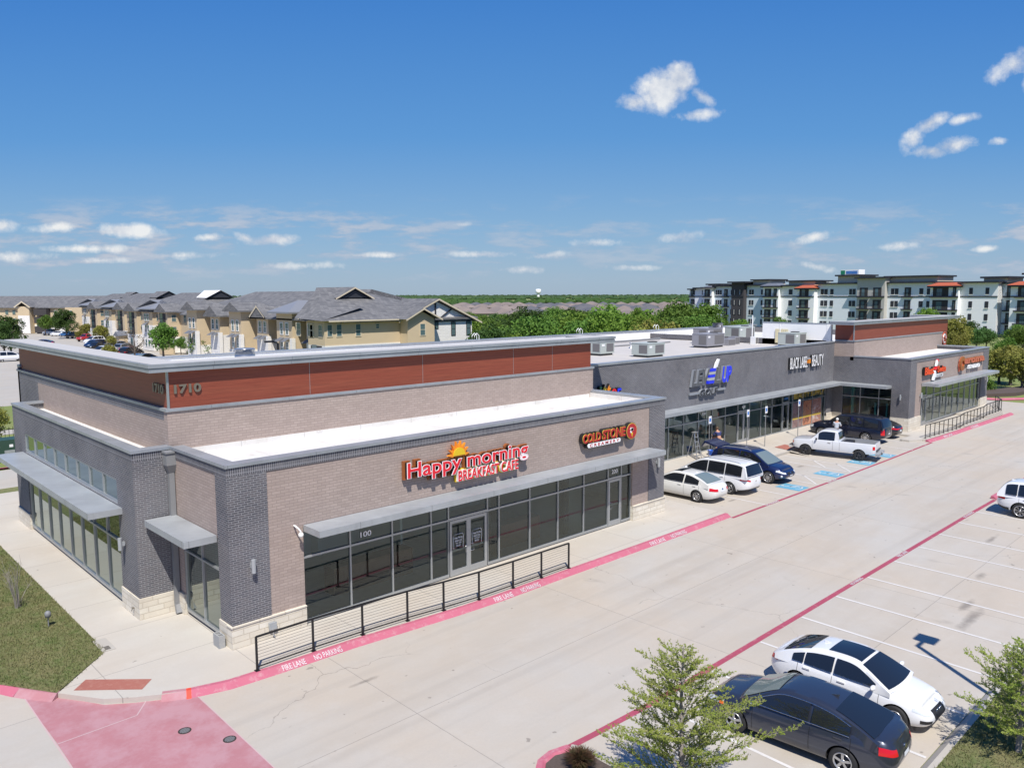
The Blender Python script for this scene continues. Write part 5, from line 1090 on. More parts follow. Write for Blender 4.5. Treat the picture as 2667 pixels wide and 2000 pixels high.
    # lights and trims -----------------------------------------
    half=Hl.per/2
    for s in (-1,1):
        f0,f1,k0,k1=S['head']; g=Hl.patch(MB(),s*f0,s*f1,k0,k1,.008,8,3,lambda t:(k0+.10*t*(k1-k0)*2,k1-.15*t*(k1-k0)+.0)); g.build('headlight',S.get('headm','lamp_clear'),bo,True)
        t0,t1,k2,k3=S['tail']; g=Hl.patch(MB(),half-s*t0 if s>0 else half+t0,half-s*t1 if s>0 else half+t1,k2,k3,.008,8,3); g.build('tail_light','lamp_red',bo,True)
        if not lowres:
            if 'tailw' in S: a,b_,c1,c2=S['tailw']; Hl.patch(MB(),half-s*a,half-s*b_,c1,c2,.012,4,2).build('reversing_light','lamp_clear',bo,True)
            if 'amber' in S: a,b_,c1,c2=S['amber']; Hl.patch(MB(),s*a,s*b_,c1,c2,.012,4,2).build('indicator','lamp_amber',bo,True)
            g=MB()
            for x in S['seams']:
                d=Hl.d_of_x(x); Hl.patch(g,s*(d-.006),s*(d+.006),.08,.97,.003,1,8)
            g.build('door_seam','well_black',bo,True)
            for x in S['handles']:
                d=Hl.d_of_x(x); p=Hl.at(s*d,.80); g=MB(); g.box(p.x-.1,p.x+.1,p.y-.005*s,p.y+.035*s,p.z-.018,p.z+.018); g.build('door_handle',S.get('handm',P),bo,True)
            xm=S['mirror']; g=MB(); ym=s*(wb+.02); zm=zb_+.07
            vs_=[]
            for i in range(7):
                a=PI*i/6
                for j in range(10):
                    b_=2*PI*j/10; vs_.append((xm+.075*math.sin(a)*math.cos(b_)*.9,ym+s*(.13-.12*math.cos(a)),zm+.075*math.sin(a)*math.sin(b_)))
            g.add(vs_,[(i*10+j,i*10+(j+1)%10,(i+1)*10+(j+1)%10,(i+1)*10+j) for i in range(6) for j in range(10)],True); g.build('mirror',S.get('mirm',P),bo,True)
    if not lowres:
        gr=S.get('grille')
        if gr: Hl.patch(MB(),-gr[0],gr[0],gr[1],gr[2],.006,12,4).build('grille',gr[3] if len(gr)>3 else 'plastic_black',bo,True)
        if 'intake' in S: i_=S['intake']; Hl.patch(MB(),-i_[0],i_[0],i_[1],i_[2],.005,12,2).build('lower_intake','plastic_black',bo,True)
        if 'sidein' in S:
            for s in (-1,1): i_=S['sidein']; Hl.patch(MB(),s*i_[0],s*i_[1],i_[2],i_[3],.006,5,2).build('side_intake','plastic_black',bo,True)
        if 'fog' in S:
            for s in (-1,1):
                i_=S['fog']; p=Hl.at(s*i_[0],i_[1]); q=Hl.nrm(s*i_[0],i_[1]); g=MB(); g.ball(tuple(p+q*.0),.07,10); g.build('fog_light','lamp_clear',bo,True)
        if S.get('clad'):
            g=MB(); Hl.patch(g,0,Hl.per-.001,0,S['clad'],.007,120,2); me_=g; me_.build('lower_trim','plastic_black',bo,True) if False else None
            Hl.patch(MB(),half-1.35,half+1.35,0,S['clad']+.05,.007,20,2).build('rear_valance','plastic_black',bo,True)
        pl=S.get('plate',(.30,.42)); Hl.patch(MB(),half-.16,half+.16,pl[0],pl[1],.014,2,2).build('number_plate','plate_white',bo,True)
        if S.get('fplate'): Hl.patch(MB(),-.16,.16,*S['fplate'],.02,2,2).build('number_plate','plate_white',bo,True)
        if S.get('badge')=='rings':
            g=MB(); p=Hl.at(0,.72)
            for i in range(4): g.tube([(p.x+.02,(i-1.5)*.085+.055*math.cos(a*PI/8),p.z+.055*math.sin(a*PI/8)) for a in range(17)],.008,5,False)
            g.build('badge','chrome',bo,True)
        elif S.get('badge')=='disc':
            for d,k in ((0,.66),(half,.72)):
                p=Hl.at(d,k); q=Hl.nrm(d,k); g=MB(); g.tube([p+q*.0,p+q*.022],.055,14); g.build('badge','chrome',bo,True)
        if S.get('rails'):
            x0,x1=S['rails']
            for s in (-1,1):
                g=MB(); pts=[(x0+(x1-x0)*i/10,s*(wt-.09),pz(x0+(x1-x0)*i/10)+(.005 if i in(0,10) else .055)) for i in range(11)]; g.tube(pts,.02,6); g.build('roof_rail',S.get('railm','metal_silver'),bo,True)
        if 'wiper' in S: pass
        g=MB(); xa=S['rear'][1]; g.add([(xa+.12,-.015,pz(xa+.12)+.03),(xa+.30,-.02,pz(xa+.3)+.03),(xa+.30,.02,pz(xa+.3)+.03),(xa+.12,.015,pz(xa+.12)+.03),(xa+.1,0,pz(xa+.1)+.10)],[(0,1,4),(1,2,4),(2,3,4),(3,0,4)]); g.build('aerial',S.get('mirm',P),bo,True)
    for x in (xf,xr):
        for s in (-1,1): make_wheel(o,x,s*(W/2-.13),Rw,s,S.get('spokes',5),S.get('rim','rim_silver'),.22,16 if lowres else 36,S.get('rstyle',0),S.get('rr',.66))
    if lowres:
        pass
    return o,Hl,bo
sedan_zs=lambda L,hood,belt,deck:[(-L/2,deck-.10),(-L/2+.25,deck-.02),(-L/2+.8,deck),(-.6,belt+.01),(.8,belt-.02),(L/2-1.0,hood),(L/2-.35,hood-.09),(L/2,hood-.22)]
DARK=dict(paint='paint_graphite',L=4.87,W=1.86,H=1.46,Rw=.335,xf=1.45,xr=-1.30,zs=sedan_zs(4.87,.93,.98,1.07),belt=.965,wb=.86,wt=.60,
 cab=[(-2.05,1.02),(-1.55,1.22),(-.95,1.385),(-.3,1.45),(.25,1.43),(.62,1.30),(1.02,1.10),(1.32,.96)],panes=[(-1.42,-.52),(-.43,.92)],wind=(.40,1.24),rear=(-1.92,-.98),chrome=True,
 head=(.55,1.32,.62,.86),amber=(1.18,1.32,.64,.76),tail=(.50,1.02,.64,.86),grille=(.42,.42,.72),intake=(.62,.12,.28),seams=(1.0,-.47,-1.45),handles=(-.22,-1.15),mirror=.92,handm='paint_graphite',spokes=5,rstyle=0,badge='disc',plate=(.42,.58),windm='car_glass_light')
make_car('parked_car','dark blue grey sedan parked nose to the lane at the near end of the row','car',DARK,(8.30,-14.72,LOT),94)
AUDI=dict(paint='paint_white',L=4.46,W=1.80,H=1.42,Rw=.325,xf=1.40,xr=-1.23,zs=sedan_zs(4.46,.90,.95,1.03),belt=.94,wb=.84,wt=.59,
 cab=[(-1.95,.99),(-1.5,1.18),(-.9,1.35),(-.25,1.41),(.25,1.39),(.6,1.27),(.98,1.08),(1.25,.94)],panes=[(-1.42,-1.1),(-1.06,-.28),(-.22,.88)],wind=(.42,1.17),rear=(-1.72,-.98),sunroof=(-.55,.36),
 head=(.55,1.05,.66,.86),headm='lamp_clear',tail=(.42,.98,.66,.84),grille=(.36,.28,.86),intake=(.3,.08,.2),sidein=(.5,.85,.22,.42),seams=(.98,-.25,-1.3),handles=(-.05,-1.0),mirror=.88,spokes=5,rstyle=1,badge='rings',plate=(.38,.52))
make_car('parked_car','white sedan with black sunroof parked nose to the right kerb','car',AUDI,(11.22,-14.78,LOT),-90)
ALT=dict(paint='paint_pearl',L=4.82,W=1.80,H=1.47,Rw=.325,xf=1.46,xr=-1.31,zs=sedan_zs(4.82,.92,.97,1.06),belt=.96,wb=.845,wt=.60,
 cab=[(-2.0,1.03),(-1.5,1.24),(-.9,1.41),(-.25,1.46),(.3,1.43),(.7,1.28),(1.1,1.08),(1.4,.96)],panes=[(-1.4,-.5),(-.42,1.0)],wind=(.48,1.32),rear=(-1.86,-.96),rearm='car_glass_light',sunroof=(-.1,.36),
 head=(.55,1.3,.62,.84),tail=(.42,.98,.58,.80),grille=(.4,.45,.7),intake=(.6,.1,.25),seams=(1.0,-.45,-1.4),handles=(-.2,-1.15),mirror=1.0,spokes=7,plate=(.5,.66),badge='disc')
make_car('parked_car','pearl white sedan parked beside the front wing, tail to the lane','car',ALT,(26.95,1.35,LOT),90)
VAN=dict(paint='paint_white',L=5.1,W=1.98,H=1.78,Rw=.345,xf=1.62,xr=-1.42,zs=[(-2.55,1.0),(-2.4,1.1),(-1.5,1.13),(.9,1.07),(1.75,1.0),(2.2,.88),(2.55,.70)],belt=1.08,wb=.93,wt=.74,rins=[(0,.1),(.2,.01),(.5,.0),(.8,.02),(1,.06)],
 cab=[(-2.47,1.10),(-2.36,1.42),(-2.18,1.70),(-1.4,1.79),(-.2,1.80),(.45,1.74),(1.0,1.52),(1.55,1.20),(1.85,1.05)],panes=[(-2.15,-1.12),(-1.06,.0),(.06,1.42)],wind=(.75,1.75),rear=(-2.46,-2.24),gl=.04,
 head=(.62,1.35,.66,.86),tail=(.52,1.2,.72,.84),tailw=(.6,1.05,.85,.93),grille=(.5,.4,.6),seams=(1.0,.02,-1.1),handles=(-.12,-.95),mirror=1.35,spokes=5,rstyle=0,rails=(-1.95,.1),railm='metal_silver',badge='disc',plate=(.50,.62),clad=.06)
make_car('parked_car','white minivan with roof rails between the pearl sedan and the blue car','car',VAN,(29.85,1.15,LOT),90)
BSUV=dict(paint='paint_navy',L=5.0,W=1.96,H=1.77,Rw=.37,xf=1.50,xr=-1.38,zs=[(-2.5,1.0),(-2.35,1.1),(-1.5,1.12),(.6,1.10),(1.5,1.07),(2.1,.98),(2.5,.80)],zb=[(-2.5,.42),(-2,.32),(1.8,.32),(2.5,.40)],belt=1.09,wb=.92,wt=.70,rins=[(0,.1),(.2,.01),(.5,.0),(.8,.02),(1,.06)],
 cab=[(-2.42,1.10),(-2.3,1.42),(-2.02,1.68),(-1.3,1.77),(-.3,1.78),(.3,1.72),(.75,1.52),(1.2,1.24),(1.5,1.08)],panes=[(-1.98,-1.62),(-1.56,-.5),(-.42,1.02)],wind=(.5,1.40),rear=(-2.41,-2.14),gl=.04,windm='car_glass_light',
 head=(.50,1.2,.60,.82),tail=(.6,1.2,.55,.75),grille=(.36,.45,.80),intake=(.7,.1,.2),fog=(.85,.3),seams=(.95,-.46,-1.55),handles=(-.2,-1.2),mirror=1.0,spokes=10,rim='rim_silver',rails=(-1.8,.2),badge='disc',fplate=(.26,.42),handm='chrome',rr=.7)
sv_,_,sb_=make_car('parked_car','dark blue suv facing the lane with its tailgate raised','car',BSUV,(33.7,.95,LOT),-90)
# raised tailgate (local coordinates, rear is -x)
g=MB(); g.add([(-2.05,-.72,1.74),(-2.05,.72,1.74),(-3.0,.74,1.98),(-3.0,-.74,1.98),(-2.05,-.72,1.66),(-2.05,.72,1.66),(-3.02,.76,1.86),(-3.02,-.76,1.86)],[(0,1,2,3),(7,6,5,4),(0,4,5,1),(1,5,6,2),(2,6,7,3),(3,7,4,0)])
g.add([(-3.0,-.76,1.98),(-3.0,.76,1.98),(-3.28,.7,1.60),(-3.28,-.7,1.60),(-2.94,-.76,1.86),(-2.94,.76,1.86),(-3.2,.7,1.55),(-3.2,-.7,1.55)],[(0,1,2,3),(7,6,5,4),(0,4,5,1),(1,5,6,2),(2,6,7,3),(3,7,4,0)]); gt=g.build('tailgate','paint_navy',sb_,True)
for s in (-1,1): g=MB(); g.tube([(-2.2,s*.68,1.55),(-2.75,s*.68,1.9)],.015,5); g.build('gate_strut','black_metal',sb_,True)
g=MB(); g.box(-3.06,-2.98,.55,.76,1.74,1.9); g.build('tail_light','lamp_red',sb_,True)
BIG=dict(paint='paint_midnight',L=5.85,W=2.04,H=1.93,Rw=.41,xf=1.85,xr=-1.55,zs=[(-2.85,1.15),(-2.7,1.22),(-1.5,1.24),(.9,1.22),(2.0,1.20),(2.5,1.14),(2.85,1.0)],zb=[(-2.85,.46),(-2.3,.36),(2.2,.36),(2.85,.42)],belt=1.2,wb=.96,wt=.78,nf=4,nr=4.2,rins=[(0,.1),(.2,.01),(.5,.0),(.8,.02),(1,.05)],fins=[(0,.1),(.2,.02),(.6,0),(.9,.06),(1,.16)],
 cab=[(-2.8,1.22),(-2.7,1.55),(-2.45,1.86),(-1.5,1.94),(-.1,1.95),(.55,1.90),(.95,1.66),(1.3,1.38),(1.55,1.20)],panes=[(-2.42,-1.4),(-1.33,-.38),(-.3,1.05)],wind=(.72,1.46),rear=(-2.79,-2.52),gl=.04,
 head=(.72,1.15,.5,.88),tail=(.72,1.02,.35,.96),grille=(.6,.35,.88),seams=(1.1,-.35,-1.38),handles=(-.1,-1.1),mirror=1.12,spokes=10,rim='rim_silver',badge='disc',plate=(.42,.54),rails=(-2.2,.2),railm='plastic_black',rr=.72)
make_car('parked_car','long black suv parked beyond the white pickup','car',BIG,(50.75,2.25,LOT),91)
BLK=dict(DARK); BLK.update(paint='paint_black',tail=(.1,1.05,.66,.80),badge='disc',chrome=False,windm='car_glass'); make_car('parked_car','black sedan mostly hidden behind the long black suv','car',BLK,(53.6,1.95,LOT),90)
WS=dict(paint='paint_white',L=4.95,W=1.97,H=1.76,Rw=.375,xf=1.5,xr=-1.32,zs=[(-2.47,1.02),(-2.3,1.1),(-1.5,1.12),(.6,1.10),(1.5,1.06),(2.1,.97),(2.47,.80)],zb=[(-2.47,.44),(-2,.33),(1.8,.33),(2.47,.40)],belt=1.09,wb=.92,wt=.70,
 cab=[(-2.38,1.10),(-2.22,1.42),(-1.95,1.68),(-1.2,1.76),(-.3,1.77),(.3,1.71),(.75,1.52),(1.2,1.24),(1.5,1.08)],panes=[(-2.0,-1.5),(-1.44,-.5),(-.42,1.02)],wind=(.5,1.40),rear=(-2.36,-2.08),gl=.04,
 head=(.55,1.2,.62,.82),tail=(.45,1.15,.66,.82),grille=(.4,.4,.7),seams=(.95,-.46,-1.4),handles=(-.2,-1.1),mirror=1.0,spokes=7,rstyle=1,badge='disc',clad=.12,rr=.7)
make_car('parked_car','white suv cut off by the right edge of the photo','car',WS,(35.95,-14.35,LOT),-90)
# old white pickup
TR=dict(paint='paint_truck',L=5.5,W=1.98,H=1.78,Rw=.38,xf=1.78,xr=-1.72,zs=[(-2.75,1.2),(-.5,1.2),(.6,1.19),(1.5,1.16),(2.4,1.10),(2.75,1.06)],zb=[(-2.75,.55),(-2.2,.50),(2.2,.48),(2.75,.55)],belt=1.18,wb=.90,wt=.72,nf=7,nr=9,crown=.03,
 fins=[(0,.04),(.5,0),(.9,.03),(1,.07)],rins=[(0,.02),(.5,0),(1,.02)],ins=[(0,.05),(.15,.02),(.45,.0),(.7,.0),(.8,.02),(.95,.03),(1,.05)],bed=(-2.66,-.5,-.82,.82,.78,1.6),
 cab=[(-.42,1.16),(-.36,1.5),(-.22,1.78),(.1,1.84),(.55,1.84),(.85,1.76),(1.2,1.44),(1.5,1.17)],panes=[(-.12,.95)],wind=(.92,1.40),rear=(-.40,-.27),gl=.03,
 head=(.62,.93,.52,.80),amber=(.80,.93,.52,.80),tail=(.84,1.02,.42,.78),grille=(.6,.5,.82,'rim_dark'),seams=(1.28,.0,-.42),handles=(.2,),mirror=1.05,mirm='plastic_black',handm='chrome',spokes=5,rim='rim_dark',rr=.6,plate=(.05,.07))
tk,Ht,tb=make_car('pickup_truck','old white pickup truck with an open bed parked askew','truck',TR,(43.65,.22,LOT),101)
g=MB(); g.box(2.72,2.92,-.96,.96,.46,.66); g.build('front_bumper','chrome',tb,True)
g=MB(); g.box(-2.98,-2.74,-.94,.94,.42,.60); g.box(-2.95,-2.74,-.35,.35,.60,.64); g.build('rear_bumper','bed_grey',tb,True)
g=MB(); g.box(-2.79,-2.74,-.66,.66,.70,.78); g.build('tailgate_stripe','rim_dark',tb,True)
g=MB(); g.box(-1.1,-.55,-.78,.78,.8,1.12); g.build('load','plastic_black',tb,True)
g=MB(); g.tube([(-2.995,.05,.5),(-3.03,.05,.5)],.09,10); g.build('hitch','plastic_black',tb,True)
g=MB(); g.box(-2.998,-2.985,-.42,-.12,.44,.57); g.build('number_plate','plate_white',tb,True)
# long mirror arm with its head ahead of the pickup is the shadow side sign; small reflector pole
# ================================================================ PEOPLE
def person(label,loc,rz,J,parts_mat,cloth,hair='hair_brown',hat=None):
    """J: joints -> (pos, radius). one continuous skinned body, clothes as children"""
    o=thing('person',label,'person',loc,rz)
    def skin(name,pts,edges,mt,sub=2,par=o,root=0):
        me=bpy.data.meshes.new(name); me.from_pydata([p for p,_ in pts],edges,[]); me.materials.append(MT[mt]); ob=bpy.data.objects.new('tmp',me); C.objects.link(ob)
        md=ob.modifiers.new('s','SKIN'); md.use_smooth_shade=True
        for i,(p,r) in enumerate(pts):
            sv2=me.skin_vertices[0].data[i]; sv2.radius=(r,r) if not isinstance(r,tuple) else r; sv2.use_root=(i==root)
        ob.modifiers.new('u','SUBSURF').levels=sub; dg=bpy.context.evaluated_depsgraph_get(); m2=bpy.data.meshes.new_from_object(ob.evaluated_get(dg)); m2.materials.clear(); m2.materials.append(MT[mt]); bpy.data.objects.remove(ob)
        for p in m2.polygons: p.use_smooth=True
        r=bpy.data.objects.new(name,m2); C.objects.link(r); r.parent=par; return r
    names=list(J); idx={n:i for i,n in enumerate(names)}; pts=[J[n] for n in names]
    E_=[('pelvis','waist'),('waist','chest'),('chest','neckb'),('neckb','neck'),('neck','head1'),('head1','head2')]
    for s in 'lr': E_+=[('neckb','sh'+s),('sh'+s,'el'+s),('el'+s,'wr'+s),('wr'+s,'pa'+s),('pelvis','hip'+s),('hip'+s,'kn'+s),('kn'+s,'an'+s),('an'+s,'to'+s)]
    body=skin('body',pts,[(idx[a],idx[b]) for a,b in E_],'skin')
    for s in 'lr':
        pa=Vector(J['pa'+s][0]); wr=Vector(J['wr'+s][0]); d=(pa-wr).normalized(); q=d.cross(Vector((0,0,1))); q=q.normalized() if q.length>.1 else Vector((1,0,0)); 
        for k in range(5):
            off=(k-2)*.019; ln=(.045,.07,.08,.075,.055)[k]
            if k==0: base=wr.lerp(pa,.5)+q*-.03; tip=base+d*.05-q*.03
            else: base=pa+q*off; tip=base+d*ln
            dn=Vector((0,0,-1))*.02
            skin('finger',[(tuple(base-d*.02),.0095),(tuple(base.lerp(tip,.5)+dn*.2),.009),(tuple(tip+dn),.0075)],[(0,1),(1,2)],'skin',1,body)
    for nm,ch,gr,mt in cloth:
        P_=[]; M_={}
        for c in ch: M_[c]=len(P_); p,r=J[c]; P_.append((p,(r[0]+gr,r[1]+gr) if isinstance(r,tuple) else r+gr))
        ed=[(M_[a],M_[b]) for a,b in E_ if a in M_ and b in M_]
        skin(nm,P_,ed,mt,2,body)
    h1=Vector(J['head1'][0]); h2=Vector(J['head2'][0]); c=h1.lerp(h2,.6); fx=J.get('_f',None)
    f=Vector((0,1,0)) if '_face' not in o.keys() else None
    b=MB(); b.ball(tuple(c+Vector((0,-.018,.03))),.098,14,1.05); b.build('hair' if not hat else 'cap',hat or hair,body,True)
    b=MB(); b.ball(tuple(c+Vector((0,.105,-.03))),.016,8); b.build('nose','skin',body,True)
    for s in (-1,1): b=MB(); b.ball(tuple(c+Vector((s*.033,.092,.0))),.011,8); b.build('eye','sign_black',body,True); b=MB(); b.ball(tuple(c+Vector((s*.085,.0,-.01))),.022,8,1.4); b.build('ear','skin',body,True)
    b=MB(); b.box(c.x-.022,c.x+.022,c.y+.085,c.y+.097,c.z-.066,c.z-.058); b.build('mouth','sign_rose',body,True)
    return o
J1=dict(pelvis=((0,-.05,.98),.14),waist=((0,.02,1.12),.135),chest=((0,.12,1.32),(.17,.13)),neckb=((0,.2,1.48),(.12,.09)),neck=((0,.24,1.56),.055),head1=((0,.27,1.63),.075),head2=((0,.29,1.74),.085),
 shl=((-.19,.17,1.44),.06),ell=((-.3,.32,1.22),.045),wrl=((-.2,.52,1.18),.032),pal=((-.18,.6,1.19),(.038,.018)),shr=((.19,.17,1.44),.06),elr=((.36,.34,1.28),.045),wrr=((.3,.55,1.34),.032),par=((.28,.63,1.37),(.038,.018)),
 hipl=((-.1,-.03,.92),.09),knl=((-.16,.08,.50),.06),anl=((-.2,-.10,.10),.042),tol=((-.21,.08,.045),.04),hipr=((.1,-.03,.92),.09),knr=((.14,.16,.50),.06),anr=((.16,.10,.10),.042),tor=((.18,.28,.045),.04))
person('man in navy shirt and khaki shorts leaning to the shop glass behind the raised tailgate',(37.3,5.55,.16),R(-25),J1,None,[('shirt',['waist','chest','neckb','shl','shr','ell','elr'],.022,'shirt_navy'),('shorts',['pelvis','hipl','hipr','knl','knr'],.024,'shorts_khaki'),('shoe',['anl','tol'],.014,'shoe_black'),('shoe',['anr','tor'],.014,'shoe_black')])
J2=dict(J1); J2.update(chest=((0,.04,1.34),(.18,.13)),waist=((0,0,1.14),.14),neckb=((0,.06,1.5),(.12,.09)),neck=((0,.08,1.57),.055),head1=((0,.10,1.63),.075),head2=((0,.11,1.75),.085),shl=((-.2,.05,1.46),.06),shr=((.2,.05,1.46),.06),ell=((-.28,.12,1.2),.045),elr=((.28,.14,1.2),.045),wrl=((-.22,.36,1.22),.032),pal=((-.2,.44,1.24),(.038,.018)),wrr=((.2,.38,1.22),.032),par=((.18,.46,1.24),(.038,.018)),knl=((-.11,.0,.50),.062),anl=((-.12,-.02,.1),.045),tol=((-.13,.14,.045),.04),knr=((.11,.02,.50),.062),anr=((.12,.0,.1),.045),tor=((.13,.16,.045),.04))
person('man in grey shirt and white cap standing between the pickup and the black suv',(48.9,2.5,LOT),R(-85),J2,None,[('shirt',['pelvis','waist','chest','neckb','shl','shr','ell','elr'],.025,'shirt_grey'),('trousers',['pelvis','hipl','hipr','knl','knr','anl','anr'],.018,'trousers_dark'),('shoe',['anl','tol'],.016,'shoe_black'),('shoe',['anr','tor'],.016,'shoe_black')],hat='white_plastic')
# ================================================================ TREES
def rv(rnd,r=1):
    while 1:
        v=Vector((rnd.uniform(-1,1),rnd.uniform(-1,1),rnd.uniform(-1,1)))
        if .05<v.length<1: return v*r
def crown_mesh(seed,R_,Hc,nl=9,per=60,leaf_s=.34,quads=9,low=.0):
    """lobed crown of small leaf faces, base at z=0, radius R_, height Hc"""
    rnd=random.Random(seed); mb=MB(); lobes=[]
    for i in range(nl):
        a=rnd.uniform(0,2*PI); t=rnd.random(); rr=R_*rnd.uniform(.25,.68)*(1-.45*t); lobes.append((Vector((rr*math.cos(a),rr*math.sin(a),Hc*(.22+.62*t))),R_*rnd.uniform(.30,.52)*(1.1-.35*t)))
    lobes.append((Vector((0,0,Hc*.55)),R_*.6))
    for c,r in lobes:
        for _ in range(per):
            d=rv(rnd); d=d.normalized()*(d.length**.28); p=c+Vector((d.x*r,d.y*r,d.z*r*.85))
            if p.z<low: continue
            for q in range(quads):
                w=p+rv(rnd,leaf_s*1.25); n=(d*.7+rv(rnd,1)).normalized(); a=n.orthogonal().normalized(); b=n.cross(a); s=leaf_s*rnd.uniform(.3,.62); ca=rnd.uniform(0,PI); a,b=a*math.cos(ca)+b*math.sin(ca),b*math.cos(ca)-a*math.sin(ca)
                mb.add([w-a*s,w-b*s*.55,w+a*s,w+b*s*.55],[(0,1,2,3)])
    return mb
def trunk_mesh(seed,R_,h0,Hc,r=.16):
    rnd=random.Random(seed); mb=MB(); mb.tube([(0,0,-.1),(.03,.02,h0*.6),(0,.05,h0+Hc*.35),(.05,0,h0+Hc*.75)],r,7,True,r*.3)
    for i in range(7):
        a=i*2.4+rnd.random(); z=h0+Hc*rnd.uniform(-.02,.35); mb.tube([(0,0,z),(R_*.3*math.cos(a),R_*.3*math.sin(a),z+Hc*.16),(R_*.65*math.cos(a),R_*.65*math.sin(a),z+Hc*.33)],r*.45,5,False,r*.12)
    return mb
PROTO={}
def tree_proto(key,mt,R_,Hc,h0,seed,nl=9,per=60,ls=.34,quads=9,bark='bark'):
    cm=crown_mesh(seed,R_,Hc,nl,per,ls,quads); cm.v=[(x,y,z+h0) for x,y,z in cm.v]; cm.mats=[mt]; cm.mi=[0]*len(cm.f); tm=trunk_mesh(seed,R_,h0,Hc,.05*R_+.05); tm.mats=[bark]; tm.mi=[0]*len(tm.f)
    PROTO[key]=(cm.mesh('crown'),tm.mesh('trunk'))
def plant_tree(key,x,y,z,s,label,group=None,name='tree',rz=None,sz=1.0,cat='tree'):
    c,t=PROTO[key]; o=thing(name,label,cat,(x,y,z),rz if rz is not None else random.uniform(0,6.28),group); o.scale=(s,s,s*sz)
    for nm,me in (('crown',c),('trunk',t)): ob=bpy.data.objects.new(nm,me); C.objects.link(ob); ob.parent=o
    return o
for i,(k,mt) in enumerate((('g1','leaf_green'),('g2','leaf_spring'),('g3','leaf_dark'),('g4','leaf_yellow'),('g5','leaf_green'),('g6','leaf_bluegreen'))):
    tree_proto(k,mt,4.2,5.6,2.0,20+i,12,46,.42,9)
tree_proto('sparse','leaf_spring',2.6,4.6,1.2,41,6,20,.30,6); tree_proto('small','leaf_green',2.2,3.2,1.5,42,9,50,.26,9); tree_proto('bare','leaf_brown',2.2,3.4,1.2,44,5,7,.22,4); tree_proto('yel','leaf_yellow',2.6,3.0,.7,45,9,42,.28,9)
tree_proto('bush','leaf_green',1.6,2.0,.1,46,10,60,.2,9); tree_proto('oak','leaf_dark',2.6,4.4,1.2,47,12,60,.26,10)
CF=Vector((-10.12,-23.3,0)); fwd=Vector((math.cos(.8067),math.sin(.8067),0)); rgt=Vector((math.sin(.8067),-math.cos(.8067),0))
def pol(pxx,d):
    """ground point d metres ahead on the bearing of picture column pxx (0..2212 wide)"""
    k=(pxx*2667/2212-1333.5)/2055; p=CF+fwd*d+rgt*(k*d); return p.x,p.y
# wood behind the shops: individual trees, two or three rows deep
rnd=random.Random(5); W_=[]
SPECW={'g1':'leafy mid green','g2':'bright spring green','g3':'dark evergreen','g4':'yellowish green','g5':'dense green','g6':'bluish green'}
cnt=0
DEP={88:'the front row of the wood',112:'the second row of the wood',140:'the third row of the wood',172:'the fourth row of the wood',210:'the hindmost row of the wood'}
ORD=['first','second','third','fourth','fifth','sixth','seventh','eighth','ninth','tenth','eleventh','twelfth','thirteenth','fourteenth','fifteenth','sixteenth','seventeenth','eighteenth','nineteenth','twentieth','twenty first','twenty second','twenty third','twenty fourth','twenty fifth','twenty sixth','twenty seventh','twenty eighth','twenty ninth','thirtieth']
for d,step,sc_ in ((88,50,1.0),(112,42,1.15),(140,36,1.2),(172,32,1.2),(210,28,1.18)):
    x=(1045 if d<125 else 1000 if d<160 else 960)+rnd.uniform(0,20); ix=-1
    while x<(1530 if d<150 else 1500):
        ix+=1
        if d<100 and x>1560: break
        if x<1120: key=rnd.choice(['g2','g1','g3','g5']) if d<150 else rnd.choice(['g3','g5','g6'])
        elif x<1300: key=rnd.choice(['g2','g3','g1','g5'])
        elif x<1440: key=rnd.choice(['g4','g4','g2','g1'])
        elif x<1560: key=rnd.choice(['g1','g6','g5','g1'])
        else: key=rnd.choice(['g5','g1','g3','g4'])
        s=sc_*rnd.uniform(.68,.98); 
        if d>=172: s*=.84
        if 1320<x<1420 and d==140: s*=1.12
        xx,yy=pol(x,d+rnd.uniform(-9,9))
        side=('near its left end' if x<1150 else 'left of its middle' if x<1300 else 'right of its middle' if x<1450 else 'near the white apartments')
        plant_tree(key,xx,yy,0,s,('tall ' if s>1.2 else '')+SPECW[key]+' tree, '+ORD[ix]+' from left in '+DEP[d],'trees of the wood behind the shops',sz=rnd.uniform(.85,1.1)); cnt+=1
        x+=step*rnd.uniform(.8,1.2)
# undergrowth between the trees: one uncountable mass
b=MB(); rnd=random.Random(9)
for _ in range(5200):
    x=rnd.uniform(1040,1520); d=rnd.uniform(78,240); p=pol(x,d); z=rnd.uniform(0,1.8); s=rnd.uniform(.4,.9)
    n=rv(rnd,1).normalized(); a=n.orthogonal().normalized(); c=n.cross(a); w=Vector((p[0],p[1],z)); b.add([w-a*s,w-c*s*.6,w+a*s,w+c*s*.6],[(0,1,2,3)])
tag(b.build('undergrowth','leaf_dark'),kind='stuff')
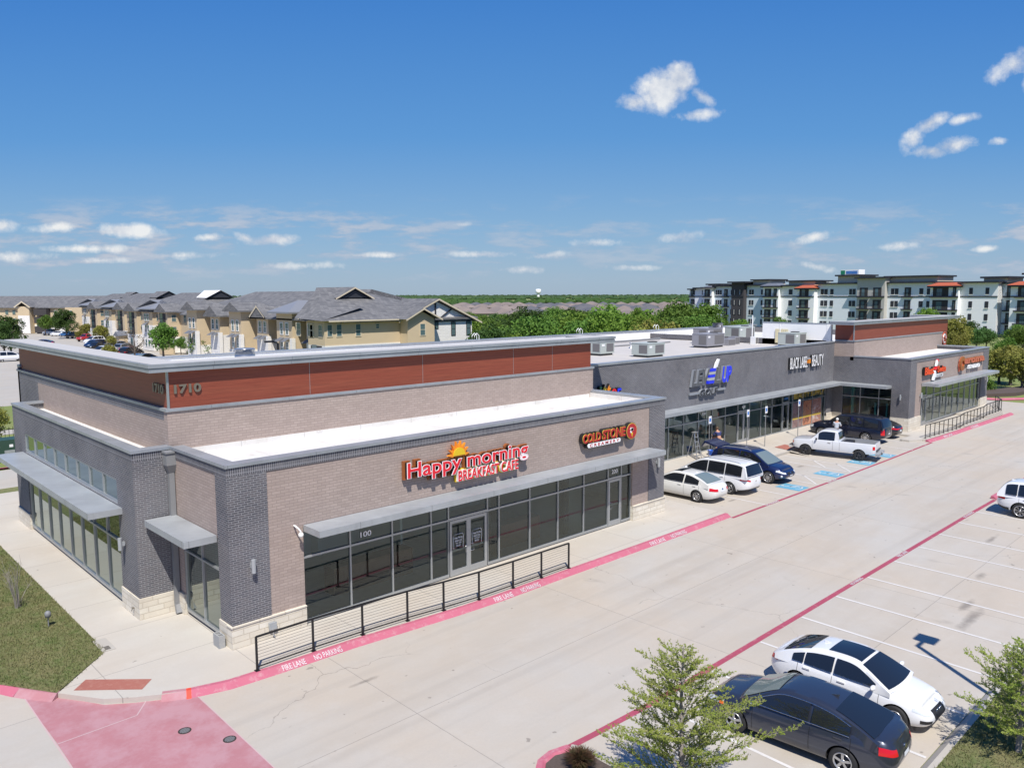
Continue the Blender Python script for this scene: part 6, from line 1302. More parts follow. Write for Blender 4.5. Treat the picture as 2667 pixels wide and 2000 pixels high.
# far wooded country to the horizon
def far_wood(dist,h,n,seed,mt,z=0,spread=1.0):
    rnd=random.Random(seed); b=MB()
    for _ in range(n):
        x=rnd.uniform(-60,2290); d=dist*rnd.uniform(.85,1.25); p=pol(x,d); r=h*rnd.uniform(.5,1.0); k=7
        vs=[];c=Vector((p[0],p[1],z+r*.35))
        for i in range(5):
            for j in range(k):
                a=2*PI*(j+.5*(i%2))/k; t=PI*(i/4)*.92+.04; q=rnd.uniform(.75,1.15); vs.append((c.x+r*1.3*q*math.sin(t)*math.cos(a),c.y+r*1.3*q*math.sin(t)*math.sin(a),c.z+r*.75*q*math.cos(t)))
        b.add(vs,[(i*k+j,(i+1)*k+j,(i+1)*k+(j+1)%k,i*k+(j+1)%k) for i in range(4) for j in range(k)],False)
    o=b.build('distant_woods',mt); tag(o,kind='stuff')
far_wood(560,4.2,230,1,'far_leaf'); far_wood(950,6.0,650,2,'leaf_dark'); far_wood(1900,7.5,1300,3,'far_leaf'); far_wood(3800,10,1400,4,'far_leaf')
# ================================================================ SUBURB
def house(x,y,rz,w,d,h,rh,dark,label):
    o=thing('house',label,'house',(x,y,0),rz,'houses of the suburb beyond the wood')
    b=MB(); b.box(-w/2,w/2,-d/2,d/2,0,h); b.build('wall','house_wall',o,True)
    b=MB(); e=.5; q=min(w,d)/2*.9; X,Y=w/2+e,d/2+e
    r0,r1=((-(X-q),0),(X-q,0)) if w>d else ((0,-(Y-q)),(0,Y-q))
    b.add([(-X,-Y,h),(X,-Y,h),(X,Y,h),(-X,Y,h),(r0[0],r0[1],h+rh),(r1[0],r1[1],h+rh)],[(0,1,5,4) if w>d else (0,1,4),(1,2,5) if w>d else (1,2,5,4),(2,3,4,5) if w>d else (2,3,5),(3,0,4) if w>d else (3,0,4,5),(0,3,2,1)])
    b.build('roof','house_roof_dark' if dark else 'house_roof',o,True)
    for s in (-1,1):
        b=MB(); b.box(s*w*.25-.5,s*w*.25+.5,-d/2-.06,-d/2,1,2.4); b.build('window','window_dark',o,True)
rnd=random.Random(21); k=0
ROW=['nearest row','second row','third row','fourth row','farthest row']
for ri,(d,st_) in enumerate(((285,48),(340,40),(410,33),(500,27),(610,23))):
    x=(1115 if ri<1 else 985)+rnd.uniform(0,20)
    ix=-1
    while x<1500:
        ix+=1
        xx,yy=pol(x,d+rnd.uniform(-8,8)); dark=rnd.random()<.3; 
        house(xx,yy,rnd.uniform(-.5,.5)+.8,rnd.uniform(13,18),rnd.uniform(10,13),rnd.uniform(2.6,3.1),rnd.uniform(2.0,2.7),dark,('dark grey' if dark else 'brown')+' hip roofed house, '+ORD[ix]+' from left in the '+ROW[ri]+' of the suburb')
        x+=st_*rnd.uniform(.8,1.2)
o=thing('water_tower','white water tower on the horizon above the brown roofs','water tower',(*pol(1163,2300),0)); b=MB(); b.lathe([(0,14),(7,15),(8,17),(8,24),(7,26),(0,26.5)],(0,0,0),20); b.build('tank','stucco_white',o,True); b=MB(); b.lathe([(4.6,0),(4.0,5),(4.0,12),(5,15)],(0,0,0),14); b.build('stem','stucco_white',o,True)
# ================================================================ TAN APARTMENTS (left)
def hip(mb,x0,x1,y0,y1,z,rh,e=.8,ax='y',g0=False,g1=False):
    """hip or gabled roof; ridge along ax; g0/g1 = gable at the low/high end"""
    X0,X1,Y0,Y1=x0-e,x1+e,y0-e,y1+e
    if ax=='y':
        q=(X1-X0)/2; xm=(X0+X1)/2; ya=Y0 if g0 else Y0+q; yb=Y1 if g1 else Y1-q
        V=[(X0,Y0,z),(X1,Y0,z),(X1,Y1,z),(X0,Y1,z),(xm,ya,z+rh),(xm,yb,z+rh)]; F=[(0,1,4),(1,2,5,4),(2,3,5),(3,0,4,5)]
    else:
        q=(Y1-Y0)/2; ym=(Y0+Y1)/2; xa=X0 if g0 else X0+q; xb=X1 if g1 else X1-q
        V=[(X0,Y0,z),(X1,Y0,z),(X1,Y1,z),(X0,Y1,z),(xa,ym,z+rh),(xb,ym,z+rh)]; F=[(0,1,5,4),(1,2,5),(2,3,4,5),(3,0,4)]
    mb.add(V+[(a,b,c-.22) for a,b,c in V[:4]],F+[(6,7,8,9)[::-1],(0,6,7,1),(1,7,8,2),(2,8,9,3),(3,9,6,0)])
def win(par,plane,c,a,z,w=1.1,h=1.5,trim='trim_cream',gl='window_blue',out=-1,fr=.09):
    """window on wall plane 'x' or 'y' at coordinate c, centred a, sill z"""
    f=MB(); g=MB(); d=.06*out
    def bx(mb,a0,a1,z0,z1,d0,d1):
        if plane=='y': mb.box(a0,a1,c+d0,c+d1,z0,z1)
        else: mb.box(c+d0,c+d1,a0,a1,z0,z1)
    bx(f,a-w/2-fr,a-w/2,z-fr,z+h+fr,0,d); bx(f,a+w/2,a+w/2+fr,z-fr,z+h+fr,0,d); bx(f,a-w/2,a+w/2,z+h,z+h+fr,0,d); bx(f,a-w/2,a+w/2,z-fr,z,0,d); bx(f,a-w/2,a+w/2,z+h/2-.03,z+h/2+.03,0,d*.7)
    o=f.build('window',trim,par); bx(g,a-w/2,a+w/2,z,z+h,0,d*.4); g.build('pane',gl,o)
TA=thing('apartment_building','nearest tan and white apartment block with white brick gable end','building',(50,60,0))
def tp(mb,nm,mt=None,P=None): return mb.build(nm,mt,P)
BAY=[(66.2,69.2,41.6,0),(72.2,76.5,41.2,1),(80.5,84.0,42.0,0),(88,92,41.5,1),(96,99.5,41.8,0),(104,108,41.5,1)]
b=MB(); b.box(39,55.8,60.3,64.2,5.05,8); b.box(44,60,64.2,112,3,8); [b.box(x,44,a,c_,3.1 if k_ else 5.0,8.0 if not k_ else 8.9) for a,c_,x,k_ in BAY]; split_build(b,'stucco_wall','stucco_tan',TA)
b=MB(); b.box(39,50,60.25,64.2,0,5.05); b.box(43.97,60,64.2,112,0,3); [b.box(x-.04,44,a-.03,c_+.03,0,3.1 if k_ else 5.0) for a,c_,x,k_ in BAY]; [b.box(x-.3,x+.25,a-.3,a+.25,0,5.4) for a,c_,x,k_ in BAY]; split_build(b,'stone_wall','white_stone',TA)
b=MB(); b.box(50,54.3,58.6,60.2,0,8.0); b.prism_xz([(50,8.0),(54.3,8.0),(52.15,9.05)],58.6,60.2); tp(b,'bay_wall','stucco_tan',TA)
b=MB(); b.box(54.3,62,60,78,0,7.62); b.prism_xz([(50.2,7.62),(62,7.62),(61.9,7.75),(56,10.15),(50.6,8.1)],60.05,60.5); tp(b,'brick_gable_wall','white_stone',TA)
b=MB(); b.box(54.3,62.1,59.88,60.0,7.5,7.66); b.box(55.5,55.68,59.9,60.04,7.66,10.0); 
b.prism_xz([(55.7,7.66),(55.95,7.66),(58.4,9.1),(58.2,9.2)],59.9,60.03); tp(b,'timber_beams','dark_trim',TA)
b=MB(); b.add([(49.4,59.6,7.72),(55.9,59.5,10.6),(63.4,59.4,7.35),(63.4,60.6,7.35),(55.9,60.7,10.6),(49.4,60.7,7.72),(49.4,59.6,7.52),(55.9,59.5,10.38),(63.4,59.4,7.12)],[(0,1,4,5),(1,2,3,4),(6,7,1,0),(7,8,2,1)]); tp(b,'gable_trim','trim_cream',TA)
b=MB(); b.add([(49.3,57.9,8.0),(52.15,57.9,9.4),(55.2,57.9,7.95),(49.3,57.9,7.8),(52.15,57.9,9.2),(55.2,57.9,7.75)],[(3,4,1,0),(4,5,2,1)]); tp(b,'gable_trim','trim_cream',TA)
b=MB(); b.box(39.2,50,59.5,59.6,7.9,8.06); tp(b,'gutter','trim_cream',TA)
rf=MB(); 
rf.add([(38.2,59.6,8.05),(50,59.6,8.05),(50,70,11.9),(44,70,12.1),(38.2,66,8.3)],[(0,1,2,3),(0,3,4)])
hip(rf,42,62,60.4,84,8.0,3.9,.8,'x',False,False); rf.add([(38.2,64.9,8.05),(38.2,59.6,8.05),(46,62.5,9.6),(46,64.9,9.6)],[(0,1,2,3)]); rf.add([(38.2,64.9,8.0),(46,64.9,9.6),(46,64.9,8.0)],[(0,1,2)])
rf.add([(50,59.55,8.1),(55.9,59.5,10.6),(55.9,74,10.6),(50,74,8.1)],[(0,1,2,3)]); rf.add([(55.9,59.5,10.6),(63.4,59.4,7.35),(63.4,76,7.35),(55.9,76,10.6)],[(0,1,2,3)])
rf.add([(49.3,57.9,8.02),(52.15,57.9,9.4),(52.15,62.5,9.4),(49.3,61,8.02)],[(0,1,2,3)]); rf.add([(52.15,57.9,9.4),(55.2,57.9,7.97),(55.2,61,7.97),(52.15,62.5,9.4)],[(0,1,2,3)])
hip(rf,43.5,60.5,70,113,8.0,3.7,.9,'y'); [hip(rf,x-.2,48,a-.2,c_+.2,8.02,1.5,.6,'x',True,False) for a,c_,x,k_ in BAY if not k_]
split_build(rf,'roof','shingle',TA)
# eyebrow gable on the ridge
b=MB(); b.prism_xz([(44.6,10.75),(49.7,10.75),(47.15,11.95)],66.4,66.6); tp(b,'dormer_face','dark_trim',TA)
b=MB(); b.add([(44.2,66.1,10.7),(47.15,66.1,12.15),(50.1,66.1,10.7),(50.1,72,10.7),(47.15,76,12.15),(44.2,72,10.7)],[(0,1,4,5),(1,2,3,4)]); tp(b,'dormer_roof','shingle',TA)
b=MB(); b.add([(44.2,66.08,10.7),(47.15,66.08,12.15),(50.1,66.08,10.7),(50.1,66.08,10.5),(47.15,66.08,11.95),(44.2,66.08,10.5)],[(0,1,4,5),(1,2,3,4)]); tp(b,'dormer_trim','trim_cream',TA)
for a,z,w_,h in ((39.7,6.18,.6,1.35),(41.0,6.15,.65,1.4),(43.7,6.1,.65,1.4),(46.55,6.95,.45,.5)): win(TA,'y',60.25 if False else 60.3,a,z,w_,h)
win(TA,'y',58.6,52.35,5.9,.75,1.45)
for a,z,w_,h in ((55.75,6.65,.45,.75),(58.65,5.65,.6,1.7),(61.35,5.6,.6,1.8)): win(TA,'y',60.0,a,z,w_,h,'dark_trim')
for y_ in (63.5,66.5): win(TA,'x',39.0,y_,6.1,1.0,1.5)
def balcony(par,plane,c,a,z,w=3.0,h=2.5,out=-1,rail='black_metal',door=True):
    """recessed balcony: dark opening, slab, rail"""
    f=MB(); 
    def bx(mb,a0,a1,z0,z1,d0,d1):
        if plane=='y': mb.box(a0,a1,c+d0*out*-1,c+d1*out*-1,z0,z1)
        else: mb.box(c+d0*out*-1,c+d1*out*-1,a0,a1,z0,z1)
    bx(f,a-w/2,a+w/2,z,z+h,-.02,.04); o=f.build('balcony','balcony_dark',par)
    f=MB(); bx(f,a-w/2-.1,a+w/2+.1,z-.2,z,-.35,.0); f.build('slab','dark_trim',o)
    f=MB(); bx(f,a-w/2,a+w/2,z+1.0,z+1.05,-.33,-.28); [bx(f,a-w/2+i*w/8-.02,a-w/2+i*w/8+.02,z,z+1,-.32,-.29) for i in range(9)]; f.build('rail',rail,o)
    f=MB(); bx(f,a-.1,a+w/2-.3,z+.05,z+2.1,-.05,-.03); f.build('balcony_door','window_blue',o)
    return o
def awning(par,plane,c,a,z,w=1.5):
    f=MB()
    if plane=='x': f.add([(c,a-w/2,z+.5),(c,a+w/2,z+.5),(c-.9,a+w/2,z),(c-.9,a-w/2,z),(c,a-w/2,z+.35),(c,a+w/2,z+.35)],[(0,1,2,3),(4,3,2,5),(0,3,4),(1,5,2)])
    else: f.add([(a-w/2,c,z+.5),(a+w/2,c,z+.5),(a+w/2,c-.9,z),(a-w/2,c-.9,z),(a-w/2,c,z+.35),(a+w/2,c,z+.35)],[(0,1,2,3),(4,3,2,5),(0,3,4),(1,5,2)])
    f.build('awning','slate_metal',par)
def tan_block(label,x0,x1,y0,y1,bays,rz=0,loc=(0,0,0),wins_x=(),wins_y=(),rh=3.7,dorm=True,seed=0):
    """three storey block with projecting stair and balcony bays on its west side"""
    T=thing('apartment_building',label,'building',(x0,y0,0),0,'tan and white apartment blocks')
    b=MB(); b.box(x0,x1,y0,y1,3.1,8); [b.box(x0-2.4,x0,a,c,3.1,8) for a,c in bays]; split_build(b,'stucco_wall','stucco_tan',T)
    b=MB(); b.box(x0-.04,x1+.04,y0-.04,y1,0,3.1); [b.box(x0-2.44,x0-.04,a-.04,c+.04,0,5.2 if i%2 else 3.1) for i,(a,c) in enumerate(bays)]; split_build(b,'stone_wall','white_stone',T)
    r=MB(); hip(r,x0,x1,y0,y1,8,rh,.9,'y'); [hip(r,x0-2.4,x0+3,a,c,8.05,1.5,.55,'x',i%2==0,False) for i,(a,c) in enumerate(bays)]; split_build(r,'roof','shingle',T)
    for i,(a,c) in enumerate(bays):
        m_=(a+c)/2
        if i%3==1: 
            r=MB(); hip(r,x0-2.9,x0+2,a-.6,c+.6,8.5,1.7,.3,'x'); r.build('metal_roof','seam_metal',T)
        for z in (.3,3.25,5.55):
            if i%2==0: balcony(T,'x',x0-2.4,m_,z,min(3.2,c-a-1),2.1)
            else: win(T,'x',x0-2.45,m_-.7,z+.55,1.0,1.35,'trim_white'); win(T,'x',x0-2.45,m_+.8,z+.55,1.0,1.35,'trim_white')
        if i%2: awning(T,'x',x0-2.45,m_,5.2)
        for z in (3.25,5.6): win(T,'y',a if i%2 else a,x0-1.2,z+.5,.8,1.3)
    for a,z in wins_x: win(T,'x',x0,a,z,1.2,1.5)
    for a,z in wins_y: win(T,'y',y0-.04,a,z,.9,1.5,'trim_white')
    if dorm:
        xm=(x0+x1)/2; q=(x1-x0)/2
        b=MB(); b.prism_xz([(xm-2.6,8+rh*.72),(xm+2.6,8+rh*.72),(xm,8+rh*1.06)],y0+q*.55,y0+q*.55+.2); b.build('dormer_face','dark_trim',T)
        b=MB(); y_=y0+q*.55-.3; z=8+rh*.72; b.add([(xm-3,y_,z-.05),(xm,y_,8+rh*1.12),(xm+3,y_,z-.05),(xm+3,y_+5,z),(xm,y_+8,8+rh*1.12),(xm-3,y_+5,z)],[(0,1,4,5),(1,2,3,4)]); b.build('dormer_roof','trim_white' if seed==1 else 'shingle',T)
    # little entrance hut
    b=MB(); b.box(x0-4.6,x0-2.6,y0+1.5,y0+4,0,2.2); b.build('porch','stucco_tan',T); b=MB(); hip(b,x0-4.6,x0-2.6,y0+1.5,y0+4,2.2,.8,.35,'x',True,True); b.build('porch_roof','slate_metal',T)
    return T
mr=MB(); hip(mr,41.2-.6,47.5,71.6,77.1,8.9,1.5,.3,'x'); split_build(mr,'metal_roof','seam_metal',TA); mr=MB(); [hip(mr,x-.3,47.5,a-.3,c_+.3,8.9,1.2,.4,'x',True) for a,c_,x,k_ in BAY[2:] if k_]; split_build(mr,'roof','shingle',TA)
for a,c_,x,k_ in BAY:
    m_=(a+c_)/2
    for z in (3.4,5.9): win(TA,'x',x,m_-.75,z,.7,1.5,'trim_white'); win(TA,'x',x,m_+.75,z,.7,1.5,'trim_white')
    for s_ in (-.8,.8): awning(TA,'x',x,m_+s_,4.95,1.2)
    win(TA,'x',x,m_,.9,1.6,1.5,'trim_white')
for m_ in (65.2,70.7,78.4,86,94,101.7,110):
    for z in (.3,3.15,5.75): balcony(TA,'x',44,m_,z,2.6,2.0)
for y_ in (61.2,63.2): win(TA,'x',39.0,y_,6.1,.8,1.4)
balcony(TA,'x',39.0,62.3,3.0,2.6,2.0)
for a,c_,x,k_ in BAY[:3:2]:
    b=MB(); b.add([(x-.9,a-.6,8.1),(x-.9,(a+c_)/2,9.7),(x-.9,c_+.6,8.1),(x-.88,c_+.5,7.9),(x-.88,(a+c_)/2,9.4),(x-.88,a-.5,7.9)],[(0,1,4,5),(1,2,3,4)]); b.build('gable_trim','trim_cream',TA)
b=MB(); b.box(40.4,42.6,58,60,0,2.0); b.build('porch','stucco_tan',TA)
tan_block('second tan apartment block of the row, with white gable trim on its roof',50,66,128,160,[(133,138),(141,147),(150,156)],wins_x=((130.5,5.8),(139.4,5.8),(148.5,5.8)),wins_y=((51.5,6.0),(56,6.0),(51.7,3.4),(56.1,3.2),(56.3,.4)),seed=1)
tan_block('third tan apartment block of the row, beyond the big green tree',54,70,166,200,[(170,176),(179,185),(190,196)],wins_x=((168,5.8),(178,5.8),(187,5.8)),wins_y=((57,5.9),(57,3.1),(62,5.9)))
tan_block('fourth tan apartment block where the row meets the far one',61,76,208,240,[(212,218),(222,228)],wins_x=((220,5.8),(231,5.8)),wins_y=((64,5.9),(64,3.1)))
# far block across the end of the car park, turned to face the camera
FB=thing('apartment_building','far tan apartment block closing the car park, with small pointed gable','building',(44,257,0),0)
FB.rotation_euler=(0,0,math.atan2(-30,20.5)); 
L_=62; b=MB(); b.box(-26,L_-16,0,14,2.6,7.7); b.box(-16,-8,-1.5,0,2.6,7.7); b.box(8,12,-1.8,0,0,8.0); b.box(24,L_-22,-1.4,0,0,7.7); b.build('stucco_wall','stucco_tan',FB,True)
b=MB(); b.box(-26,L_-16,-.05,14,0,2.6); b.box(8,12,-1.85,-1.8,0,5.3); b.box(20,24,-1.5,0,0,6.0); b.build('stone_wall','white_stone',FB,True)
b=MB(); hip(b,-27,L_-16,0,14,7.7,3.4,.8,'x'); b.build('roof','shingle',FB,True)
b=MB(); b.add([(7,-2.3,7.8),(10,-2.3,9.6),(13,-2.3,7.8),(13,3,7.8),(10,5,9.6),(7,3,7.8)],[(0,1,4,5),(1,2,3,4)]); b.build('gable_roof','shingle',FB,True)
b=MB(); b.add([(7,-2.32,7.8),(10,-2.32,9.6),(13,-2.32,7.8),(12.6,-2.32,7.6),(10,-2.32,9.2),(7.4,-2.32,7.6)],[(0,1,4,5),(1,2,3,4)]); b.build('gable_trim','trim_cream',FB,True)
def lbox(nm,mt,*a): q=MB(); q.box(*a); return q.build(nm,mt,FB,True)
for a in (-22,-19,-5,-2.5,2.5,5,21,26,31,36):
    for z in (3.2,5.6): w_=lbox('window','trim_cream',a-.6,a+.6,-1.6 if 20<a<40 else (-.12),-.0,z,z+1.3); q=MB(); q.box(a-.5,a+.5,(-1.66 if 20<a<40 else -.18),(-1.6 if 20<a<40 else -.12),z+.1,z+1.2); q.build('pane','window_blue',w_,True)
    if a in (-5,-2.5,2.5): lbox('awning','slate_metal',a-.8,a+.8,-.9,-.05,4.55,4.7)
for a in (-12,15.5,41):
    for z in (.2,3.0,5.4): lbox('balcony','balcony_dark',a-2.2,a+2.2,-1.62,-.1,z,z+1.9)
for a in (-20,-6,0,6,28,34): lbox('garage_door','dark_trim',a-1.2,a+1.2,-.1,-.05,.1,2.1)
# ================================================================ WHITE APARTMENTS (right)
A0=Vector((222,45,0)); AD=Vector((241-222,142-45,0)).normalized(); AZ=math.atan2(AD.y,AD.x)
WA=thing('apartment_building','long white four storey apartment building with dark eaves on the right','building',(222,45,0)); WA.rotation_euler=(0,0,AZ)
# local x runs along the facade away from the camera, +y is towards the camera
def wb_(nm,mt,x0,x1,y0,y1,z0,z1,par=None): q=MB(); q.box(x0,x1,y0,y1,z0,z1); return q.build(nm,mt,par or WA,True)
H_=13.7
SEG=[(97.6,100.6,.0,'stucco_white',12.6),(92.7,97.6,.3,'stucco_white',13.0),(88.3,92.7,1.4,'stucco_white',13.1),(79.1,88.3,.0,'stucco_shade_blue',13.6),(73.7,79.1,1.6,'brick_char',14.8),(65.4,73.7,.0,'stucco_shade_blue',13.7),(59.1,65.4,1.8,'stucco_white',13.2),(51.9,59.1,.6,'stucco_white',13.4),(45.6,51.9,1.8,'stucco_white',12.4),(31.1,45.6,.0,'stucco_shade_pale',13.9),(22.3,31.1,1.5,'stone_grey',15.4),(8.7,22.3,.0,'stucco_shade_pale',13.9),(1.2,8.7,2.0,'stucco_white',12.6),(-8.2,1.2,.9,'stucco_white',13.7),(-11.5,-8.2,-1.5,'stucco_shade_blue',13.4),(-22,-11.5,1.5,'stucco_white',12.6)]  # bluish segments: white walls whose shade is painted into the stucco
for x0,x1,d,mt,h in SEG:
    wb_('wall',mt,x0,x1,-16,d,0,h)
    if mt!='brick_char': wb_('eaves','dark_trim',x0-.5,x1+.5,-16,d+.9,h,h+.45)
    else: wb_('eaves','dark_trim',x0-1.4,x1+1.0,-16,d+1.2,h,h+.5)
    wb_('string_course','dark_trim',x0,x1,d,d+.12,10.05,10.35)
SEGD={i:s for i,s in enumerate(SEG)}
def dof(x):
    for x0,x1,d,mt,h in SEG:
        if x0<=x<=x1: return d
    return 0
FLR=[.9,4.0,7.25,10.75]
def wwin(x,w=1.1,two=False,h=1.7,sill=True):
    d=dof(x)
    for z in FLR:
        o=wb_('window','dark_trim',x-w/2,x+w/2,d,d+.07,z,z+h)
        if two: wb_('mullion','trim_white',x-.06,x+.06,d+.07,d+.11,z,z+h,o)
        if sill: wb_('sill','trim_white',x-w/2-.1,x+w/2+.1,d,d+.16,z-.15,z,o)
for x in (98.3,): wwin(x,.9)
for x,w,t in ((93.6,1.0,0),(86.9,1.7,1),(85.4,.8,0),(80.0,1.6,1),(71.7,1.9,1),(67.2,.9,0),(65.9,.8,0),(55.3,1.4,0),(43.3,2.4,1),(40.6,1.1,0),(33.6,2.1,1),(20.2,2.2,1),(12.4,1.1,0),(9.8,2.0,1),(-1.5,.9,0),(-5.6,.9,0)): wwin(x,w,bool(t))
for x in (77.7,75.3): wwin(x,1.5,True,sill=False)
def wbalc(xc,w,d,arch=False,fl=FLR):
    for i,z in enumerate(fl):
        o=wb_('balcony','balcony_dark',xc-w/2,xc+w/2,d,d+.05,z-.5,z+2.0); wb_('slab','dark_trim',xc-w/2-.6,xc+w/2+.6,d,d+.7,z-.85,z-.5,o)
        q=MB(); q.box(xc-w/2,xc+w/2,d+.6,d+.64,z+.45,z+.52); [q.box(xc-w/2+j*w/8-.02,xc-w/2+j*w/8+.02,d+.6,d+.63,z-.5,z+.5) for j in range(9)]; q.build('rail','black_metal',o,True)
        wb_('balcony_door','window_blue',xc-w*.1,xc+w*.25,d+.05,d+.08,z-.45,z+1.6,o)
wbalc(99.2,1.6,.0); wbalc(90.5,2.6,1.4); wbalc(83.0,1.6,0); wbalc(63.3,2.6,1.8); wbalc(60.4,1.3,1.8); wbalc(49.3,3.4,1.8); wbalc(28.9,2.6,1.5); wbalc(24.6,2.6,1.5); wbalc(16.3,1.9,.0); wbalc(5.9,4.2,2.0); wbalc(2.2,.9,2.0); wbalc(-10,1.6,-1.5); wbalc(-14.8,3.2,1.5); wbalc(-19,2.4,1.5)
def caproof(x0,x1,d,z,mt):
    q=MB(); X0,X1,Y0,Y1=x0-.7,x1+.7,-1.5,d+1.0; q.add([(X0,Y0,z),(X1,Y0,z),(X1,Y1,z),(X0,Y1,z),(x0+1.2,-1.5,z+.9),(x1-1.2,-1.5,z+.9),(x1-1.6,d-.6,z+.9),(x0+1.6,d-.6,z+.9)],[(3,2,6,7),(0,3,7,4),(2,1,5,6),(4,7,6,5),(0,1,2,3)]); q.build('cap_roof',mt,WA,True)
caproof(59.1,65.4,1.8,13.65,'slate_metal'); caproof(45.6,51.9,1.8,12.85,'clay_tile'); caproof(1.2,8.7,2.0,13.05,'clay_tile'); caproof(-22,-11.5,1.5,13.05,'clay_tile'); caproof(88.3,92.7,1.4,13.1,'slate_metal')
for x0,x1,h in ((64.5,72.6,15.5),(31.5,40,16.3),(8,24,15.6),(86,93,14.3),(-10,-3,14.9),(47,58,14.9),(-30,-13,15.6)):
    wb_('penthouse','trim_cream',x0+.6,x1-.6,-9,-1,13.7,h); wb_('penthouse_roof','dark_trim',x0,x1,-9.6,-.2,h,h+.45)
for x in range(10,58,4): wb_('roof_unit','hvac_green',x,x+1,-7,-6,13.9,14.9)
wb_('side_wall','stucco_white',-8.2,.9,-16,.8,0,13.6)
wb_('plinth','dark_trim',-22,31,1.6,2.3,0,.6)
o=thing('cooling_tower','white and green rooftop cooling unit on the white apartments','roof plant',tuple(A0+AD*35.8+Vector((AD.y,-AD.x,0))*3+Vector((0,0,16.75))),AZ); b=MB(); b.box(-3,3,-1.5,1.5,0,1.5); b.build('casing','stucco_white',o,True); b=MB(); b.box(1.6,3.05,1.5,1.56,.1,1.3); b.build('green_panel','sign_green',o,True)
for z in (.3,.8): b=MB(); b.box(-2.6,1.2,1.5,1.56,z,z+.3); b.build('louvre','tag_blue',o,True)
# ================================================================ TREES NEAR THE APARTMENTS
def T(key,pxx,d,s,label,group=None,z=0,sz=1.0): x,y=pol(pxx,d); return plant_tree(key,x,y,z,s,label,group,sz=sz)
T('oak',22,150,1.35,'round dark green tree at the far left edge of the car park'); T('oak',145,208,1.4,'round dark green tree in front of the far tan block'); T('small',100,225,1.2,'small green tree left of the round dark tree at the far block'); T('small',122,225,1.2,'second small green tree before the far tan block'); T('yel',188,208,1.0,'bright yellow green tree beside the car rows'); T('yel',219,190,1.05,'wide yellowish tree between the parked cars'); T('oak',232,215,1.2,'dark tree behind the wide yellowish tree')
T('small',307,200,1.4,'compact green tree on the island by the third block'); T('small',352,135,1.35,'bright green bushy tree near the roof edge, left'); T('g1',440,130,.62,'large green tree in front of the second block'); T('sparse',422,132,.9,'thin airy green tree just left of the large one'); T('bare',290,130,1.3,'almost leafless tree beside the bright bushy tree'); T('yel',236,133,.75,'low yellow green tree at the edge of the shop roof'); T('yel',172,200,.6,'low yellow bush between cars'); T('yel',240,168,.7,'small yellow green tree among the parked cars'); T('small',390,150,.7,'tiny green tree by the porch'); T('small',772,58,.85,'small lime green tree poking above the rear parapet',sz=1.15)
T('bush',300,205,.9,'low green hedge by the entrance'); T('bush',325,200,.9,'low rounded hedge beside the entrance island')
for pxx,d,s,k,l in ((1512,215,.8,'g5','dense green tree at the left corner of the white apartments'),(1545,190,1.0,'small','small feathery tree before the white balconies'),(1575,185,.62,'g2','light green tree before the bluish shaded wall'),(1598,185,.68,'g2','second light green tree before the bluish shaded wall'),(1590,150,1.25,'yel','wide yellow tree below the dark brick tower'),(1685,185,1.2,'small','small dark green tree behind the white roof wall'),(1715,170,.6,'bare','thin bare tree behind the white roof wall'),(2000,165,1.05,'g2','green tree rising behind the far red wing'),(2052,140,.95,'g4','yellow green tree right of the far red wing'),(2072,135,.6,'g4','second yellow green tree right of the far red wing'),(2110,150,.62,'g6','dark spreading tree at the foot of the white wall'),(2132,150,.6,'g6','dark spreading tree next to the blue fence'),(2195,150,.7,'g1','slim tree on the lawn at the right edge'),(2212,140,.7,'g1','leafy tree on the lawn cut by the right edge'),(2090,160,1.0,'oak','dark bush by the yellow pump')): T(k,pxx,d,s,l)
T('small',2172,112,1.0,'young tree casting a shadow on the lawn')
b=[(2165,97,1.15,'big light green bush at the edge of the far drive'),(2190,95,1.25,'big olive bush at the right edge of the far drive'),(2128,88,.95,'low bright green bush against the far brick pier'),(2216,90,1.2,'large olive bush cut by the right edge')]
for pxx,d,s,l in b: T('bush' if s<1.1 else 'yel',pxx,d,s,l)
rb=MB(); rb.prism([(84.5,2.2),(88,.2),(96,-1.0),(96,1.5),(88,3.2),(84.5,6)],-.15,.35); struct(rb.build('planting_bank','mulch'))
b=MB(); b.prism([(150,20),(175,40),(176,39),(151,19)],-.02,.6); tag(b.build('retaining_wall','limestone'),'low pale stone wall across the lawn at right','wall')
o=thing('fuel_pump','yellow and white post like pump before the dark carport','pump',(*pol(2062,172),0)); b=MB(); b.box(-.6,.6,-.6,.6,0,1.6); b.build('body','sign_yellow',o,True); b=MB(); b.box(-.6,.6,-.6,.6,1.6,2.7); b.build('cap','sign_white',o,True)
# left slot: bushes and a young tree beside the shop
plant_tree('sparse',2.2,62,0,1.15,'young spindly tree left of the shop building'); plant_tree('yel',2.0,47,0,.8,'soft green shrub behind the green cabinet'); plant_tree('yel',-1.0,49,0,.8,'green shrub at the left edge behind the fence')
b=MB(); b.quad((-30,36.4,-.05),(40,36.4,-.05),(40,70,-.05),(-30,70,-.05)); struct(b.build('grass_field','far_grass'))
b=MB(); b.quad((-5,50.5,-.03),(9,50.5,-.03),(9,53,-.03),(-5,53,-.03)); struct(b.build('path','road_concrete'))
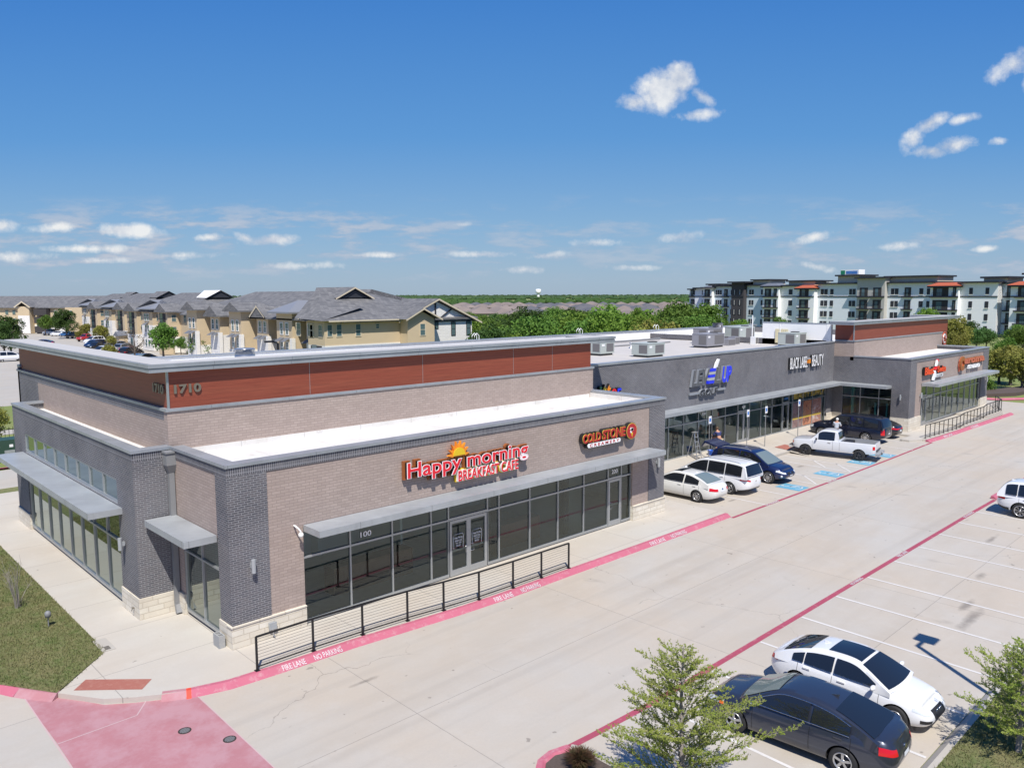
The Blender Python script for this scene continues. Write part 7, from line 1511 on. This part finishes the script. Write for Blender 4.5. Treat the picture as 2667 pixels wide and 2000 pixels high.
# bare shrub on the near verge
o=thing('bare_shrub','leafless twiggy shrub on the grass at the left edge','shrub',(-4.1,8.6,0)); rnd=random.Random(3)
for i in range(17):
    a=rnd.uniform(0,6.28); t=rnd.uniform(.1,.55); h=rnd.uniform(.7,1.7); b=MB(); p0=Vector((-4.1+.08*math.cos(a),8.6+.08*math.sin(a),0)); pts=[p0+Vector((math.cos(a)*t*k*k,math.sin(a)*t*k*k,h*k)) for k in (0,.35,.7,1)]; b.tube(pts,.014,4,False,.004)
    for q in range(3): 
        s_=pts[2].lerp(pts[3],rnd.random()); b.tube([s_,s_+Vector((rnd.uniform(-.2,.2),rnd.uniform(-.2,.2),rnd.uniform(.1,.35)))],.006,3,False,.002)
    b.build('stem','bark_light',o)
o=thing('verge_light','small pale garden lamp standing in the grass','lamp',(-3.75,6.0,0)); b=MB(); b.tube([(-3.75,6.0,0),(-3.75,6.0,.35)],.02,6); b.build('stake','mid_grey',o); b=MB(); b.lathe([(0,.33),(.09,.35),(.1,.5),(.05,.56),(0,.56)],(-3.75,6.0,0),10); b.build('head','mid_grey',o)
# light pole just outside the frame on the right verge, its shadow falls on the bays
o=thing('lamp_post','tall grey car park lamp post with one square head','street lamp',(13.0,-19.05,0)); b=MB(); b.tube([(13.0,-19.05,0),(13.0,-19.05,7.9)],.085,8); b.build('post','mid_grey',o); b=MB(); b.box(12.95,13.7,-19.1,-19.0,7.85,7.95); b.build('arm','mid_grey',o); b=MB(); b.box(13.45,14.05,-19.35,-18.75,7.8,7.95); b.build('lamp_head','mid_grey',o)
# ================================================================ NEAR CONIFERS
def feather_tree(name,label,x,y,h,rad,seed,nb=60,z0=.5,mt='leaf_cypress',lean=(0,0),tw=7):
    rnd=random.Random(seed); o=thing(name,label,'tree',(x,y,-.02)); t=MB(); t.tube([(0,0,0),(.03,0,h*.3),(-.02,.02,h*.7),(0,0,h)],.075,8,True,.012)
    L=MB()
    for i in range(nb):
        f=(i+.5)/nb; z=z0+(h-z0-.1)*f**.85; ln=rad*(1-f)**.72*rnd.choice([.55,.75,.9,1.0,1.2])*rnd.uniform(.85,1.1)+.12; a=i*2.39996+rnd.uniform(-.3,.3); up=rnd.uniform(.3,.75)
        pts=[]; 
        for k in range(7):
            s=k/6; pts.append(Vector((math.cos(a)*ln*s,math.sin(a)*ln*s,z+ln*up*s+.06*math.sin(s*3))))
            a+=rnd.uniform(-.05,.05)
        t.tube(pts,.016*(1.2-f)+.003,4,False,.003)
        nt=max(4,int(tw*ln/.5))
        for q in range(nt):
            s=.12+.88*(q+rnd.random())/nt; k=min(5,int(s*6)); p=pts[k].lerp(pts[k+1],s*6-k); d=(pts[k+1]-pts[k]).normalized(); sd=1 if q%2 else -1; side=d.cross(Vector((0,0,1))).normalized()*sd
            tl=(.26*(1.2-s)+.09)*rnd.uniform(.5,1.35)*min(1,ln+.3); dirn=(d*.7+side*rnd.uniform(.3,1)+Vector((0,0,rnd.uniform(.0,.7)))).normalized()
            t.tube([p,p+dirn*tl],.0035,3,False,.0015)
            nn=int(tl/.0125)+4
            for m_ in range(nn):
                c=p+dirn*tl*(m_+rnd.random())/nn*1.1+rv(rnd,.028); e_=rv(rnd,1).normalized(); w=(e_.orthogonal()).normalized(); l_=rnd.uniform(.018,.036); e_=(e_+dirn*.5).normalized()*l_; w=w*l_*.42
                L.add([c-e_,c+w,c+e_,c-w],[(0,1,2,3)])
    t.build('trunk','bark_light',o,True); L.build('foliage',mt,o,True); return o
feather_tree('young_cypress','feathery young cypress tree in the mulch island at the bottom',3.5,-14.3,3.72,1.85,11,74,.1,tw=9)
feather_tree('young_cypress','feathery young tree on the grass at the lower right edge',11.3,-18.75,2.75,1.5,12,60,.2,'leaf_cypress',tw=9)
# ornamental grasses on the island
def tuft(x,y,r,h,label,mt,n=260,seed=1):
    rnd=random.Random(seed); b=MB()
    for _ in range(n):
        a=rnd.uniform(0,6.28); q=rnd.random()**.6; hh=h*rnd.uniform(.6,1.1); p=Vector((rnd.gauss(0,.05),rnd.gauss(0,.05),0)); e=Vector((math.cos(a)*r*q,math.sin(a)*r*q,hh*(1-.45*q))); m_=p.lerp(e,.55)+Vector((0,0,hh*.18)); w=Vector((-math.sin(a),math.cos(a),0))*.012
        b.add([p-w,p+w,m_+w*.8,m_-w*.8,e],[(0,1,2,3),(3,2,4)])
    o=b.build('grass_tuft',mt); o.location=(x,y,-.02); tag(o,label,'plant')
tuft(3.2,-11.7,.5,.5,'round reddish brown ornamental grass in the island corner','leaf_brown',900,5); tuft(3.55,-12.6,.28,.35,'small green and purple grass by the island kerb','leaf_bluegreen',200,6); tuft(2.4,-11.65,.22,.25,'low green weed beside the pink island kerb','leaf_green',120,7)
# ================================================================ CARS OF THE APARTMENTS
LOW={}
def low_car(kind,col,x,y,rz,label):
    key=(kind,col)
    S=dict({'sedan':ALT,'suv':WS,'truck':TR}[kind]); S['paint']=col
    if key in LOW:
        o=copy_tree(LOW[key]); o.location=(x,y,-.1); o.rotation_euler=(0,0,rz); o['label']=label
    else:
        if 'sunroof' in S: del S['sunroof']
        o,_,_=make_car('parked_car',label,'car',S,(x,y,-.1),math.degrees(rz),'cars parked before the tan apartments',True); LOW[key]=o
    return o
def lc(kind,col,pxx,d,rz,label): x,y=pol(pxx,d); return low_car(kind,col,x,y,rz,label)
lc('suv','paint_white',112,228,2.2,'white suv in the far row before the far tan block'); lc('truck','paint_truck',100,236,2.2,'white pickup in the far row, behind the white suv'); lc('sedan','paint_white',128,222,2.2,'white car in the far row right of the white suv'); lc('sedan','paint_blue',147,218,2.2,'blue car in the far row right of the white ones'); lc('truck','paint_black',165,208,2.2,'black pickup at the right end of the far row'); lc('suv','paint_black',82,242,2.2,'black suv at the left end of the far row')
lc('truck','paint_red',190,196,3.6,'red pickup at the head of the middle row'); lc('suv','paint_white',203,186,3.6,'white suv right of the red pickup'); lc('sedan','paint_white',205,179,3.6,'white car second in the middle row'); lc('suv','paint_navy',205,171,3.6,'dark blue suv in the middle row'); lc('truck','paint_black',213,163,3.6,'black pickup in the middle row with open bed'); lc('suv','paint_white',222,150,3.6,'white suv at the near end of the middle row')
lc('sedan','paint_white',232,192,.5,'white car in the right hand row, farthest'); lc('suv','paint_red',228,200,.5,'red suv behind the yellowish tree'); lc('sedan','paint_silver',245,182,.5,'silver car in the right hand row under the tree'); lc('sedan','paint_silver',258,172,.5,'silver car beside the leafless tree'); lc('suv','paint_silver',272,158,.5,'silver suv with black roof bars near the bare tree'); lc('sedan','paint_red',280,153,.5,'red car between silver suv and dark suv'); lc('suv','paint_black',284,147,.5,'black suv next to the bare tree'); lc('sedan','paint_blue',298,134,.5,'blue car closest to the shop roof'); lc('sedan','paint_black',314,134,.5,'black car beside the blue one at the roof edge')
lc('sedan','paint_black',278,206,1.0,'black sedan parked alone by the third block'); lc('sedan','paint_navy',92,178,2.6,'dark car half hidden by the shop roof edge')
lc('suv','paint_white',17,136,.0,'white suv seen left of the red band'); lc('sedan','paint_white',438,150,.2,'white car under the large green tree')
o=plant_tree('oak',*pol(8,145),0,1.2,'dark tree behind the white suv at the left edge')
